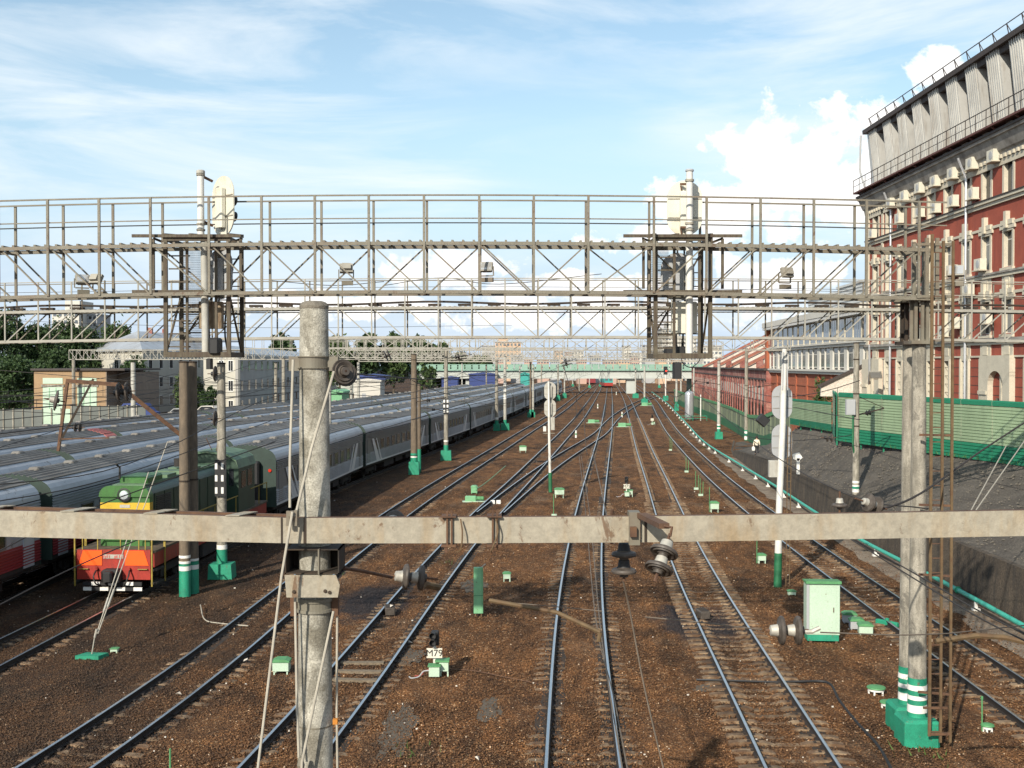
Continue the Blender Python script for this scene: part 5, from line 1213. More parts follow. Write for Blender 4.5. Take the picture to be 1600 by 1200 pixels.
# tank
g = put(1077, 657); root = thing('air_tank', 'upright silver tank with domed top beside the turquoise pipe', 'tank', tuple(g), 0)
part(root, 'vessel', MB().lathe([(.55, .2), (.68, .4), (.70, .6), (.70, 4.1), (.66, 4.35), (.5, 4.55), (.2, 4.68), (.08, 4.7)], n=28), M['silver'], sm=True)
for z in (3.95, 1.2): part(root, 'weld_band', MB().lathe([(.712, z), (.712, z + .05)], n=28), M['far_grey'])
part(root, 'safety_valve', MB().tube([(0, 0, 4.6), (0, 0, 4.95)], .06, 8), M['far_grey'])
for a in (0.5, 2.6, 4.7): part(root, 'leg', MB().tube([(.55 * math.cos(a), .55 * math.sin(a), 0), (.55 * math.cos(a), .55 * math.sin(a), .5)], .06, 8), M['green'])
part(root, 'railing', MB().bar((-1.6, -1, .75), (2.6, -1, .75), .08).bar((-1.6, -1, .35), (2.6, -1, .35), .06).bar((-1.6, -1, 0), (-1.6, -1, .8), .08).bar((0.4, -1, 0), (.4, -1, .8), .08).bar((2.6, -1, 0), (2.6, -1, .8), .08).bar((2.6, 1, .75), (2.6, -1, .75), .08), M['green'])
part(root, 'vent_pipe', MB().tube([(1.7, -.6, 0), (1.7, -.6, 4.1)], .08, 8), M['bright'])
# red colour-light signal
g = put(1040, 626); root = thing('stop_signal', 'white mast showing a red light in front of the bridge abutment', 'signal', tuple(g), 0)
part(root, 'mast', MB().tube([(0, 0, 0), (0, 0, 8)], .16, 10), M['white'], sm=True); part(root, 'signal_head', MB().bevbox(-.5, .45, -.2, .2, 6.4, 8.4, .1), M['black'])
part(root, 'red_light', MB().lathe([(.17, 0), (.17, .03)], (.15, -.22, 7.3), (0, -1, 0), 14), M['lens_red']); part(root, 'foot_block', MB().box(-.6, .6, -.5, .5, 0, 1.2), M['green'])
# white arrow post on the bank
for it in range(10): g = G(1247, 741, bank_z(g.x, g.y) if it else 1.6)
root = thing('arrow_post', 'small white post with an angled arm on top of the dark bank', 'marker post', tuple(g), 0)
part(root, 'post', MB().box(-.07, .07, -.03, .03, 0, .75), M['bright']); part(root, 'arrow_head', MB().extrude([(-.22, .72), (.0, .62), (.2, .78), (.05, 1.02), (-.12, .98), (-.26, .92)], 'y', -.03, .03), M['bright'])
# guy pair on the far right
for i, (a, b) in enumerate(((((1516, 800, 24), (1572, 697, 30))), ((1523, 800, 24), (1600, 690, 30)))):
    rods(('left', 'right')[i] + ' pale guy wire over the bank at the right edge', [[a, b]], .014, 'wire_pale', 'guy_wire', 'guy wire')

# ================================================================== FENCES ON THE BANK
def sheet_fence(label, p0, p1, z0a, z0b, h, bay=2.4, ribs=12, pale_frac=.62, top=.10, rz=None):
    """corrugated sheet fence: pale sheets between a dark green cap and skirt; each bay's sheets are panels of their own"""
    p0 = Vector((*p0, 0)); p1 = Vector((*p1, 0)); L = (p1 - p0).length; n = max(1, round(L / bay)); d = (p1 - p0) / L; nr = Vector((-d.y, d.x, 0))
    if nr.dot(-Vector((p0.x, p0.y, 0))) < 0: nr = -nr
    root = thing('sheet_fence', label, 'fence', tuple(p0 + Vector((0, 0, z0a))), 0, 'green sheet fences on the bank')
    zb = lambda t: z0a + (z0b - z0a) * t
    def strip(t0, t1, za, zb_, nrib, col, name, off=0.0, par=None):
        mb = MB(); rows = []
        for k in range(nrib):
            u0, u1 = k / nrib, (k + 1) / nrib
            for u, dd in ((u0 + .02 / nrib, 0.0), (u0 + .12 / nrib, .045), (u0 + .80 / nrib, .045), (u0 + .92 / nrib, 0.0)): rows.append((u, dd))
        rows.append((1.0, 0))
        for t in (t0, t1):
            for u, dd in rows:
                q = p0 + d * L * t + nr * (dd + off); mb.v.append((q.x, q.y, zb(t) + (za + (zb_ - za) * u)))
        m_ = len(rows)
        for j in range(m_ - 1): mb.f.append((j, j + 1, m_ + j + 1, m_ + j)); mb.mi.append(0)
        return part(par or root, name, mb, M[col], world=True)
    for i in range(n):
        t0, t1 = i / n, (i + 1) / n - .012 / L * 1
        strip(t0, t1, 0, h * (1 - pale_frac - top), max(2, round(ribs * .42)), 'fence_green', 'skirt_sheet')
        strip(t0, t1, h * (1 - pale_frac - top), h * (1 - top), ribs, 'fence_pale', 'pale_sheet', .004)
        strip(t0, t1, h * (1 - top), h, 1, 'fence_green', 'cap_sheet', .02)
        q = p0 + d * L * t0 - nr * .08; part(root, 'post', MB().box(q.x - .04, q.x + .04, q.y - .04, q.y + .04, zb(t0) - .3, zb(t0) + h - .05), M['fence_green'], world=True)
    return root
sheet_fence('long corrugated green sheet fence on the bank below the red building', (28.0, 33.3), (19.93, 70.2), 4.05, 4.15, 2.98, bay=2.6)
sheet_fence('short step of corrugated green fence left of the pole, farther up the bank', (19.9, 70.8), (21.9, 78.5), 4.15, 4.15, 2.95, bay=2.6)
sheet_fence('lower far piece of the green sheet fence above the signal mast', (22.3, 80.2), (22.0, 91), 4.15, 4.1, 2.05, bay=2.7, pale_frac=.66)
# olive mesh fence curving away
t_ = thing('mesh_fence', 'olive screened fence with a green band curving away beside the tank', 'fence', (26.5, 125, 0), 0)
fp = [(22.2, 92), (24.5, 112), (27.2, 132), (31.0, 170), (34.6, 225), (38, 270)]
C = catmull([(x, y, 0) for x, y in fp], 6)
for a, b in zip(C[:-1], C[1:]):
    za, zb_ = [float(np.interp(q[1], [92, 112, 132, 500], [2.6, .8, 0, 0])) for q in (a, b)]
    h = 2.9
    mb = MB().add([(a[0], a[1], za), (b[0], b[1], zb_), (b[0], b[1], zb_ + h), (a[0], a[1], za + h), (a[0] + .05, a[1], za), (b[0] + .05, b[1], zb_), (b[0] + .05, b[1], zb_ + h), (a[0] + .05, a[1], za + h)],
                  [(0, 1, 2, 3), (7, 6, 5, 4), (3, 2, 6, 7), (0, 4, 5, 1), (0, 3, 7, 4), (1, 5, 6, 2)])
    part(t_, 'mesh_panel', mb, M['olive'], world=True)
    part(t_, 'rail', MB().bar((a[0] - .03, a[1], za + h), (b[0] - .03, b[1], zb_ + h), .12, .35), M['green_mid'], world=True)
    part(t_, 'lower_band', MB().bar((a[0] - .04, a[1], za + .55), (b[0] - .04, b[1], zb_ + .55), .04, 1.1), M['green_dark'], world=True)
    part(t_, 'post', MB().box(a[0] - .06, a[0] + .02, a[1] - .04, a[1] + .04, za - .3, za + h + .2), M['olive'], world=True)

# ================================================================== PERSON
def person(px, py):
    yy = 97.0; g = Vector((x_wall(yy) + .55, yy, z_wall(yy) + .0))
    root = thing('person', 'man in a pale jacket and dark trousers walking away along the dark bank', 'person', tuple(g), R(-8))
    s = 1.56 / 1.75
    def skin(name, pts, edges, rad, m, lvl=2):
        me = bpy.data.meshes.new(name); me.from_pydata([tuple(Vector(p) * s) for p in pts], edges, []); me.materials.append(M[m])
        o_ = bpy.data.objects.new(name, me); COL.objects.link(o_); o_.parent = root
        md = o_.modifiers.new('s', 'SKIN'); sv = me.skin_vertices[0].data
        for i, r in enumerate(rad): sv[i].radius = ((r[0], r[1]) if isinstance(r, tuple) else (r, r)); sv[i].radius = (sv[i].radius[0] * s, sv[i].radius[1] * s)
        sv[0].use_root = True
        md.use_smooth_shade = True; sb = o_.modifiers.new('u', 'SUBSURF'); sb.levels = lvl; sb.render_levels = lvl
        return o_
    body = [(0, 0, .95), (0, 0, 1.15), (0, 0, 1.38), (0, 0, 1.48), (0, .0, 1.56), (0, .01, 1.66), (0, .01, 1.74),
            (.18, 0, 1.38), (.25, -.03, 1.12), (.27, .06, .88), (.27, .08, .80), (-.18, 0, 1.38), (-.26, .02, 1.12), (-.29, .0, .86), (-.29, .0, .78),
            (.10, 0, .88), (.11, .10, .48), (.12, -.06, .10), (.12, .06, .03), (-.10, 0, .88), (-.11, -.04, .48), (-.12, .08, .12), (-.12, .22, .05)]
    ed = [(0, 1), (1, 2), (2, 3), (3, 4), (4, 5), (5, 6), (2, 7), (7, 8), (8, 9), (9, 10), (2, 11), (11, 12), (12, 13), (13, 14), (0, 15), (15, 16), (16, 17), (17, 18), (0, 19), (19, 20), (20, 21), (21, 22)]
    rad = [(.13, .10), (.13, .10), (.15, .09), .055, .08, .095, .07, .065, .045, .035, .03, .065, .045, .035, .03, .08, .055, .04, .04, .08, .055, .04, .04]
    skin('body', body, ed, rad, 'skin', 1)
    jk = [(0, 0, .86), (0, 0, 1.0), (0, 0, 1.2), (0, 0, 1.40), (0, 0, 1.46), (.19, 0, 1.39), (.26, -.03, 1.12), (.28, .06, .90), (-.19, 0, 1.39), (-.27, .02, 1.12), (-.30, 0, .88)]
    skin('jacket', jk, [(0, 1), (1, 2), (2, 3), (3, 4), (3, 5), (5, 6), (6, 7), (3, 8), (8, 9), (9, 10)], [(.18, .13), (.17, .125), (.18, .125), (.18, .115), .07, .085, .065, .05, .085, .065, .05], 'shirt')
    tr = [(0, 0, .93), (.10, 0, .85), (.11, .10, .48), (.12, -.05, .12), (-.10, 0, .85), (-.11, -.04, .48), (-.12, .09, .14)]
    skin('trousers', tr, [(0, 1), (1, 2), (2, 3), (0, 4), (4, 5), (5, 6)], [(.15, .12), .105, .08, .06, .105, .08, .06], 'trouser')
    for x, y in ((.12, .0), (-.12, .14)): part(root, 'shoe', MB().bevbox(x - .05, x + .05, y - .1, y + .16, .0, .09, .03), M['black'])
    part(root, 'hair', MB().lathe([(.06, 1.60 * s), (.10, 1.64 * s), (.105, 1.70 * s), (.08, 1.77 * s), (.03, 1.80 * s)], (0, -.005, 0), n=14), M['hair'], sm=True)
    gb = g + Vector((-.28, -.02, .38)); o_ = thing('shopping_bag', 'small white bag carried by the walking man', 'bag', tuple(gb), 0)
    part(o_, 'sack', MB().extrude([(-.11, 0), (.10, .0), (.13, .22), (.06, .34), (-.07, .34), (-.14, .2)], 'y', -.06, .06), M['bright']); part(o_, 'handles', MB().tube([(-.05, 0, .33), (0, 0, .42), (.05, 0, .33)], .012, 5), M['bright'])
person(1174, 714)
# ================================================================== ROLLING STOCK
def at_line(L, dist0, dist):
    s = np.r_[0, np.cumsum(np.hypot(*np.diff(L, axis=0).T))]
    return float(np.interp(dist0 + dist, s, L[:, 0])), float(np.interp(dist0 + dist, s, L[:, 1]))
def s_at_y(L, y):
    s = np.r_[0, np.cumsum(np.hypot(*np.diff(L, axis=0).T))]
    return float(np.interp(y, L[:, 1], s))
def place_between(root, L, sa, sb, z=RAILZ):
    xa, ya = at_line(L, 0, sa); xb, yb = at_line(L, 0, sb)
    root.location = ((xa + xb) / 2, (ya + yb) / 2, z); root.rotation_euler = (0, 0, math.atan2(yb - ya, xb - xa) - math.pi / 2)
CL, CW = 23.6, 1.55
def roof_arc(n=10, w=CW, z0=3.55, z1=4.35):
    out = []
    for k in range(n + 1):
        a = math.pi * k / n; out.append((w * math.cos(a) * (1 if abs(math.cos(a)) < .98 else 1), z0 + (z1 - z0) * (math.sin(a) ** .8)))
    return out
def bogie_mb(y):
    mb = MB()
    for sx in (-1, 1):
        mb.box(sx * .98 - .08, sx * .98 + .08, y - 1.65, y + 1.65, .42, .70)
        for dy in (-1.2, 1.2): mb.lathe([(.475, -.06), (.475, .06), (.12, .09)], (sx * .76, y + dy, .475), (sx, 0, 0), 16); mb.box(sx * .98 - .14, sx * .98 + .14, y + dy - .17, y + dy + .17, .3, .62)
    mb.box(-.9, .9, y - .3, y + .3, .45, .75); return mb
def make_coach(label, lower, upper, swoosh, win_n=10, red_end=False, white_low=False):
    root = thing('passenger_coach', label, 'coach', (0, 0, 0), 0, 'passenger coaches standing in the yard')
    h = CL / 2
    # sides: pressed ribs low down, flat window belt, ribs above
    prof = [(-CW + .12, 1.05), (-CW, 1.15)]
    def ribs(z0, z1, n):
        o_ = []
        for k in range(n):
            a = z0 + (z1 - z0) * k / n; b = (z1 - z0) / n
            o_ += [(0, a + b * .1), (.045, a + b * .25), (.045, a + b * .6), (0, a + b * .75)]
        return o_
    lo = ribs(1.2, 1.95, 7); hi = ribs(2.95, 3.5, 5)
    side = lo + [(0, 2.0), (0, 2.9)] + hi
    mbs = MB()
    for sx in (-1, 1):
        P = [(sx * (CW + dd), z) for dd, z in side]
        vs = [(x, -h, z) for x, z in P] + [(x, h, z) for x, z in P]; n = len(P)
        fs = [(k, k + 1, n + k + 1, n + k) if sx < 0 else (k, n + k, n + k + 1, k + 1) for k in range(n - 1)]
        mi = [0 if P[k][1] < 1.95 else 1 for k in range(n - 1)]
        o0 = len(mbs.v); mbs.v += vs; mbs.f += [tuple(i + o0 for i in f) for f in fs]; mbs.mi += mi
    mbs.box(-CW + .01, CW - .01, -h, h, 1.05, 3.55, 2)
    part(root, 'body', mbs, [M[lower], M[upper], M['under']])
    # roof: smooth shoulders, ribbed crown
    arc = [(CW + .02, 3.52), (CW, 3.66), (CW * .96, 3.82), (CW * .88, 3.97), (CW * .76, 4.09)]
    rf = MB(); pts = list(arc)
    for k in range(11):
        x = CW * .74 - k * CW * 1.48 / 10.0; z = 4.33 - .235 * (x / (CW * .74)) ** 2 + .0
        if k: pts += [(x + .075, z - .012)]
        pts += [(x + .03, z + .05), (x - .03, z + .05)]
        if k < 10: pts += [(x - .04, z - .006)]
    pts += [(-x_, z_) for x_, z_ in arc[::-1]]
    n = len(pts); rf.v = [(x_, -h, z_) for x_, z_ in pts] + [(x_, h, z_) for x_, z_ in pts]
    for k in range(n - 1): rf.f.append((k, n + k, n + k + 1, k + 1)); rf.mi.append(1 if (k < 4 or k > n - 6) else 0)
    rf.f += [tuple(range(n)), tuple(range(2 * n - 1, n - 1, -1))]; rf.mi += [2, 2]
    rp = part(root, 'roof', rf, [M['coach_roof'], M['coach_shoulder'], M['coach_end']])
    for sy in (-1, 1):
        ew = part(root, 'end_wall', MB().box(-CW - .02, CW + .02, sy * (h + .02) - .03, sy * (h + .02) + .03, 1.05, 3.6), M['coach_end'])
        for sx in (-1, 1): part(ew, 'tail_lamp', MB().lathe([(.09, 0), (.09, .06)], (sx * 1.25, sy * (h + .05), 3.0), (0, sy, 0), 10), M['lens_dull'])
    for y in np.linspace(-h + 2, h - 2, 7): part(rp, 'vent', MB().bevbox(-.22, .22, y - .28, y + .28, 4.3, 4.47, .06), M['coach_roof'])
    if red_end:
        for y0_, y1_ in ((h - 1.6, h + .01),):
            rr_ = MB(); q = [(x_ * 1.01, z_ + .03) for x_, z_ in pts]; rr_.extrude(q, 'y', y0_, y1_); part(rp, 'red_end_band', rr_, M['coach_red'])
    wm = MB().box(0, .02, -.55, .55, 2.08, 2.82); wmesh = wm.mesh('window', M['coach_win'])
    fm = MB(); fm.box(0, .035, -.62, -.55, 2.02, 2.88); fm.box(0, .035, .55, .62, 2.02, 2.88); fm.box(0, .035, -.62, .62, 2.82, 2.88); fm.box(0, .035, -.62, .62, 2.02, 2.08); fmesh = fm.mesh('frame', M['coach_grey'])
    for sx in (-1, 1):
        for y in np.linspace(-h + 3.3, h - 3.3, win_n):
            w_ = part(root, 'window', wmesh, None); w_.location = (sx * (CW + .003), y, 0); w_.rotation_euler = (0, 0, 0 if sx > 0 else math.pi)
            f_ = part(w_, 'frame', fmesh, None)
        for y in (-h + .95, h - .95):
            part(root, 'door', MB().box(sx * (CW + .018) - .018, sx * (CW + .018) + .018, y - .42, y + .42, 1.12, 3.1), M[upper])
        if swoosh:
            for sy in (-1, 1):
                for w0, col, wd in ((0.2, swoosh, 1.0), (1.5, swoosh, .35)):
                    y0_ = sy * (h - 1.6 - w0); mb = MB()
                    x0_ = sx * (CW + .033); x1_ = sx * (CW + .046)
                    a = [(x0_, y0_, 3.0), (x0_, y0_ - sy * wd * .6, 3.0), (x0_, y0_ - sy * (wd + 1.6), 1.18), (x0_, y0_ - sy * 1.5, 1.18)]
                    mb.add(a + [(x1_, p[1], p[2]) for p in a], [(0, 1, 2, 3), (7, 6, 5, 4), (0, 4, 5, 1), (1, 5, 6, 2), (2, 6, 7, 3), (3, 7, 4, 0)])
                    part(root, 'livery_stripe', mb, M[col])
        if white_low: part(root, 'sill_line', MB().box(sx * (CW + .03) - .015, sx * (CW + .03) + .015, -h + .1, h - .1, 1.13, 1.26), M['coach_white'])
    part(root, 'underframe', MB().box(-1.3, 1.3, -h + .2, h - .2, .85, 1.06).box(-1.2, 1.2, -4.5, -1.2, .4, .9).box(-1.1, 1.1, 0, 2.6, .45, .9).box(-1.25, 1.25, 3.2, 5.0, .5, .9), M['under'])
    for sy in (-1, 1):
        part(root, 'bogie', bogie_mb(sy * (h - 3.6)), M['under'])
        part(root, 'gangway', MB().bevbox(-.75, .75, sy * (h + .22) - .24, sy * (h + .22) + .24, 1.3, 3.5, .08), M['black'])
    return root
proto = {}
def rake(L, y_first, n, kinds, labels, rowname):
    s0 = s_at_y(L, y_first)
    for i in range(n):
        kd = kinds[min(i, len(kinds) - 1)]
        if kd not in proto: c = proto[kd] = make_coach(labels[i], *KINDS[kd])
        else: c = clone(proto[kd])
        c['label'] = labels[i]; c['category'] = 'coach'
        a = s0 + i * 24.6; place_between(c, L, a + .5, a + 24.1)
KINDS = {'grey': ('coach_shoulder', 'coach_grey', 'coach_white', 10, False, True), 'maroon': ('coach_maroon', 'coach_shoulder', None, 10, False, False),
         'silver': ('coach_shoulder', 'coach_grey', None, 10, False, False), 'red': ('coach_grey', 'coach_grey', None, 10, True, False)}
ordn = ['first', 'second', 'third', 'fourth', 'fifth', 'sixth', 'seventh', 'eighth', 'ninth', 'tenth', 'eleventh']
LAB_A = ['grey coach with white slanting stripes coupled right behind the green locomotive'] + [f'grey coach with white slanting stripes, {ordn[i]} behind the green locomotive' for i in range(1, 11)]
rake(LA, 60.6, 11, ['grey'], LAB_A, 'A')
LAB_G = ['near coach with maroon lower side at the left edge, in front of the silver one', 'silver-topped coach with maroon skirt directly left of the locomotive'] + [f'{ordn[i]} coach of the row left of the grey striped train' for i in range(2, 11)]
rake(LG, 19.5, 10, ['maroon', 'maroon', 'red', 'silver'], LAB_G, 'G')
rake(LH, 33, 9, ['silver'], [f'{ordn[i]} coach of the second row left of the striped train, counted from the camera' for i in range(10)], 'H')
rake(LI, 52, 8, ['red', 'silver'], [f'{ordn[i]} coach of the third row left of the striped train, counted from the camera' for i in range(10)], 'I')
rake(LJ, 58, 3, ['silver'], [f'{ordn[i]} coach of the outermost left row, counted from the camera' for i in range(10)], 'J')
# roof clutter: hatches and poles with rusty ladders lying on the roofs
# ---- green diesel shunter
def make_loco():
    root = thing('diesel_locomotive', 'green diesel shunting locomotive with red frame, yellow band and orange warning panels', 'locomotive', (0, 0, 0), 0)
    y0, y1 = -8.1, 8.1      # front (towards camera) is -y
    fr = part(root, 'frame', MB().box(-1.5, 1.5, y0 + .12, y1, 1.0, 1.55), M['loco_red'])
    part(root, 'walkway', MB().box(-1.56, 1.56, y0 + .05, y1, 1.55, 1.63), mat('walkway_brown', (.10, .075, .05), .8, var=.3, scale=4))
    bp_ = part(root, 'buffer_plate', MB().box(-1.40, 1.40, y0 - .02, y0 + .12, .55, 1.66), M['loco_red'])
    for sx in (-1, 1):
        part(bp_, 'warning_panel', MB().extrude([(sx * .44, 1.08), (sx * 1.34, 1.08), (sx * 1.16, 1.64), (sx * .44, 1.64)], 'y', y0 - .045, y0 - .022), M['loco_orange'])
        part(root, 'front_post', MB().bar((sx * 1.47, y0 - .05, .3), (sx * 1.47, y0 - .05, 2.3), .05).bar((sx * 1.47, y0 - .05, 2.3), (sx * 1.25, y0 - .02, 2.55), .05), M['rail_yellow'])
        part(root, 'rear_post', MB().bar((sx * 1.56, y0 + 1.1, .3), (sx * 1.56, y0 + 1.1, 2.5), .05), M['rail_yellow'])
        part(root, 'step', MB().box(sx * 1.5 - .14, sx * 1.5 + .08, y0 + .1, y0 + 1.0, .35, .42).box(sx * 1.5 - .14, sx * 1.5 + .08, y0 + .1, y0 + 1.0, .85, .92), M['under'])
        part(root, 'side_rail', MB().bar((sx * 1.52, y0 + 1.1, 2.45), (sx * 1.52, y1 - 5.2, 2.45), .04), M['rail_yellow'])
        for k in range(7): part(root, 'rail_post', MB().bar((sx * 1.52, y0 + 1.1 + k * 1.6, 1.6), (sx * 1.52, y0 + 1.1 + k * 1.6, 2.45), .035), M['rail_yellow'])
    part(bp_, 'number_plate', MB().box(-.38, .38, y0 - .05, y0 - .022, 1.34, 1.49), M['cap'])
    pm = MB()
    for x, w, z in ((-.37, .05, 1.42), (-.30, .05, 1.40), (-.23, .05, 1.42), (-.15, .04, 1.41), (.06, .05, 1.39), (.13, .07, 1.41), (.24, .05, 1.42), (.33, .05, 1.40)): pm.box(x - w / 2, x + w / 2, y0 - .056, y0 - .051, z - .05, z + .05)
    part(bp_, 'faded_lettering', pm, M['coach_red'])
    part(root, 'coupler', MB().bevbox(-.34, .34, y0 - .45, y0 + .05, .50, .98, .08).bevbox(-.18, .18, y0 - .72, y0 - .4, .58, .95, .06), M['black'])
    for k, (z, yy) in enumerate(((.42, y0 - .12), (.22, y0 - .10))):
        for j in range(7):
            part(root, 'guard_block', MB().box(-1.12 + j * .32, -.80 + j * .32, yy - .05, yy + .02, z - .07, z + .06), M['bright'] if (j + k) % 2 else M['black'])
    for k, x in enumerate((-1.2, -.62, .25, .95, 1.2)): part(root, 'front_rail_post', MB().bar((x, y0 + .02, 1.63), (x, y0 + .02, 2.5), .035), M['rail_yellow'])
    part(root, 'front_rail', MB().bar((-1.25, y0 + .02, 2.5), (-.2, y0 + .02, 2.5), .04).bar((.25, y0 + .02, 2.5), (1.25, y0 + .02, 2.5), .04), M['rail_yellow'])
    # hood with rounded roof
    hy0 = y0 + 1.15; hy1 = y1 - 5.0
    def hood_prof(w, z0, z1, r=.42):
        o_ = [(w, z0), (w, z1 - r)]
        for k in range(1, 7): a = math.pi / 2 * k / 6; o_.append((w - r * (1 - math.cos(a)), z1 - r + r * math.sin(a) * .9))
        return o_ + [(-x, z) for x, z in o_[::-1]]
    part(root, 'hood', MB().extrude(hood_prof(.94, 1.63, 3.93), 'y', hy0, hy1), M['loco_dark'])
    nose = part(root, 'nose', MB().extrude(hood_prof(.96, 3.3, 3.95), 'y', hy0 - .03, hy0 + .35), M['loco_green'])
    part(nose, 'nose_brow', MB().extrude([(x * 1.03, z + .03) for x, z in hood_prof(.96, 3.5, 3.97)], 'y', hy0 - .12, hy0 - .03).extrude([(x * .93, z - .02) for x, z in hood_prof(.96, 3.48, 3.95)], 'y', hy0 - .05, hy0 - .032), M['loco_green'])
    part(nose, 'yellow_band', MB().box(-.97, .97, hy0 - .035, hy0 + .3, 2.88, 3.3), M['loco_yellow'])
    part(nose, 'lower_nose', MB().box(-.96, .96, hy0 - .03, hy0 + .3, 1.63, 2.88), M['loco_green'])
    part(nose, 'builder_plate', MB().box(-.2, .2, hy0 - .05, hy0 - .036, 3.10, 3.22), M['cap'])
    hl = part(nose, 'headlight', MB().lathe([(.27, 0), (.27, .08), (.22, .09), (.21, .04)], (0, hy0 - .05, 3.60), (0, -1, 0), 20), M['black'], sm=True)
    part(hl, 'lens', MB().lathe([(.20, .0), (.16, .06), (.05, .09)], (0, hy0 - .09, 3.60), (0, -1, 0), 18), mat('headlamp_glass', (.55, .60, .62), .08, metal=.3), sm=True)
    part(nose, 'marker_lamp', MB().lathe([(.12, 0), (.12, .08), (.09, .085)], (-.72, hy0 - .03, 2.1), (0, -1, 0), 12), M['lens_dull'])
    rf = part(root, 'hood_roof', MB().box(-.62, .62, hy0 + .3, hy1 - .2, 3.89, 3.96), M['loco_roof'])
    part(rf, 'roof_hatch', MB().bevbox(-.55, .55, hy0 + .8, hy0 + 2.6, 3.96, 4.22, .07), M['loco_green'])
    for j in range(3): part(rf, 'hatch_rib', MB().box(-.55, .55, hy0 + 3.1 + j * 1.6, hy0 + 4.2 + j * 1.6, 3.96, 4.08), M['loco_roof'])
    part(rf, 'horn', MB().tube([(-.45, hy0 + .6, 4.15), (-.45, hy0 + .6, 4.6), (-.5, hy0 + .35, 4.75)], .04, 8), M['under'])
    part(rf, 'exhaust', MB().lathe([(.24, 4.15), (.24, 4.5), (.18, 4.5)], (0, hy0 + 6.2, 0), n=12), M['under'])
    for j in range(8):
        for k in range(1): part(root, 'hood_door', MB().box(.942, .96, hy0 + .55 + j * 1.1, hy0 + 1.5 + j * 1.1, 1.8, 3.6), M['loco_dark'])
    for k in range(12): part(root, 'louvre', MB().box(.96, .99, hy0 + .7, hy0 + 2.3, 2.6 + k * .075, 2.64 + k * .075), M['black'])
    # cab
    cb = part(root, 'cab', MB().extrude([(1.5, 1.63), (1.5, 3.75), (1.38, 4.1), (1.0, 4.36), (0, 4.5), (-1.0, 4.36), (-1.38, 4.1), (-1.5, 3.75), (-1.5, 1.63)], 'y', hy1, y1 - 2.2), M['loco_dark'])
    part(cb, 'cab_roof', MB().extrude([(1.54, 3.72), (1.42, 4.12), (1.02, 4.40), (0, 4.55), (-1.02, 4.40), (-1.42, 4.12), (-1.54, 3.72), (-1.40, 4.05), (-1.0, 4.32), (0, 4.46), (1.0, 4.32), (1.40, 4.05)], 'y', hy1 - .15, y1 - 2.1), M['loco_roof'])
    for yy in (hy1 + .45, hy1 + 1.55): part(cb, 'cab_window', MB().box(1.49, 1.515, yy, yy + .75, 2.75, 3.55), M['glass_dark']); part(cb, 'cab_window', MB().box(-1.515, -1.49, yy, yy + .75, 2.75, 3.55), M['glass_dark'])
    for x in (-1.25, 1.05): part(cb, 'front_window', MB().box(x, x + .22, hy1 - .02, hy1, 2.9, 3.7), M['glass_dark'])
    part(root, 'rear_hood', MB().extrude(hood_prof(1.0, 1.63, 3.7), 'y', y1 - 2.2, y1 - .8), M['loco_dark'])
    part(root, 'pantograph_like_horns', MB().bar((.1, hy1 + .5, 4.5), (-.2, hy1 + .5, 5.1), .03).bar((.3, hy1 + .5, 4.5), (.35, hy1 + .6, 5.15), .03), M['rust']).name = 'roof_aerial'
    part(root, 'rear_rail', MB().bar((1.52, y1 - 3, 2.55), (1.52, y1, 2.55), .04).bar((1.52, y1, 1.6), (1.52, y1, 2.55), .04).bar((1.52, y1 - 1.5, 1.6), (1.52, y1 - 1.5, 2.55), .04), M['rail_yellow'])
    for yy in (y0 + 3.2, y1 - 3.2): part(root, 'bogie', bogie_mb(yy), M['under'])
    for sx in (-1, 1):
        part(bp_, 'brake_hose', MB().tube(catmull([(sx * .62, y0 - .04, .95), (sx * .66, y0 - .28, .72), (sx * .56, y0 - .34, .45), (sx * .46, y0 - .2, .38)], 5), .03, 7), M['black'], sm=True)
        part(bp_, 'hose_cock', MB().lathe([(.05, 0), (.05, .12)], (sx * .62, y0 - .02, .96), (0, -1, 0), 8), M['loco_red'])
        part(bp_, 'hand_grip', MB().tube([(sx * .95, y0 - .03, .95), (sx * .95, y0 - .1, .95), (sx * 1.3, y0 - .1, .95), (sx * 1.3, y0 - .03, .95)], .018, 6), M['rail_yellow'])
    for x in (-.75, .45): part(nose, 'inspection_hatch', MB().box(x, x + .3, hy0 - .045, hy0 - .03, 1.95, 2.55), M['loco_green'])
    part(nose, 'centre_seam', MB().box(-.008, .008, hy0 - .045, hy0 - .03, 1.7, 2.86), M['loco_dark'])
    part(root, 'fuel_tank', MB().bevbox(-1.35, 1.35, -1.9, 1.9, .35, 1.0, .1), M['under'])
    return root
loco = make_loco(); s0 = s_at_y(LA, 43.0)
place_between(loco, LA, s0, s0 + 16.4)
# electric train far off under the bridge and a red one beside it
def far_train(label, px, py, w, top, low, front_m, s=1.0, zoff=0):
    g = G(px, py, .2); root = thing('electric_train', label, 'train', tuple(g), 0)
    b = w / 2
    part(root, 'body', MB().extrude([(-b, 1.1), (b, 1.1), (b, 3.2), (b * .85, 4.0), (0, 4.3), (-b * .85, 4.0), (-b, 3.2)], 'y', 0, 22), M[top]); part(root, 'lower_front', MB().box(-b * 1.02, b * 1.02, -.15, 22, .5, 1.7), M[low])
    for sx in (-1, 1): part(root, 'windscreen', MB().box(sx * b * .5 - b * .32, sx * b * .5 + b * .32, -.06, 0, 2.5, 3.4), M['glass'])
    part(root, 'running_gear', MB().box(-b * .8, b * .8, .5, 21, 0, .6), M['under']); return root
far_train('green electric train with red apron coming in under the bridge', 951, 605, 3.2, 'teal_box', 'loco_red', 'loco_red')
far_train('small red-fronted train left of the green one beyond the bridge', 925, 600, 3.1, 'coach_maroon', 'coach_maroon', 'loco_red')
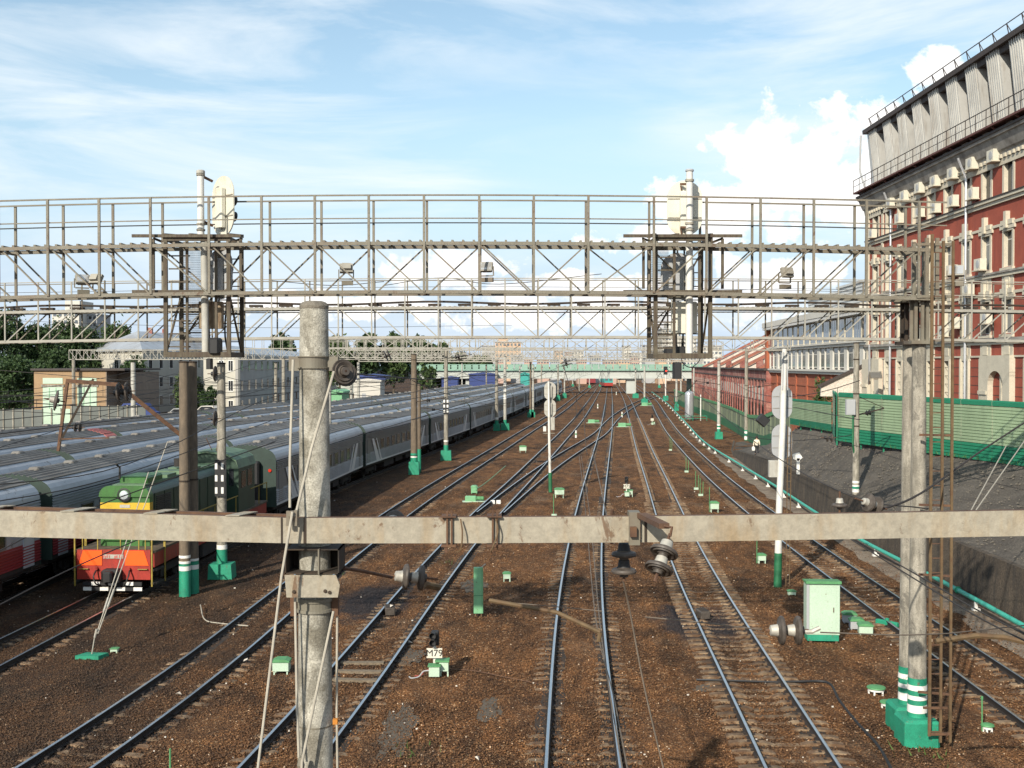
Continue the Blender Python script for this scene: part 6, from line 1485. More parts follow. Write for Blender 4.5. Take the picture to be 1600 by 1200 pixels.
# ================================================================== RED BUILDING (right)
RX0, RYC = 29.0, 94.0
class Loc:
    """local frame of a facade: s runs along it towards the camera, d outwards over the tracks, z up"""
    def __init__(s, x0, y0, ang): s.o = Vector((x0, y0, 0)); s.u = Vector((math.sin(ang), -math.cos(ang), 0)); s.n = Vector((-math.cos(ang), -math.sin(ang), 0))
    def p(s, a, d, z): q = s.o + s.u * a + s.n * d; return (q.x, q.y, z)
    def box(s, mb, a0, a1, d0, d1, z0, z1, mi=None):
        vs = [s.p(a, d, z) for z in (z0, z1) for a, d in ((a0, d0), (a1, d0), (a1, d1), (a0, d1))]
        return mb.add(vs, [(0, 3, 2, 1), (4, 5, 6, 7), (0, 1, 5, 4), (1, 2, 6, 5), (2, 3, 7, 6), (3, 0, 4, 7)], mi)
    def prism(s, mb, outline, a0, a1, mi=None):  # outline in (d, z)
        n = len(outline); vs = [s.p(a0, d, z) for d, z in outline] + [s.p(a1, d, z) for d, z in outline]
        return mb.add(vs, [tuple(range(n)), tuple(range(2 * n - 1, n - 1, -1))] + [(k, n + k, n + (k + 1) % n, (k + 1) % n) for k in range(n)], mi)
rb = Loc(RX0, RYC, 0.0); RL = 52.0
red = thing('red_building', 'tall red and cream office building with metal mansard roof on the right', 'building', (RX0, RYC, 0))
def rp(name, mb, m, par=None, **k): return part(par or red, name, mb, M[m] if isinstance(m, str) else m, world=True, **k)
rp('core', MB().box(RX0 + .55, RX0 + 15, RYC - RL, RYC, 0, 22.0).box(RX0 + .05, RX0 + 15, RYC - .01, RYC + .06, 0, 22), 'redwall')
WC = [4.9 + 3.1 * k for k in range(15)]
WC[0] = 5.2
rows = [(18.95, 21.3, 1.25, 'A'), (14.55, 16.75, 1.15, 'B'), (10.65, 12.75, 1.15, 'C'), (6.2, 9.05, .95, 'D')]
# piers and spandrels give every opening its depth
mb = MB(); zs = [3.0]
for z0, z1, w, n in rows[::-1]: zs += [z0, z1]
zs.append(22.0)
for k in range(0, len(zs) - 1, 2): rb.box(mb, 0, RL, -.56, 0, zs[k], zs[k + 1])
for z0, z1, w, n in rows:
    cs = [2.1] + WC; e = [0] + [v for c in cs for v in (c - w / 2, c + w / 2)] + [RL]
    for k in range(0, len(e), 2): rb.box(mb, e[k], e[k + 1], -.56, 0, z0, z1)
rp('wall', mb, 'redwall')
wr = random.Random(4)
for z0, z1, w, n in rows:
    for i, c in enumerate([2.1] + WC):
        glm = M['glass'] if (n == 'B' and i % 4 == 2) else M[wr.choice(['glass_dark', 'glass_dark', 'glass', 'curtain'])]
        win = rp('window', rb.box(MB(), c - w / 2, c + w / 2, -.24, -.19, z0, z1), M['far_white'] if n != 'D' else M['house_shaded_grey'])
        g2 = MB(); rb.box(g2, c - w / 2 + .09, c - .03, -.195, -.175, z0 + .09, z1 - .62); rb.box(g2, c + .03, c + w / 2 - .09, -.195, -.175, z0 + .09, z1 - .62); rb.box(g2, c - w / 2 + .09, c + w / 2 - .09, -.195, -.175, z1 - .54, z1 - .09)
        rp('pane', g2, glm, win)
        s_ = MB()
        # side jambs line the reveal and stand a little proud
        for sg in (-1, 1):
            a = c + sg * w / 2; lo, hi = sorted((a - sg * .04, a + sg * (.20 if n != 'D' else .14)))
            rb.box(s_, lo, hi, -.30, .05, z0 - .05, z1 + .02)
        if n in 'BC':
            rb.box(s_, c - w / 2 - .42, c + w / 2 + .42, 0, .12, z1, z1 + .24); rb.box(s_, c - w / 2 - .25, c + w / 2 + .25, .0, .16, z1 + .24, z1 + .52); rb.box(s_, c - w / 2 - .12, c + w / 2 + .12, -.3, .08, z1 - .12, z1)
            rb.box(s_, c - .17, c + .17, .0, .26, z1 + .05, z1 + 1.02)
            rb.box(s_, c - w / 2 - .3, c + w / 2 + .3, .0, .16, z0 - .22, z0 - .05)
            rb.box(s_, c - w / 2 - .20, c + w / 2 + .20, .0, .05, z0 - 1.3, z0 - .22); rb.box(s_, c - .35, c + .35, .05, .09, z0 - 1.25, z0 - .5)
        elif n == 'A':
            rb.box(s_, c - w / 2 - .35, c + w / 2 + .35, .0, .13, z1, z1 + .25); rb.box(s_, c - .14, c + .14, 0, .20, z1 + .05, z1 + .75)
        else:
            rb.box(s_, c - w / 2 - .3, c + w / 2 + .3, .0, .10, z1, z1 + .3); rb.box(s_, c - w / 2 - .26, c - w / 2 - .05, .02, .16, z0 - 2, z1 + .1); rb.box(s_, c + w / 2 + .05, c + w / 2 + .26, .02, .16, z0 - 2, z1 + .1)
        rp('window_surround', s_, 'trim')
# string courses
for z0, z1, d, m, nm in ((18.38, 18.60, .14, 'trim', 'string_course'), (18.60, 18.78, .26, 'trim', 'string_course'), (18.78, 18.84, .32, 'darkroof', 'string_course'), (14.02, 14.22, .16, 'trim', 'string_course'), (14.22, 14.34, .24, 'trim_grey', 'string_course'),
                         (12.95, 13.12, .07, 'trim', 'string_course'), (10.02, 10.22, .16, 'trim', 'string_course'), (10.22, 10.40, .30, 'trim_grey', 'string_course'), (9.25, 9.36, .08, 'trim', 'string_course'), (17.0, 17.16, .07, 'trim', 'string_course')):
    rp(nm, rb.box(MB(), -.05, RL, 0, d, z0, z1), m)
for z in (8.6, 8.05, 7.5, 6.95, 6.4, 5.85): rp('joint_line', rb.box(MB(), 3.6, RL, 0, .012, z, z + .035), 'darkroof')
# corner projection with arched top near ground
rp('corner_pilaster', rb.box(rb.box(MB(), -.02, .45, 0, .12, 3, 21.2), 3.6, 4.0, 0, .10, 10.4, 21.2), 'trim')
def arch(c, z, r, nm='arched_portal'):
    o_ = MB(); rb.box(o_, c - 2.3, c - r, -.1, .34, 4, z); rb.box(o_, c + r, c + 2.0, -.1, .34, 4, z)
    n = 12; pts = [(c + r * math.cos(math.pi * k / n), z + r * .8 * math.sin(math.pi * k / n)) for k in range(n + 1)]
    for k in range(n):
        (a1, q1), (a0, q0) = pts[k], pts[k + 1]
        vs = [rb.p(a, d, zz) for d in (.34, -.1) for a, zz in ((a0, q0), (a1, q1), (a1, z + 1.75), (a0, z + 1.75))]
        o_.add(vs, [(0, 1, 2, 3), (7, 6, 5, 4), (0, 4, 5, 1), (2, 6, 7, 3), (1, 5, 6, 2), (0, 3, 7, 4)])
    rb.box(o_, c - 2.3, c - r, -.1, .34, z, z + 1.75); rb.box(o_, c + r, c + 2.0, -.1, .34, z, z + 1.75)
    for zz in (5.4, 6.2, 7.0): rb.box(o_, c - 2.35, c - r - .1, .34, .42, zz, zz + .22)
    rp(nm, o_, 'trim'); rp('portal_infill', rb.box(MB(), c - r, c + r, -.12, -.02, 4, z + r), 'redwall'); rp('portal_door', rb.box(MB(), c - r * .55, c + r * .55, -.06, .02, 4, z - .8), 'glass_dark')
arch(25.6, 7.6, 1.05); arch(1.9, 7.5, .9)
# cornice
mb = MB(); rb.prism(mb, [(0, 20.95), (.10, 21.0), (.16, 21.35), (.30, 21.45), (.62, 22.15), (.74, 22.2), (.78, 22.42), (0, 22.5)], -.6, RL); rp('cornice', mb, 'trim_grey')
mb = MB()
for k in range(90): rb.box(mb, .2 + k * .58, .42 + k * .58, .1, .24, 20.98, 21.2)
rp('dentils', mb, 'trim', kind='stuff')
rp('cornice_frieze', rb.box(MB(), 0, RL, 0, .10, 20.6, 20.96), 'trim')
rp('gutter', rb.box(MB(), -.6, RL, .74, .86, 22.38, 22.52), 'darkroof')
# mansard: ribbed fins with deep slots
mb = MB(); mb.box(RX0 + 1.9, RX0 + 14, RYC - RL, RYC - .2, 22.3, 27.6); rp('attic_core', mb, 'zinc_shaded')
bay = 3.25
for k in range(16):
    a0 = .9 + k * bay - (0 if k else .2); a1 = a0 + 1.75
    if a0 > RL - 1: break
    pm = MB(); rb.prism(pm, [(-.38, 22.75), (.16, 27.6), (-2.6, 27.6), (-2.6, 22.75)], a0, a1); fin = rp('mansard_panel', pm, 'zinc')
    rm = MB()
    for j in range(6):
        q = a0 + .06 + j * .29; rb.prism(rm, [(-.31, 22.75), (.24, 27.6), (.1, 27.6), (-.44, 22.75)], q, q + .07)
    rp('standing_seam', rm, 'zinc', fin, kind='stuff')
    lo = rp('shaded_slot_lining', rb.box(MB(), a1, a0 + bay, -2.45, -2.40, 22.7, 27.4), 'zinc_shaded'); rp('slot_head_shade', rb.prism(MB(), [(.10, 27.2), (.14, 27.6), (-2.5, 27.6), (-2.5, 27.2)], a1, a0 + bay), 'darkroof')  # dark head stands for the deep shade at the slot top
    rp('slot_side', rb.prism(MB(), [(-.45, 22.75), (-.30, 25.9), (-2.4, 25.9), (-2.4, 22.75)], a0 + bay - .05, a0 + bay), 'zinc_shaded')
    rp('attic_window', rb.box(MB(), a1 + .15, a0 + bay - .15, -2.39, -2.36, 23.6, 26.3), 'glass_dark')
rp('roof_edge', rb.prism(MB(), [(.40, 27.58), (.42, 27.9), (-2.6, 28.0), (-2.6, 27.6)], -.35, RL), 'darkroof')
rp('roof_slab', MB().box(RX0 + 2.0, RX0 + 14.5, RYC - RL, RYC + .2, 27.6, 27.9), 'darkroof')
rp('end_gable', rb.prism(MB(), [(-.38, 22.6), (.1, 27.5), (-14, 27.5), (-14, 22.6)], -.04, .6), 'zinc')
rl = MB(); rb.box(rl, -.1, RL, .02, .06, 28.75, 28.80); rp('roof_rail', rl, 'darkroof')
for k in range(26):
    a = .2 + k * 2.0; t_m = MB().bar(rb.p(a - .3, -.3, 27.9), rb.p(a, .04, 28.78), .045).bar(rb.p(a + .3, -.3, 27.9), rb.p(a, .04, 28.78), .045); rp('roof_rail_strut', t_m, 'darkroof')
# hanging walkway
rp('walkway', rb.box(MB(), -.5, RL, .05, 1.1, 22.72, 22.84), 'maroon_steel'); rp('walkway_rail', rb.box(rb.box(MB(), -.5, RL, 1.06, 1.10, 23.80, 23.85), -.5, RL, 1.06, 1.09, 23.3, 23.33), 'darkroof')
for k in range(34): a = -.45 + k * 1.55; rp('rail_post', MB().bar(rb.p(a, 1.08, 22.8), rb.p(a, 1.08, 23.83), .04), 'darkroof')
for k in range(16): a = .5 + k * bay; rp('walkway_bracket', MB().bar(rb.p(a, .1, 22.0), rb.p(a, 1.0, 22.7), .10), 'maroon_steel'); rp('vent_box', rb.box(MB(), a + .9, a + 1.7, .1, .55, 22.5, 22.72), 'trim')
# downpipes
for px in (1395, 1513):
    Yp = RX0 * F / (px - 800) * 1.0; a = RYC - Yp
    rp('downpipe', MB().tube([rb.p(a, .22, z) for z in (5, 12, 20.6)] + [rb.p(a, .75, 21.9)], .085, 8), 'silver')
rp('downpipe', MB().tube([rb.p(.8, .2, 5), rb.p(.9, .2, 7.2), rb.p(2.2, .5, 8.2), rb.p(2.4, .6, 10.4)], .09, 8), 'silver')
rp('downpipe', MB().tube([rb.p(-.25, .10, 22.9), rb.p(-.3, .55, 24.4), rb.p(-.3, .62, 24.8), rb.p(-.3, .55, 27.5)], .08, 8), 'far_grey')
# air conditioners, each its own thing fixed to the wall
acn = 0
def ac(a, z, where, w=.95, h=.68, d=.42):
    global acn; acn += 1
    o_ = thing('air_conditioner', where, 'air conditioner', rb.p(a, .14, z), 0, 'air conditioners on the red building')
    L2 = Loc(0, 0, 0.0)
    part(o_, 'case', L2.box(MB(), -w / 2, w / 2, .02, d, 0, h), M['ac']); part(o_, 'fan_grille', MB().lathe([(h * .36, 0), (h * .36, .02), (h * .1, .03)], (-d - .0, -.12, h / 2), (-1, 0, 0), 14), M['far_grey'])
    part(o_, 'bracket', L2.box(L2.box(MB(), -w / 2 - .05, w / 2 + .05, 0, d + .1, -.07, -.01), -w / 2 - .05, -w / 2, -.10, .0, -.05, h * .9), M['trim'])
wn = lambda i: ['in the corner bay'] [0] if i == 0 else f'by window {["", "one", "two", "three", "four", "five", "six", "seven", "eight", "nine", "ten", "eleven"][i]} from the far corner'
for (a, z, t) in [(2.3, 18.9, 'air conditioner alone under the corner window of the red building'),
                  (6.6, 20.7, 'top-storey air conditioner nearest the far corner, upper one'), (8.6, 19.3, 'air conditioner low beside the second top-storey window from the far corner'), (9.7, 20.8, 'air conditioner high beside the third top-storey window from the far corner'),
                  (12.8, 20.9, 'air conditioner high beside the fourth top-storey window from the far corner'), (12.9, 19.2, 'air conditioner low beside the fourth top-storey window from the far corner'),
                  (15.8, 20.9, 'air conditioner high beside the fifth top-storey window from the far corner'), (15.9, 19.1, 'air conditioner low beside the fifth top-storey window from the far corner'),
                  (18.9, 20.9, 'air conditioner high beside the sixth top-storey window from the far corner'), (19.0, 19.1, 'air conditioner low beside the sixth top-storey window, left of the downpipe'),
                  (22.0, 21.0, 'air conditioner high on the top storey right of the downpipe'), (22.2, 19.1, 'air conditioner low on the top storey right of the downpipe'), (25.2, 20.9, 'air conditioner high under the cornice near the right edge of the picture'),
                  (18.9, 14.6, 'air conditioner beside the white-framed windows of the third storey, middle one'), (23.4, 14.6, 'air conditioner below the bright white window near the right edge'), (21.6, 13.2, 'air conditioner under the third-storey windows behind the floodlight'),
                  (14.0, 10.7, 'air conditioner left of the column head in front of the red wall'), (17.4, 10.7, 'air conditioner on the second storey right of the column head'), (19.4, 11.2, 'dish-like unit with pipes on the second storey'), (24.4, 11.3, 'air conditioner beside the second-storey window near the right edge'),
                  (14.5, 6.0, 'air conditioner low down just above the green fence, left one'), (21.5, 5.5, 'air conditioner low down just above the green fence, right one')]: ac(a, z, t)

# ================================================================== PALE GLAZED BUILDING behind it
bb = Loc(24.5 + .05 * 142, 142, -math.atan(.05)); BL = 47.6
beige = thing('glazed_building', 'long white building with a glazed upper storey between the red building and the brick sheds', 'building', tuple(bb.o))
def bp2(name, mb, m, par=None, **k): return part(par or beige, name, mb, M[m], world=True, **k)
mb = MB(); bb.box(mb, 0, BL, -14, -.5, 4, 13.2); bp2('core', mb, 'far_grey')
mb = MB(); bb.box(mb, -.2, BL, -.5, 0, 0, 7.9); bp2('brick_base', mb, 'brick_orange')
for z in (5.6, 6.6): bp2('brick_course', bb.box(MB(), 0, BL, 0, .07, z, z + .18), 'brick_orange')
for k in range(9): bp2('brick_pier', bb.box(MB(), k * 5.7 + .3, k * 5.7 + .9, 0, .14, 3, 7.8), 'brick_orange')
for z0, z1, d in ((7.9, 8.15, .3), (8.15, 8.35, .45), (10.45, 10.7, .2), (10.7, 10.85, .35), (13.0, 13.3, .5), (13.3, 13.9, .75)): bp2('cornice', bb.box(MB(), -.4, BL, -.5, d, z0, z1), 'far_white')
mb = MB()
for k in range(88): bb.box(mb, k * .54, k * .54 + .22, .5, .74, 13.02, 13.25)
bp2('cornice_blocks', mb, 'far_grey', kind='stuff')
for k in range(9):
    a = 1.2 + k * 5.6
    bp2('pier', bb.box(MB(), a - 1.3, a - .1, -.4, .0, 8.35, 10.45), 'far_white')
    for j, (u, v) in enumerate(((.1, 1.9), (2.25, 4.1))):
        w_ = bp2('window', bb.box(MB(), a + u, a + v, -.16, -.10, 8.5, 10.4), 'far_white'); pn = MB()
        for q in (0, 1): bb.box(pn, a + u + .1 + q * (v - u) / 2, a + u - .06 + (q + 1) * (v - u) / 2, -.105, -.085, 8.62, 9.8)
        bb.box(pn, a + u + .1, a + v - .1, -.105, -.085, 9.9, 10.3); bp2('pane', pn, 'glass_dark' if (k + j) % 3 else 'glass', w_)
    bp2('mullion_pier', bb.box(MB(), a + 1.95, a + 2.2, -.4, .0, 8.35, 10.45), 'far_white')
for k in range(16):
    a = .4 + k * 3.0
    w_ = bp2('upper_window', bb.box(MB(), a, a + 2.7, -.12, -.06, 10.9, 12.95), 'far_white'); pn = MB()
    for q in range(3): bb.box(pn, a + .08 + q * .88, a + .82 + q * .88, -.065, -.045, 11.0, 12.9)
    bp2('pane', pn, 'glass', w_); bp2('upper_pier', bb.box(MB(), a + 2.7, a + 3.0, -.4, .02, 10.85, 13.0), 'trim')
def louvre_house(label, a0, a1, d0, d1, z0, z1):
    o_ = thing('plant_room', label, 'plant room', bb.p((a0 + a1) / 2, -d0, z0), 0, 'louvred plant rooms on the pale building'); n = int((z1 - z0) / .35)
    part(o_, 'body', bb.box(MB(), a0, a1, -d1, -d0, z0, z1), M['ribbed_white'], world=True)
    sl = MB()
    for k in range(n): bb.box(sl, a0 - .02, a1 + .02, -d0, -d0 + .08, z0 + k * .35 + .05, z0 + k * .35 + .22); bb.box(sl, a0 - .06, a0, -d1, -d0 + .05, z0 + k * .35 + .05, z0 + k * .35 + .22)
    part(o_, 'louvres', sl, M['ribbed_white'], world=True, kind='stuff'); part(o_, 'roof', bb.prism(MB(), [(-d0 + .2, z1), (-d0 + .2, z1 + .2), (-d1, z1 + .6), (-d1, z1)], a0 - .2, a1 + .2), M['ribbed_white'], world=True)
louvre_house('nearer and taller louvred plant room on the roof of the pale building', 26, 47, 2.5, 11, 13.9, 16.4)
louvre_house('farther louvred plant room on the roof of the pale building', 8, 24.5, 3.2, 11, 13.9, 16.2)
# lean-to with lamp beside the red building
o_ = thing('lean_to_roof', 'small pale lean-to roof above the green fence left of the red building', 'lean-to', (25, 93, 0))
part(o_, 'gable', MB().add([(25.5, 95, 6.2), (28.9, 95, 6.2), (28.9, 95, 8.6), (25.5, 95, 7.0), (25.5, 95.3, 6.2), (28.9, 95.3, 6.2), (28.9, 95.3, 8.6), (25.5, 95.3, 7.0)], [(0, 1, 2, 3), (7, 6, 5, 4), (3, 2, 6, 7), (0, 3, 7, 4), (0, 4, 5, 1), (1, 5, 6, 2)]), M['plaster'], world=True)
part(o_, 'roof_edge', MB().bar((25.2, 94.9, 7.0), (28.9, 94.9, 8.75), .22), M['darkroof'], world=True)
floodlight('street lamp head on the lean-to above the green fence', 1368, 586, 88, R(40), R(-30), .9)

# ================================================================== OLD BRICK WALL AND SHEDS
ow = Loc(30.9, 140, -math.atan(.095))
# runs away from the camera, so a is negative
wall = thing('arcaded_brick_wall', 'long dark red brick wall with close-set pilasters behind the olive fence', 'wall', (30.9, 140, 0))
def wp(name, mb, m, par=None, **k): return part(par or wall, name, mb, M[m], world=True, **k)
WLn = 150
wp('wall', ow.box(MB(), -WLn, 0, -.6, 0, 0, 8.1), 'brick_red'); wp('coping', ow.box(MB(), -WLn, .1, -.6, .3, 8.1, 8.35), 'darkroof'); wp('frieze', ow.box(MB(), -WLn, 0, 0, .15, 6.9, 7.1), 'darkroof')
for k in range(40):
    a = -k * 3.7 - .6
    wp('pilaster', ow.box(MB(), a - .9, a, 0, .14, 0, 6.9), 'brick_red')
    wp('pale_panel', ow.box(MB(), a - 2.9, a - 1.3, 0, .10, 4.4, 6.0), 'plaster'); wp('window', ow.box(MB(), a - 2.9, a - 1.3, 0, .08, 1.0, 3.9), 'glass_dark')
bp2('corner_pier', bb.box(MB(), -.6, .7, -8, .35, 0, 13.6), 'brick_orange')
for i, (yy, wdt, hh) in enumerate([(150, 12, 6.0), (172, 13, 6.5), (196, 14, 7), (222, 15, 7.5), (252, 16, 8)]):
    xw = 30.9 + .095 * (yy - 140) + .5
    o_ = thing('brick_shed', f'{["first", "second", "third", "fourth", "fifth", "sixth", "seventh"][i]} brick shed gable behind the arcaded wall, counted from the pale building', 'shed', (xw, yy, 0), 0, 'brick shed gables behind the arcaded wall')
    part(o_, 'gable_wall', MB().extrude([(xw, 4), (xw + wdt * 2, 4), (xw + wdt * 2, 8.3), (xw + wdt, 8.1 + hh), (xw, 8.1)], 'y', yy, yy + .4), M['plaster'], world=True)
    part(o_, 'roof', MB().extrude([(xw - .2, 8.1), (xw + wdt, 8.2 + hh), (xw + wdt * 2, 8.3), (xw + wdt * 2, 8.7), (xw + wdt, 8.65 + hh), (xw - .2, 8.5)], 'y', yy - .3, yy + 1.2), M['roof_red'], world=True)
    part(o_, 'brick_pier', MB().box(xw + 2, xw + 3, yy - .25, yy, 7, 9.6), M['brick_red'], world=True)

# ================================================================== LEFT SIDE HOUSES
def win_grid(par, L, a0, da, na, z0, dz, nz, w, h, d=0.0, m='glass_dark', frame='bright', skip=()):
    wb_ = MB(); L.box(wb_, -w / 2, w / 2, 0, .05, 0, h)
    for j in range(nz):
        for i in range(na):
            if (i, j) in skip: continue
            a = a0 + i * da; z = z0 + j * dz; f = MB()
            L.box(f, a - w / 2 - .12, a + w / 2 + .12, d, d + .05, z - .12, z + h + .1)
            w_ = part(par, 'window', f, M[frame], world=True)
            g = MB(); L.box(g, a - w / 2, a - .04, d + .045, d + .07, z, z + h); L.box(g, a + .04, a + w / 2, d + .045, d + .07, z, z + h)
            part(w_, 'pane', g, M[m], world=True)
house = thing('hip_roofed_house', 'pale three-storey house with a grey hipped metal roof behind the shrubs on the left', 'house', (-64, 215, 0))
# corner nearest the camera at the photo column 222
YH = 205.0; cx = XY(223, YH); cy = YH
L1 = Loc(cx, cy, R(-52)); L2_ = Loc(cx, cy, R(38))
# left face goes away to the left, right face away to the right
def face(ox, oy, tx, ty):
    d = Vector((tx - ox, ty - oy, 0)); Ln = d.length; u = d / Ln; n = Vector((u.y, -u.x, 0))
    if n.dot(Vector((-ox, -oy, 0))) < 0: n = -n
    L = Loc(ox, oy, 0); L.o = Vector((ox, oy, 0)); L.u = u; L.n = n; return L, Ln
lxp, lyp = XY(146, 216), 216.0; rxp, ryp = XY(345, 243), 243.0
fl, Ll = face(cx, cy, lxp, lyp); fr_, Lr = face(cx, cy, rxp, ryp)
zt = 11.6
bx = Vector((lxp + rxp - cx, lyp + ryp - cy, 0))
mb = MB(); mb.add([(cx, cy, 0), (rxp, ryp, 0), (bx.x, bx.y, 0), (lxp, lyp, 0), (cx, cy, zt), (rxp, ryp, zt), (bx.x, bx.y, zt), (lxp, lyp, zt)], [(4, 5, 6, 7), (0, 1, 5, 4), (1, 2, 6, 5), (2, 3, 7, 6), (3, 0, 4, 7)])
part(house, 'walls', mb, M['house_white'], world=True)
mid0 = (Vector((cx, cy, 0)) + Vector((lxp, lyp, 0))) / 2; mid1 = (Vector((rxp, ryp, 0)) + bx) / 2
r0 = mid0.lerp(mid1, .22); r1 = mid0.lerp(mid1, .85); e = .9
ctr = (mid0 + mid1) / 2
def ov(x, y): v = Vector((x, y, 0)) - ctr; return ctr + v * (1 + .8 / v.length)
c4 = [ov(cx, cy), ov(rxp, ryp), ov(bx.x, bx.y), ov(lxp, lyp)]
part(house, 'roof', MB().add([(c.x, c.y, zt) for c in c4] + [(c.x, c.y, zt - .35) for c in c4] + [(r0.x, r0.y, zt + 3.6), (r1.x, r1.y, zt + 3.6)],
     [(0, 1, 9, 8), (2, 3, 8, 9), (1, 2, 9), (3, 0, 8), (0, 4, 5, 1), (1, 5, 6, 2), (2, 6, 7, 3), (3, 7, 4, 0), (4, 7, 6, 5)]), M['roof_metal'], world=True)
for t_f in (.3, .6): q = r0.lerp(r1, t_f); part(house, 'chimney', MB().box(q.x - .5, q.x + .5, q.y - 2.5, q.y - 1.7, zt + 2, zt + 4.4), M['brick_red'], world=True)
part(house, 'eaves_band', fr_.box(fl.box(MB(), 0, Ll, 0, .12, zt - .7, zt - .35), 0, Lr, 0, .12, zt - .7, zt - .35), M['trim'], world=True)
win_grid(house, fl, 4.6, 4.0, 2, 8.2, -3.4, 2, 1.3, 1.7); win_grid(house, fr_, 3.2, 4.6, 9, 1.4, 3.4, 3, 1.3, 1.7)
# second house: pale end, long side running towards the bridge with its shade put into grey plaster
h2 = thing('long_house', 'long plastered house with a shaded grey side and a pale end wall, left of the near column', 'house', (XY(372, 170), 170, 0))
ax, ay = XY(372, 172), 172.0; bx_, by_ = XY(318, 176), 176.0; ex, ey = XY(486, 262), 262.0
fa, La = face(ax, ay, bx_, by_); fb2, Lb = face(ax, ay, ex, ey); zt = 10.2
q = (bx_ + ex - ax, by_ + ey - ay)
part(h2, 'end_wall', fa.box(MB(), 0, La, -.4, 0, 0, zt), M['house_white'], world=True); part(h2, 'side_wall', fb2.box(MB(), .0, Lb, -.4, 0, 0, zt - .01), M['house_shaded_grey'], world=True)
part(h2, 'roof', MB().add([(ax, ay, zt), (ex, ey, zt), (q[0], q[1], zt), (bx_, by_, zt), (ax, ay, zt + .3), (ex, ey, zt + .3), (q[0], q[1], zt + .3), (bx_, by_, zt + .3), ((ax + bx_) / 2, (ay + by_) / 2 + 4, zt + 1.6), ((ex + q[0]) / 2, (ey + q[1]) / 2 - 4, zt + 1.6)],
     [(0, 1, 5, 4), (1, 2, 6, 5), (2, 3, 7, 6), (3, 0, 4, 7), (4, 5, 9, 8), (6, 7, 8, 9), (5, 6, 9), (7, 4, 8)]), M['roof_metal'], world=True)
win_grid(h2, fa, 1.5, 2.0, 2, 1.9, 3.0, 3, .9, 1.5); win_grid(h2, fb2, 3, 6.2, 14, 1.9, 3.0, 3, 1.4, 1.5, frame='house_shaded_grey')
part(h2, 'drainpipe', MB().tube([fa.p(3.4, .1, 0), fa.p(3.4, .1, zt)], .12, 6), M['far_grey'], world=True)
# garage
gx0, gx1, gy = XY(53, 140), XY(165, 140), 140.0; gar = thing('garage', 'tan brick garage with two tall pale green doors at the far left', 'garage', ((gx0 + gx1) / 2, gy, 0)); gz = 8.1
part(gar, 'walls', MB().box(gx0, gx1, gy, gy + 10, 0, gz), M['garage'], world=True); part(gar, 'side_wall', MB().box(gx1, gx1 + .12, gy - .02, gy + 14, 0, gz), M['garage_side'], world=True)
part(gar, 'annex', MB().box(gx1 + .13, gx1 + 2.2, gy + 4, gy + 14, 0, gz - .2), M['garage_side'], world=True)
part(gar, 'roof_edge', MB().box(gx0 - .3, gx1 + 2.4, gy - .3, gy + 14, gz, gz + .25), M['darkroof'], world=True)
for a, b in ((67, 98), (121, 151)):
    xa, xb = XY(a, gy), XY(b, gy); d_ = part(gar, 'door', MB().box(xa, xb, gy - .06, gy - .01, 0, 6.1), M['mint'], world=True)
    for k in range(1, 3): part(d_, 'door_leaf_joint', MB().box(xa + (xb - xa) * k / 3 - .03, xa + (xb - xa) * k / 3 + .03, gy - .09, gy - .06, 0, 6.0), M['green_light'], world=True)
    part(gar, 'transom_window', MB().box(xa, xb, gy - .05, gy - .01, 6.5, 7.2), M['mint'], world=True); part(gar, 'lintel', MB().box(xa - .2, xb + .2, gy - .1, gy, 6.12, 6.4), M['concrete'], world=True)
for i, (pa, pb, Y, h, m, lab) in enumerate([(-40, 66, 118, 3.6, 'panel_grey', 'dark grey sheet fence at the left edge below the trees'), (112, 228, 128, 3.6, 'panel_grey', 'grey sheet fence in front of the garage'), (66, 110, 122, 3.4, 'mint', 'pale green gate panels in front of the garage')]):
    o_ = thing('sheet_fence', lab, 'fence', (XY((pa + pb) / 2, Y), Y, 0)); n = max(3, int((pb - pa) / 14))
    zb0 = 2.6
    for k in range(n):
        xa, xb = XY(pa + (pb - pa) * k / n, Y), XY(pa + (pb - pa) * (k + 1) / n, Y) - .06; part(o_, 'panel', MB().box(xa, xb, Y, Y + .08, 0, zb0 + h * .45), M[m], world=True)
        part(o_, 'post', MB().box(xa - .08, xa + .04, Y - .1, Y, 0, zb0 + h * .48), M['concrete'], world=True)
for i, (px, py, Y, col, lab) in enumerate([(207, 630, 134, 'blue', 'dark blue parked van roof by the shrub left of the pale pole'), (280, 638, 165, 'far_grey', 'grey parked car below the pale house'), (323, 634, 168, 'far_white', 'white parked car below the pale house')]):
    x = XY(px, Y); o_ = thing('parked_car', lab, 'car', (x, Y, 0), R(80), 'vehicles parked by the left houses'); w, l, h = (.95, 2.3, 1.5) if i else (1.1, 2.9, 2.6)
    z = CAMZ - (py - 570) / F * Y - h; z = max(0, z)
    part(o_, 'body', MB().extrude([(-l, .4), (l, .4), (l, 1.0 * h / 1.5 * .6), (l * .5, h * .62), (l * .2, h), (-l * .55, h), (-l * .85, h * .65), (-l, h * .6)], 'x', -w, w).xf(Matrix.Translation((0, 0, z))), M[col])
    part(o_, 'side_glass', MB().extrude([(l * .42, h * .64), (l * .17, h * .93), (-l * .5, h * .93), (-l * .75, h * .66)], 'x', -w - .01, w + .01).xf(Matrix.Translation((0, 0, z))), M['glass_dark'])
    for sx in (-1, 1):
        for sy in (-.62, .62): part(o_, 'wheel', MB().lathe([(.32, 0), (.32, .2), (.15, .22)], (sx * (w - .15), sy * l, .32 + z), (sx, 0, 0), 14), M['black'])

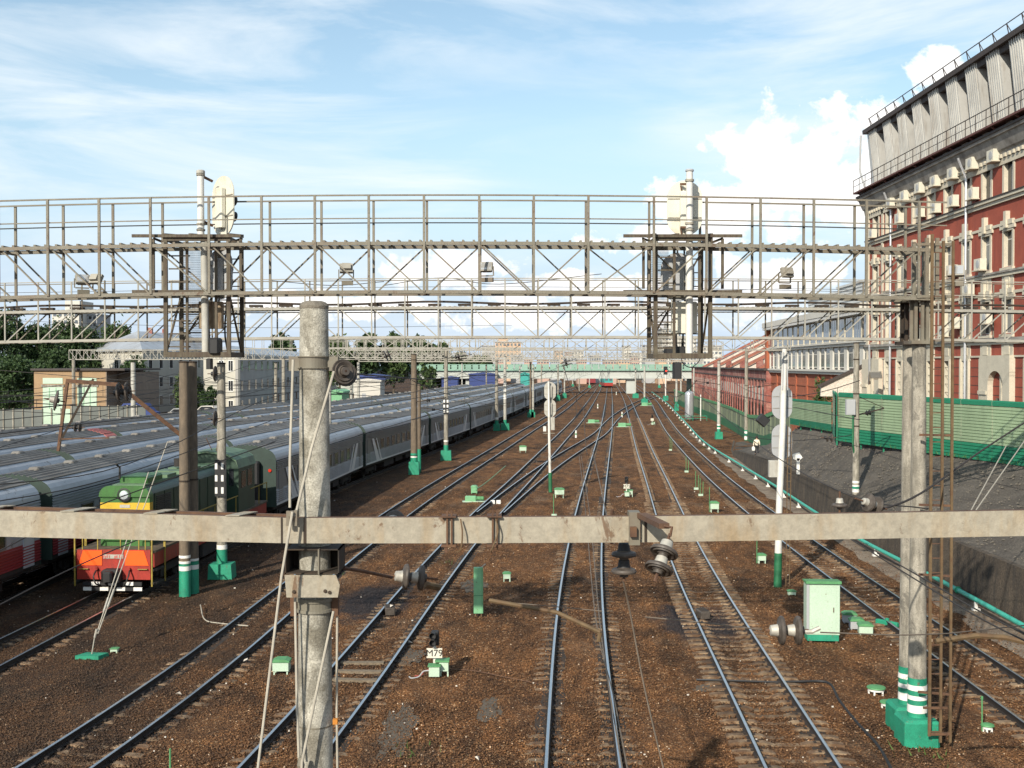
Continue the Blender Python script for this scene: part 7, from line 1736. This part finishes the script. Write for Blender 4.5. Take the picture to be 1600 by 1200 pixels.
# ================================================================== ROAD BRIDGE
YBr = 352.0; xb0, xb1 = XY(536, YBr), XY(1112, YBr)
br = thing('road_bridge', 'pale road bridge with green railing crossing over all tracks in the distance', 'bridge', (0, YBr, 0))
part(br, 'girder', MB().box(xb0, xb1, YBr, YBr + 12, 4.7, 7.0), M['bridge_white'], world=True); part(br, 'soffit_flange', MB().box(xb0, xb1, YBr - .25, YBr, 4.6, 4.95), M['bridge_white'], world=True)
part(br, 'deck_edge', MB().box(xb0 - 14, xb1 + 60, YBr - .8, YBr + 12.8, 7.0, 7.5), M['bridge_green'], world=True)
part(br, 'parapet_rail', MB().box(xb0 - 14, xb1 + 60, YBr - .8, YBr - .65, 8.75, 8.95).box(xb0 - 14, xb1 + 60, YBr - .8, YBr - .68, 8.1, 8.25), M['bridge_green'], world=True)
for k in range(84): x = xb0 - 12 + k * 2.15; part(br, 'railing_panel', MB().box(x, x + 1.75, YBr - .78, YBr - .70, 7.5, 8.75), M['bridge_green'], world=True)
for px, w in ((987, 3.0), (1096, 4.5), (574, 5), (735, 3)):
    x = XY(px, YBr); part(br, 'pier', MB().box(x - w / 2, x + w / 2, YBr + 1, YBr + 3, -.2, 4.6).box(x - w * .3, x + w * .3, YBr + 8, YBr + 10, -.2, 4.6), M['bridge_white'], world=True)
part(br, 'pier_cap', MB().box(XY(970, YBr), XY(1004, YBr), YBr + .5, YBr + 11, 4.1, 4.6), M['bridge_white'], world=True)
part(br, 'abutment', MB().box(XY(1082, YBr), xb1 + 60, YBr + 2, YBr + 12, 0, 6.9), M['green_dark'], world=True)
part(br, 'abutment', MB().box(xb0 - 60, XY(556, YBr), YBr + 2, YBr + 12, 0, 6.9), M['bridge_white'], world=True)
for i, (pa, pb, ya, yb, Y, m, lab) in enumerate([(553, 602, 587, 593, 260, 'blue', 'long blue shed roof right of the near column below the bridge'), (553, 594, 594, 606, 258, 'far_white', 'white shed under the blue roof'), (733, 776, 584, 602, 345, 'blue', 'blue container stack behind the coaches before the bridge'),
                                               (812, 828, 584, 603, 340, 'teal_box', 'turquoise hut behind the coaches before the bridge'), (516, 534, 612, 622, 200, 'green_light', 'light green box car right of the near column'), (690, 715, 590, 606, 330, 'blue', 'dull blue hoarding left of the container stack')]):
    x0, x1 = XY(pa, Y), XY(pb, Y); z1 = W(800, ya, Y).z; z0 = max(0, W(800, yb, Y).z) if ya > 590 or i == 0 else 0
    o_ = thing('yard_shed', lab, 'shed', ((x0 + x1) / 2, Y, 0)); part(o_, 'walls', MB().box(x0, x1, Y, Y + 9, 0 if i else z0, z1 - .3), M[m], world=True)
    part(o_, 'roof', MB().extrude([(x0 - .3, z1 - .3), (x1 + .3, z1 - .3), (x1 + .3, z1), ((x0 + x1) / 2, z1 + .4), (x0 - .3, z1)], 'y', Y - .4, Y + 9.3), M[m], world=True)
    part(o_, 'door', MB().box(x0 + (x1 - x0) * .3, x0 + (x1 - x0) * .45, Y - .05, Y, 0, 2.4), M['far_grey'], world=True)

# ================================================================== FAR TOWN
def block(label, pa, pb, ytop, Y, m, cols, rows_, dark='glass', deep=18, ybot=None, step=None):
    x0, x1 = XY(pa, Y), XY(pb, Y); z1 = W(800, ytop, Y).z; o_ = thing('apartment_block', label, 'building', ((x0 + x1) / 2, Y, 0), 0, 'apartment blocks on the skyline')
    mb = MB().box(x0, x1, Y, Y + deep, -1, z1)
    if step: mb.box(x0 + (x1 - x0) * step[0], x0 + (x1 - x0) * step[1], Y + 1, Y + deep - 2, z1, z1 + step[2])
    part(o_, 'walls', mb, M[m], world=True); part(o_, 'roof_edge', MB().box(x0 - .4, x1 + .4, Y - .4, Y + deep, z1, z1 + .6), M['far_grey'], world=True)
    wv = (x1 - x0) / cols; rowh = (z1 - 4) / rows_; wm_ = MB().box(-wv * .28, wv * .28, -.12, 0, 0, rowh * .45); me = wm_.mesh('window', M[dark])
    for i in range(cols):
        for j in range(rows_):
            w_ = part(o_, 'window', me, None); w_.location = (x0 + wv * (i + .5) - o_.location.x, 0, 4 + rowh * (j + .35))
    return o_
block('pale tower at the left edge of the town, left part, lit', 82, 124, 487, 520, 'far_white', 5, 9, deep=20, step=(.45, 1, 5))
block('grey striped tower right beside the pale one on the left skyline', 124, 152, 492, 530, 'far_grey', 4, 9, dark='glass_dark')
block('tan apartment block with many windows beyond the bridge left of centre', 774, 814, 535, 620, 'cardboard', 7, 6, step=(.1, .5, 2))
block('small grey block left of the tan apartment block', 753, 774, 541, 640, 'far_grey', 4, 5)
block('small orange block before the pale twin towers', 868, 880, 549, 760, 'cardboard', 3, 4)
block('brownish block beside the small orange one', 884, 893, 550, 780, 'far_pink', 3, 4)
block('pale twin block beyond the bridge near the middle', 893, 912, 549, 800, 'far_white', 4, 5)
block('slim white tower beyond the bridge', 975, 986, 541, 900, 'far_white', 3, 8)
block('lower white block beside the slim tower', 986, 1006, 552, 880, 'far_white', 4, 5)
block('grey tower behind the left half of the right service cage', 1008, 1032, 540, 700, 'far_grey', 4, 8)
block('white stepped tower behind the right service cage', 1034, 1064, 515, 640, 'far_white', 6, 11, step=(.3, .8, 4))
block('tall pale slab right of the stepped tower', 1068, 1088, 528, 640, 'far_white', 4, 9)
block('white domed block above the brick sheds', 1098, 1128, 541, 560, 'far_white', 5, 6)
rlow = random.Random(9); tone = {'far_pink': 'brick-coloured', 'cardboard': 'tan', 'far_white': 'white', 'far_grey': 'grey'}
for i in range(16):
    px = 735 + i * 21; wdt = rlow.uniform(12, 20); mm = rlow.choice(list(tone)); nth = (ordn + ['twelfth', 'thirteenth', 'fourteenth', 'fifteenth', 'sixteenth'])[i]
    block(f'low {tone[mm]} house above the bridge railing, {nth} from the left in the low roofline', px, px + wdt, rlow.uniform(556, 563), 560 + rlow.uniform(-40, 120), mm, 4, 3, deep=14)
# ================================================================== TREES AND GREENERY
def leaves_mesh(name, lobes, n, size, seed, m):
    g = np.random.default_rng(seed); tot = sum(r[3] * r[4] for r in lobes); V = []; 
    for (cx, cy, cz, rx, rz) in lobes:
        k = int(n * rx * rz / tot); d = g.normal(size=(k, 3)); d /= np.linalg.norm(d, axis=1)[:, None]
        # clumps on the lobe's skin with gaps between them
        nc = max(6, k // 26); c = g.normal(size=(nc, 3)); c /= np.linalg.norm(c, axis=1)[:, None]; c *= g.uniform(.62, 1.06, (nc, 1))
        idx = g.integers(0, nc, k); p = c[idx] + g.normal(0, .12, (k, 3))
        p = p * np.array([rx, rx, rz]) + np.array([cx, cy, cz]); V.append(p)
    P = np.vstack(V); k = len(P); a = g.normal(size=(k, 3)); a /= np.linalg.norm(a, axis=1)[:, None]; b = np.cross(a, g.normal(size=(k, 3))); b /= np.linalg.norm(b, axis=1)[:, None]
    s = size * g.uniform(.5, 1.2, (k, 1)); a *= s; b *= s * .6
    q = np.stack([P - a, P - b * .9 + a * .1, P + a, P + b], 1).reshape(-1, 3)
    me = bpy.data.meshes.new(name); me.vertices.add(len(q)); me.vertices.foreach_set('co', q.ravel()); me.loops.add(len(q)); me.loops.foreach_set('vertex_index', np.arange(len(q)))
    me.polygons.add(k); me.polygons.foreach_set('loop_start', np.arange(0, len(q), 4)); me.update(calc_edges=True); me.materials.append(m); return me
def tree(label, px, Y, ytop, wpx, seed, m='leaf1', n=5200, ybase=None, trunk=.25, size=None, cat='tree', name='leafy_tree', group=None):
    x = XY(px, Y); H = W(800, ytop, Y).z; w = wpx / F * Y / 2; r = random.Random(seed)
    root = thing(name, label, cat, (x, Y, 0), 0, group)
    lobes = [(0, 0, H * .58, w * .72, H * .38)]
    for k in range(8):
        a = r.uniform(0, 6.28); rr_ = r.uniform(.35, .62) * w; z = H * r.uniform(.34, .84); sc = r.uniform(.28, .46)
        lobes.append((math.cos(a) * rr_, math.sin(a) * rr_, z, w * sc, H * sc * .45))
    lobes.append((r.uniform(-.2, .2) * w, 0, H * .86, w * .34, H * .14))
    part(root, 'crown', leaves_mesh('crown', lobes, n, size or max(.16, Y * .0016), seed, M[m]), None)
    tk = MB().tube([(0, 0, 0), (.05 * w, 0, H * .3), (0, .1, H * .6), (.1, 0, H * .8)], [trunk, trunk * .8, trunk * .5, trunk * .15], 8)
    for k in range(7):
        a = r.uniform(0, 6.28); z0 = H * r.uniform(.25, .55); tk.tube([(0, 0, z0), (math.cos(a) * w * .35, math.sin(a) * w * .35, z0 + H * .16), (math.cos(a) * w * .65, math.sin(a) * w * .65, z0 + H * .26)], [trunk * .4, trunk * .25, trunk * .08], 6)
    part(root, 'trunk', tk, M['bark'], sm=True); return root
T = [(-60, 170, 490, 150, 'dark spreading tree filling the left edge'), (12, 178, 484, 92, 'tall dark tree at the left edge with the highest crown'), (62, 182, 503, 80, 'dark tree next right of the tallest left-edge tree'), (104, 200, 496, 76, 'dark rounded tree in front of the pale tower'),
     (140, 215, 509, 70, 'dark tree just left of the pale hip-roofed house'), (20, 150, 552, 120, 'lower bushy tree in front at the left edge, left of the garage'), (178, 262, 506, 66, 'airy tree behind the hip roof of the pale house'), (86, 158, 545, 70, 'bushy dark tree standing over the garage roof')]
for i, (px, Y, yt, w, lab) in enumerate(T): tree(lab, px, Y, yt, w, 20 + i, 'leaf1' if i != 6 else 'leaf2', n=9000, trunk=.35, group='trees behind the garage on the left')
tree('dark round-topped tree in front of the pale house left corner', 212, 172, 553, 66, 41, 'leaf1', n=7000)
tree('lighter green bushy tree in front of the pale house, behind the brown poles', 294, 176, 577, 56, 42, 'leaf2', n=6000)
tree('small dark shrub below the pale house between the parked cars', 325, 172, 604, 30, 43, 'leaf1', n=2500, name='shrub', cat='shrub')
fr2 = random.Random(3)
names_t = ['left of the near column top', 'just right of the near column top', 'second right of the near column', 'third right of the near column', 'fourth right of the near column', 'fifth right of the near column', 'before the grey block, left one', 'before the grey block, right one']
for i, (px, yt, w) in enumerate([(445, 523, 50), (530, 526, 56), (572, 521, 50), (615, 524, 56), (655, 527, 52), (690, 536, 50), (722, 552, 46), (750, 556, 44)]): tree('distant tree on the skyline ' + names_t[i], px, 330 + i * 6, yt, w, 60 + i, 'leaf2' if i % 2 else 'leaf1', n=8000, trunk=.35, size=.75)
tree('green shrub growing beside the road bridge left span', 668, 300, 573, 34, 80, 'leaf2', n=2600, name='shrub', cat='shrub')
tree('light green shrub behind the green sheet fence above the orange brick base', 1287, 98, 590, 38, 81, 'leaf2', n=0 + 2600, name='shrub', cat='shrub', size=.14)
tree('low shrub between the garage fence and the dark van', 120, 126, 640, 60, 83, 'leaf2', n=1500, name='shrub', cat='shrub', size=.14) if False else None
def grass(label, spots, seed, h=.22):
    g = np.random.default_rng(seed); P = []
    for (x, y, z, rx, ry, k) in spots: P.append(np.c_[x + g.normal(0, rx, k), y + g.normal(0, ry, k), np.full(k, z)])
    P = np.vstack(P); k = len(P); a = g.uniform(0, 6.28, k); w = .02; hh = h * g.uniform(.4, 1.2, k); lx, ly = g.normal(0, .08, k), g.normal(0, .08, k)
    q = np.stack([P + np.c_[np.cos(a) * w, np.sin(a) * w, 0 * a], P - np.c_[np.cos(a) * w, np.sin(a) * w, 0 * a], P + np.c_[lx, ly, hh]], 1).reshape(-1, 3)
    me = bpy.data.meshes.new('grass'); me.from_pydata(q.tolist(), [], [(3 * i, 3 * i + 1, 3 * i + 2) for i in range(k)]); me.materials.append(M['grass'])
    o_ = bpy.data.objects.new('grass', me); COL.objects.link(o_); props(o_, label, None, None, 'stuff')
sp_ = [(x_fence(y), y, z_fence(y) - .02, .25, 1.2, 70) for y in range(40, 92, 3)] + [(XY(150, 122), 121, 0, 3, 2.5, 900), (XY(190, 122), 120, 0, 3, 2.5, 900)]
for (px, py) in [(650, 1180), (860, 700), (1100, 600 + 100), (700, 880), (1440, 1180), (520, 900)]: g = G(px, py); sp_.append((g.x, g.y, 0, .3, .3, 14))
grass('sparse weeds along the fence foot and by the garage', sp_, 5)
# low tufts on ground left of garage: rough yard surface sheets under the coaches
yd = MB()
for y in range(30, 130, 4): yd.v += [(-.62 * y - 6, y, .015), (float(np.interp(y, LJ[:, 1], LJ[:, 0])) - 2.5, y, .015)]
for j in range(len(yd.v) // 2 - 1): yd.f.append((2 * j, 2 * j + 1, 2 * j + 3, 2 * j + 2)); yd.mi.append(0)
solo('yard_ground', yd, M['far_ground'], kind='structure')

# ================================================================== OVERHEAD WIRES
def wire_set(label, L, y0, y1, zc_=6.7, zm=8.2, span=46, zig=.3, drop=True, m='wire', r=.016):
    s0, s1 = s_at_y(L, y0), s_at_y(L, y1); root = thing('overhead_line', label, 'overhead line', (*at_line(L, 0, s0), zc_), 0, 'contact lines above the tracks')
    n = max(1, round((s1 - s0) / span)); c = []; ms = []; dp = MB()
    for i in range(n):
        for k in range(12):
            s_ = s0 + (s1 - s0) * (i + k / 12) / n; x, y = at_line(L, 0, s_); zz = zig * (1 if i % 2 else -1) * (1 - 2 * k / 12)
            h = zm - 4 * (zm - zc_ - .35) * (k / 12) * (1 - k / 12); c.append((x + zz, y, zc_)); ms.append((x + zz, y, h))
            if drop and k % 3 == 1: dp.bar((x + zz, y, zc_), (x + zz, y, h), r * 1.2)
    part(root, 'contact_wire', MB().tube(c, r, 4, cap=False), M[m], world=True); part(root, 'carrier_cable', MB().tube(ms, r, 4, cap=False), M[m], world=True)
    if drop: part(root, 'droppers', dp, M[m], world=True)
for L, lab, y0, y1 in ((LA, 'contact line above the green locomotive and grey coaches', 30, 330), (LB, 'contact line above the track with the striped pole feet', 44, 330), (LC, 'contact line above the track right of the slim green case', 44, 300),
                       (LD, 'contact line above the middle track', 44, 330), (LE, 'contact line above the pale sleeper track', 44, 300), (LF, 'contact line above the rightmost track', 44, 260),
                       (LG, 'contact line above the coaches left of the locomotive', 24, 300), (LH, 'contact line above the second row of coaches', 30, 260), (LI, 'contact line above the third row of coaches', 40, 260), (LJ, 'contact line above the outermost left row', 50, 220)):
    wire_set(lab, L, y0, y1)
def wires(label, segs, r=.012, m='wire', cat='wire', name='overhead_wire', s=0.0):
    o0 = W(*segs[0][0]); mb = MB()
    for sg in segs:
        P = [W(*q) for q in sg]
        if s and len(P) == 2: P = sag(P[0], P[1], s, 14)
        elif len(P) > 2: P = [Vector(p) for p in catmull([tuple(p) for p in P], 6)]
        mb.tube(P, r, 5, cap=False)
    return solo(name, mb, M[m], label, cat, origin=tuple(o0))
wires('dark feeder wire rising from the lower left across the locomotive front', [[(-40, 965, 26), (130, 880, 30), (320, 800, 36)], [(-40, 880, 27), (140, 795, 31), (430, 690, 40)]], .018)
wires('pair of dark wires sloping over the coach roofs at the left', [[(-40, 762, 30), (200, 725, 36), (400, 630, 50), (470, 610, 60)], [(-40, 790, 30), (180, 745, 36), (430, 655, 50)]], .016, s=.1)
wires('long wire crossing the roofs from the garage to the near column', [[(-20, 705, 45), (190, 640, 60), (420, 560, 90)], [(0, 668, 60), (300, 660, 62), (620, 652, 66)]], .016)
wires('level wires in front of the garage and pale house', [[(-20, 577, 60), (280, 600, 62), (460, 604, 70)], [(-20, 617, 55), (300, 622, 60), (470, 612, 70)], [(-20, 640, 55), (250, 655, 58)]], .016)
wires('wire running right from the near column insulator towards the dark pole', [[(548, 583, 13), (600, 588, 16), (680, 592, 24), (760, 585, 40)]], .010)
wires('long dark wire falling from the middle distance to the right foreground', [[(1040, 575, 100), (1130, 650, 52), (1210, 712, 38), (1330, 775, 27), (1450, 795, 22)]], .014)
wires('thick dark cable rising right from the bank insulator past the columns', [[(1372, 798, 22), (1440, 770, 24), (1540, 700, 30), (1640, 635, 38)]], .024)
wires('pair of dark wires falling across the bottom right past the columns', [[(1330, 843, 22), (1430, 905, 19), (1530, 965, 16), (1640, 1020, 14)], [(1336, 843, 22), (1436, 900, 19), (1536, 958, 16), (1640, 1008, 14)]], .012)
wires('thin wire over the bank from the small disc pair', [[(1200, 672, 50), (1290, 684, 45), (1440, 727, 36), (1640, 775, 30)]], .010)
wires('wire from the lower disc pair running level to the right edge', [[(1282, 988, 12), (1400, 992, 12.5), (1480, 990, 13)], [(1480, 990, 13), (1620, 975, 15)]], .008, 'wire_copper')
wires('thin cross wire between the middle tracks above the oily patch', [[(800, 942, 18), (870, 948, 18), (941, 955, 18)], [(1008, 964, 15), (1090, 972, 14.5), (1190, 984, 13)]], .008, 'wire_copper')
wires('pair of catenary cables dropping from mid distance to the lower middle', [[(905, 712, 60), (915, 800, 38), (930, 960, 24), (958, 1085, 19), (982, 1210, 16)], [(908, 712, 60), (921, 800, 38), (936, 960, 24), (952, 1075, 19), (974, 1210, 16)]], .012, 'wire_copper')
wires('second pair of cables converging near the right rail of the middle track', [[(926, 700, 60), (945, 790, 40), (960, 850, 32)], [(924, 700, 60), (938, 760, 44), (952, 830, 34)]], .012, 'wire_copper')
wires('grey cable hanging from the darker insulator down to the lower edge', [[(973, 905, 12.3), (985, 960, 12.5), (1008, 1080, 12.6), (1040, 1215, 12.6)]], .010, 'wire_copper')
wires('faint high wires between the two gantries', [[(-20, 458, 60), (800, 448, 60), (1640, 462, 60)], [(-20, 500, 70), (400, 512, 72), (800, 508, 75)], [(1080, 455, 60), (1300, 452, 60), (1640, 470, 60)]], .012)
wires('thin line hanging between gantry mid posts', [[(600, 446, 44), (690, 434, 44), (780, 444, 44), (940, 428, 44)], [(420, 438, 44), (520, 446, 44), (600, 440, 44)]], .014)
for i, (a, b) in enumerate([((480, 552, 120), (700, 560, 120)), ((560, 600, 110), (900, 640, 110)), ((700, 640, 90), (900, 600, 130)), ((560, 680, 60), (900, 560, 150)), ((1090, 600, 120), (1210, 668, 70)), ((880, 570, 60), (915, 640, 58)), ((912, 640, 58), (918, 710, 57)), ((1130, 672, 90), (1330, 680, 60)), ((640, 600, 90), (800, 598, 120)), ((380, 575, 100), (480, 560, 100))]):
    wires(['sagging cross wire at the top of the dense gantry', 'cross wire over the grey coaches in mid yard', 'short wire between mottled pole and the far coaches', 'long slanting wire over the striped coaches', 'wire from the far fence to the right signal mast', 'thin dropper below the hanging dark insulator', 'lower end of the thin dropper below the dark insulator', 'cross wire before the green far fence', 'cross wire from the dark brown pole to the right', 'short cross wire left of the near column'][i], [[a, b]], .02, s=.5)
ordn_ = ['sixth', 'seventh', 'eighth', 'third', 'fourth', 'fifth', 'tenth', 'eleventh', 'ninth', 'twelfth', 'second', 'first']
for i, (px, py, yt) in enumerate([(905, 612, 572), (921, 606, 574), (938, 604, 573), (812, 622, 572), (846, 616, 570), (895, 604, 575), (968, 603, 575), (1030, 606, 574), (952, 600, 576), (1064, 632, 568), (760, 622, 570), (722, 616, 568)]):
    pole('thin far mast in the yard, ' + ordn_[i] + ' from the left', px, py, yt, .42, .004, 'concrete_pale' if i % 2 else 'concrete', foot=(1.0, .9, 1.0) if i % 3 else None, name='catenary_mast', cat='mast')
# cross-span clutter: registration arms on far poles
for i, (px, py, Y, dx, lab) in enumerate([(697, 642, 107, -2.6, 'bracket arm on the mottled pole'), (697, 560, 107, 2.4, 'top bracket arm on the mottled pole'), (1123, 600, 138, -3, 'bracket arm on the green-footed pole by the olive fence'), (1166, 606, 135, 3.2, 'bracket arm on the plain grey pole by the olive fence'), (647, 628, 92.6, 2.6, 'bracket arm on the dark brown pole'), (776, 625, 156, 2.8, 'bracket arm on the grey pole where the coaches curve'), (830, 606, 198, -3.4, 'bracket arm on the thin pole pair'), (1338, 648, 62, 1.4, 'bracket arm on the bank pole')]):
    p = W(px, py, Y); root = thing('bracket_arm', lab, 'bracket', tuple(p), 0, 'bracket arms on the poles')
    part(root, 'arm', MB().bar((0, -.25, 0), (dx, -.25, .35), .07), M['beam_dark']); part(root, 'tie', MB().bar((0, -.25, 1.0), (dx, -.25, .38), .035), M['beam_dark'])
    part(root, 'insulator', MB().lathe([(.06, -.3), (.16, -.2), (.07, -.15), (.16, -.05), (.07, 0)], (dx * .5, -.25, .15), (dx, 0, .35), 10), M['black'])
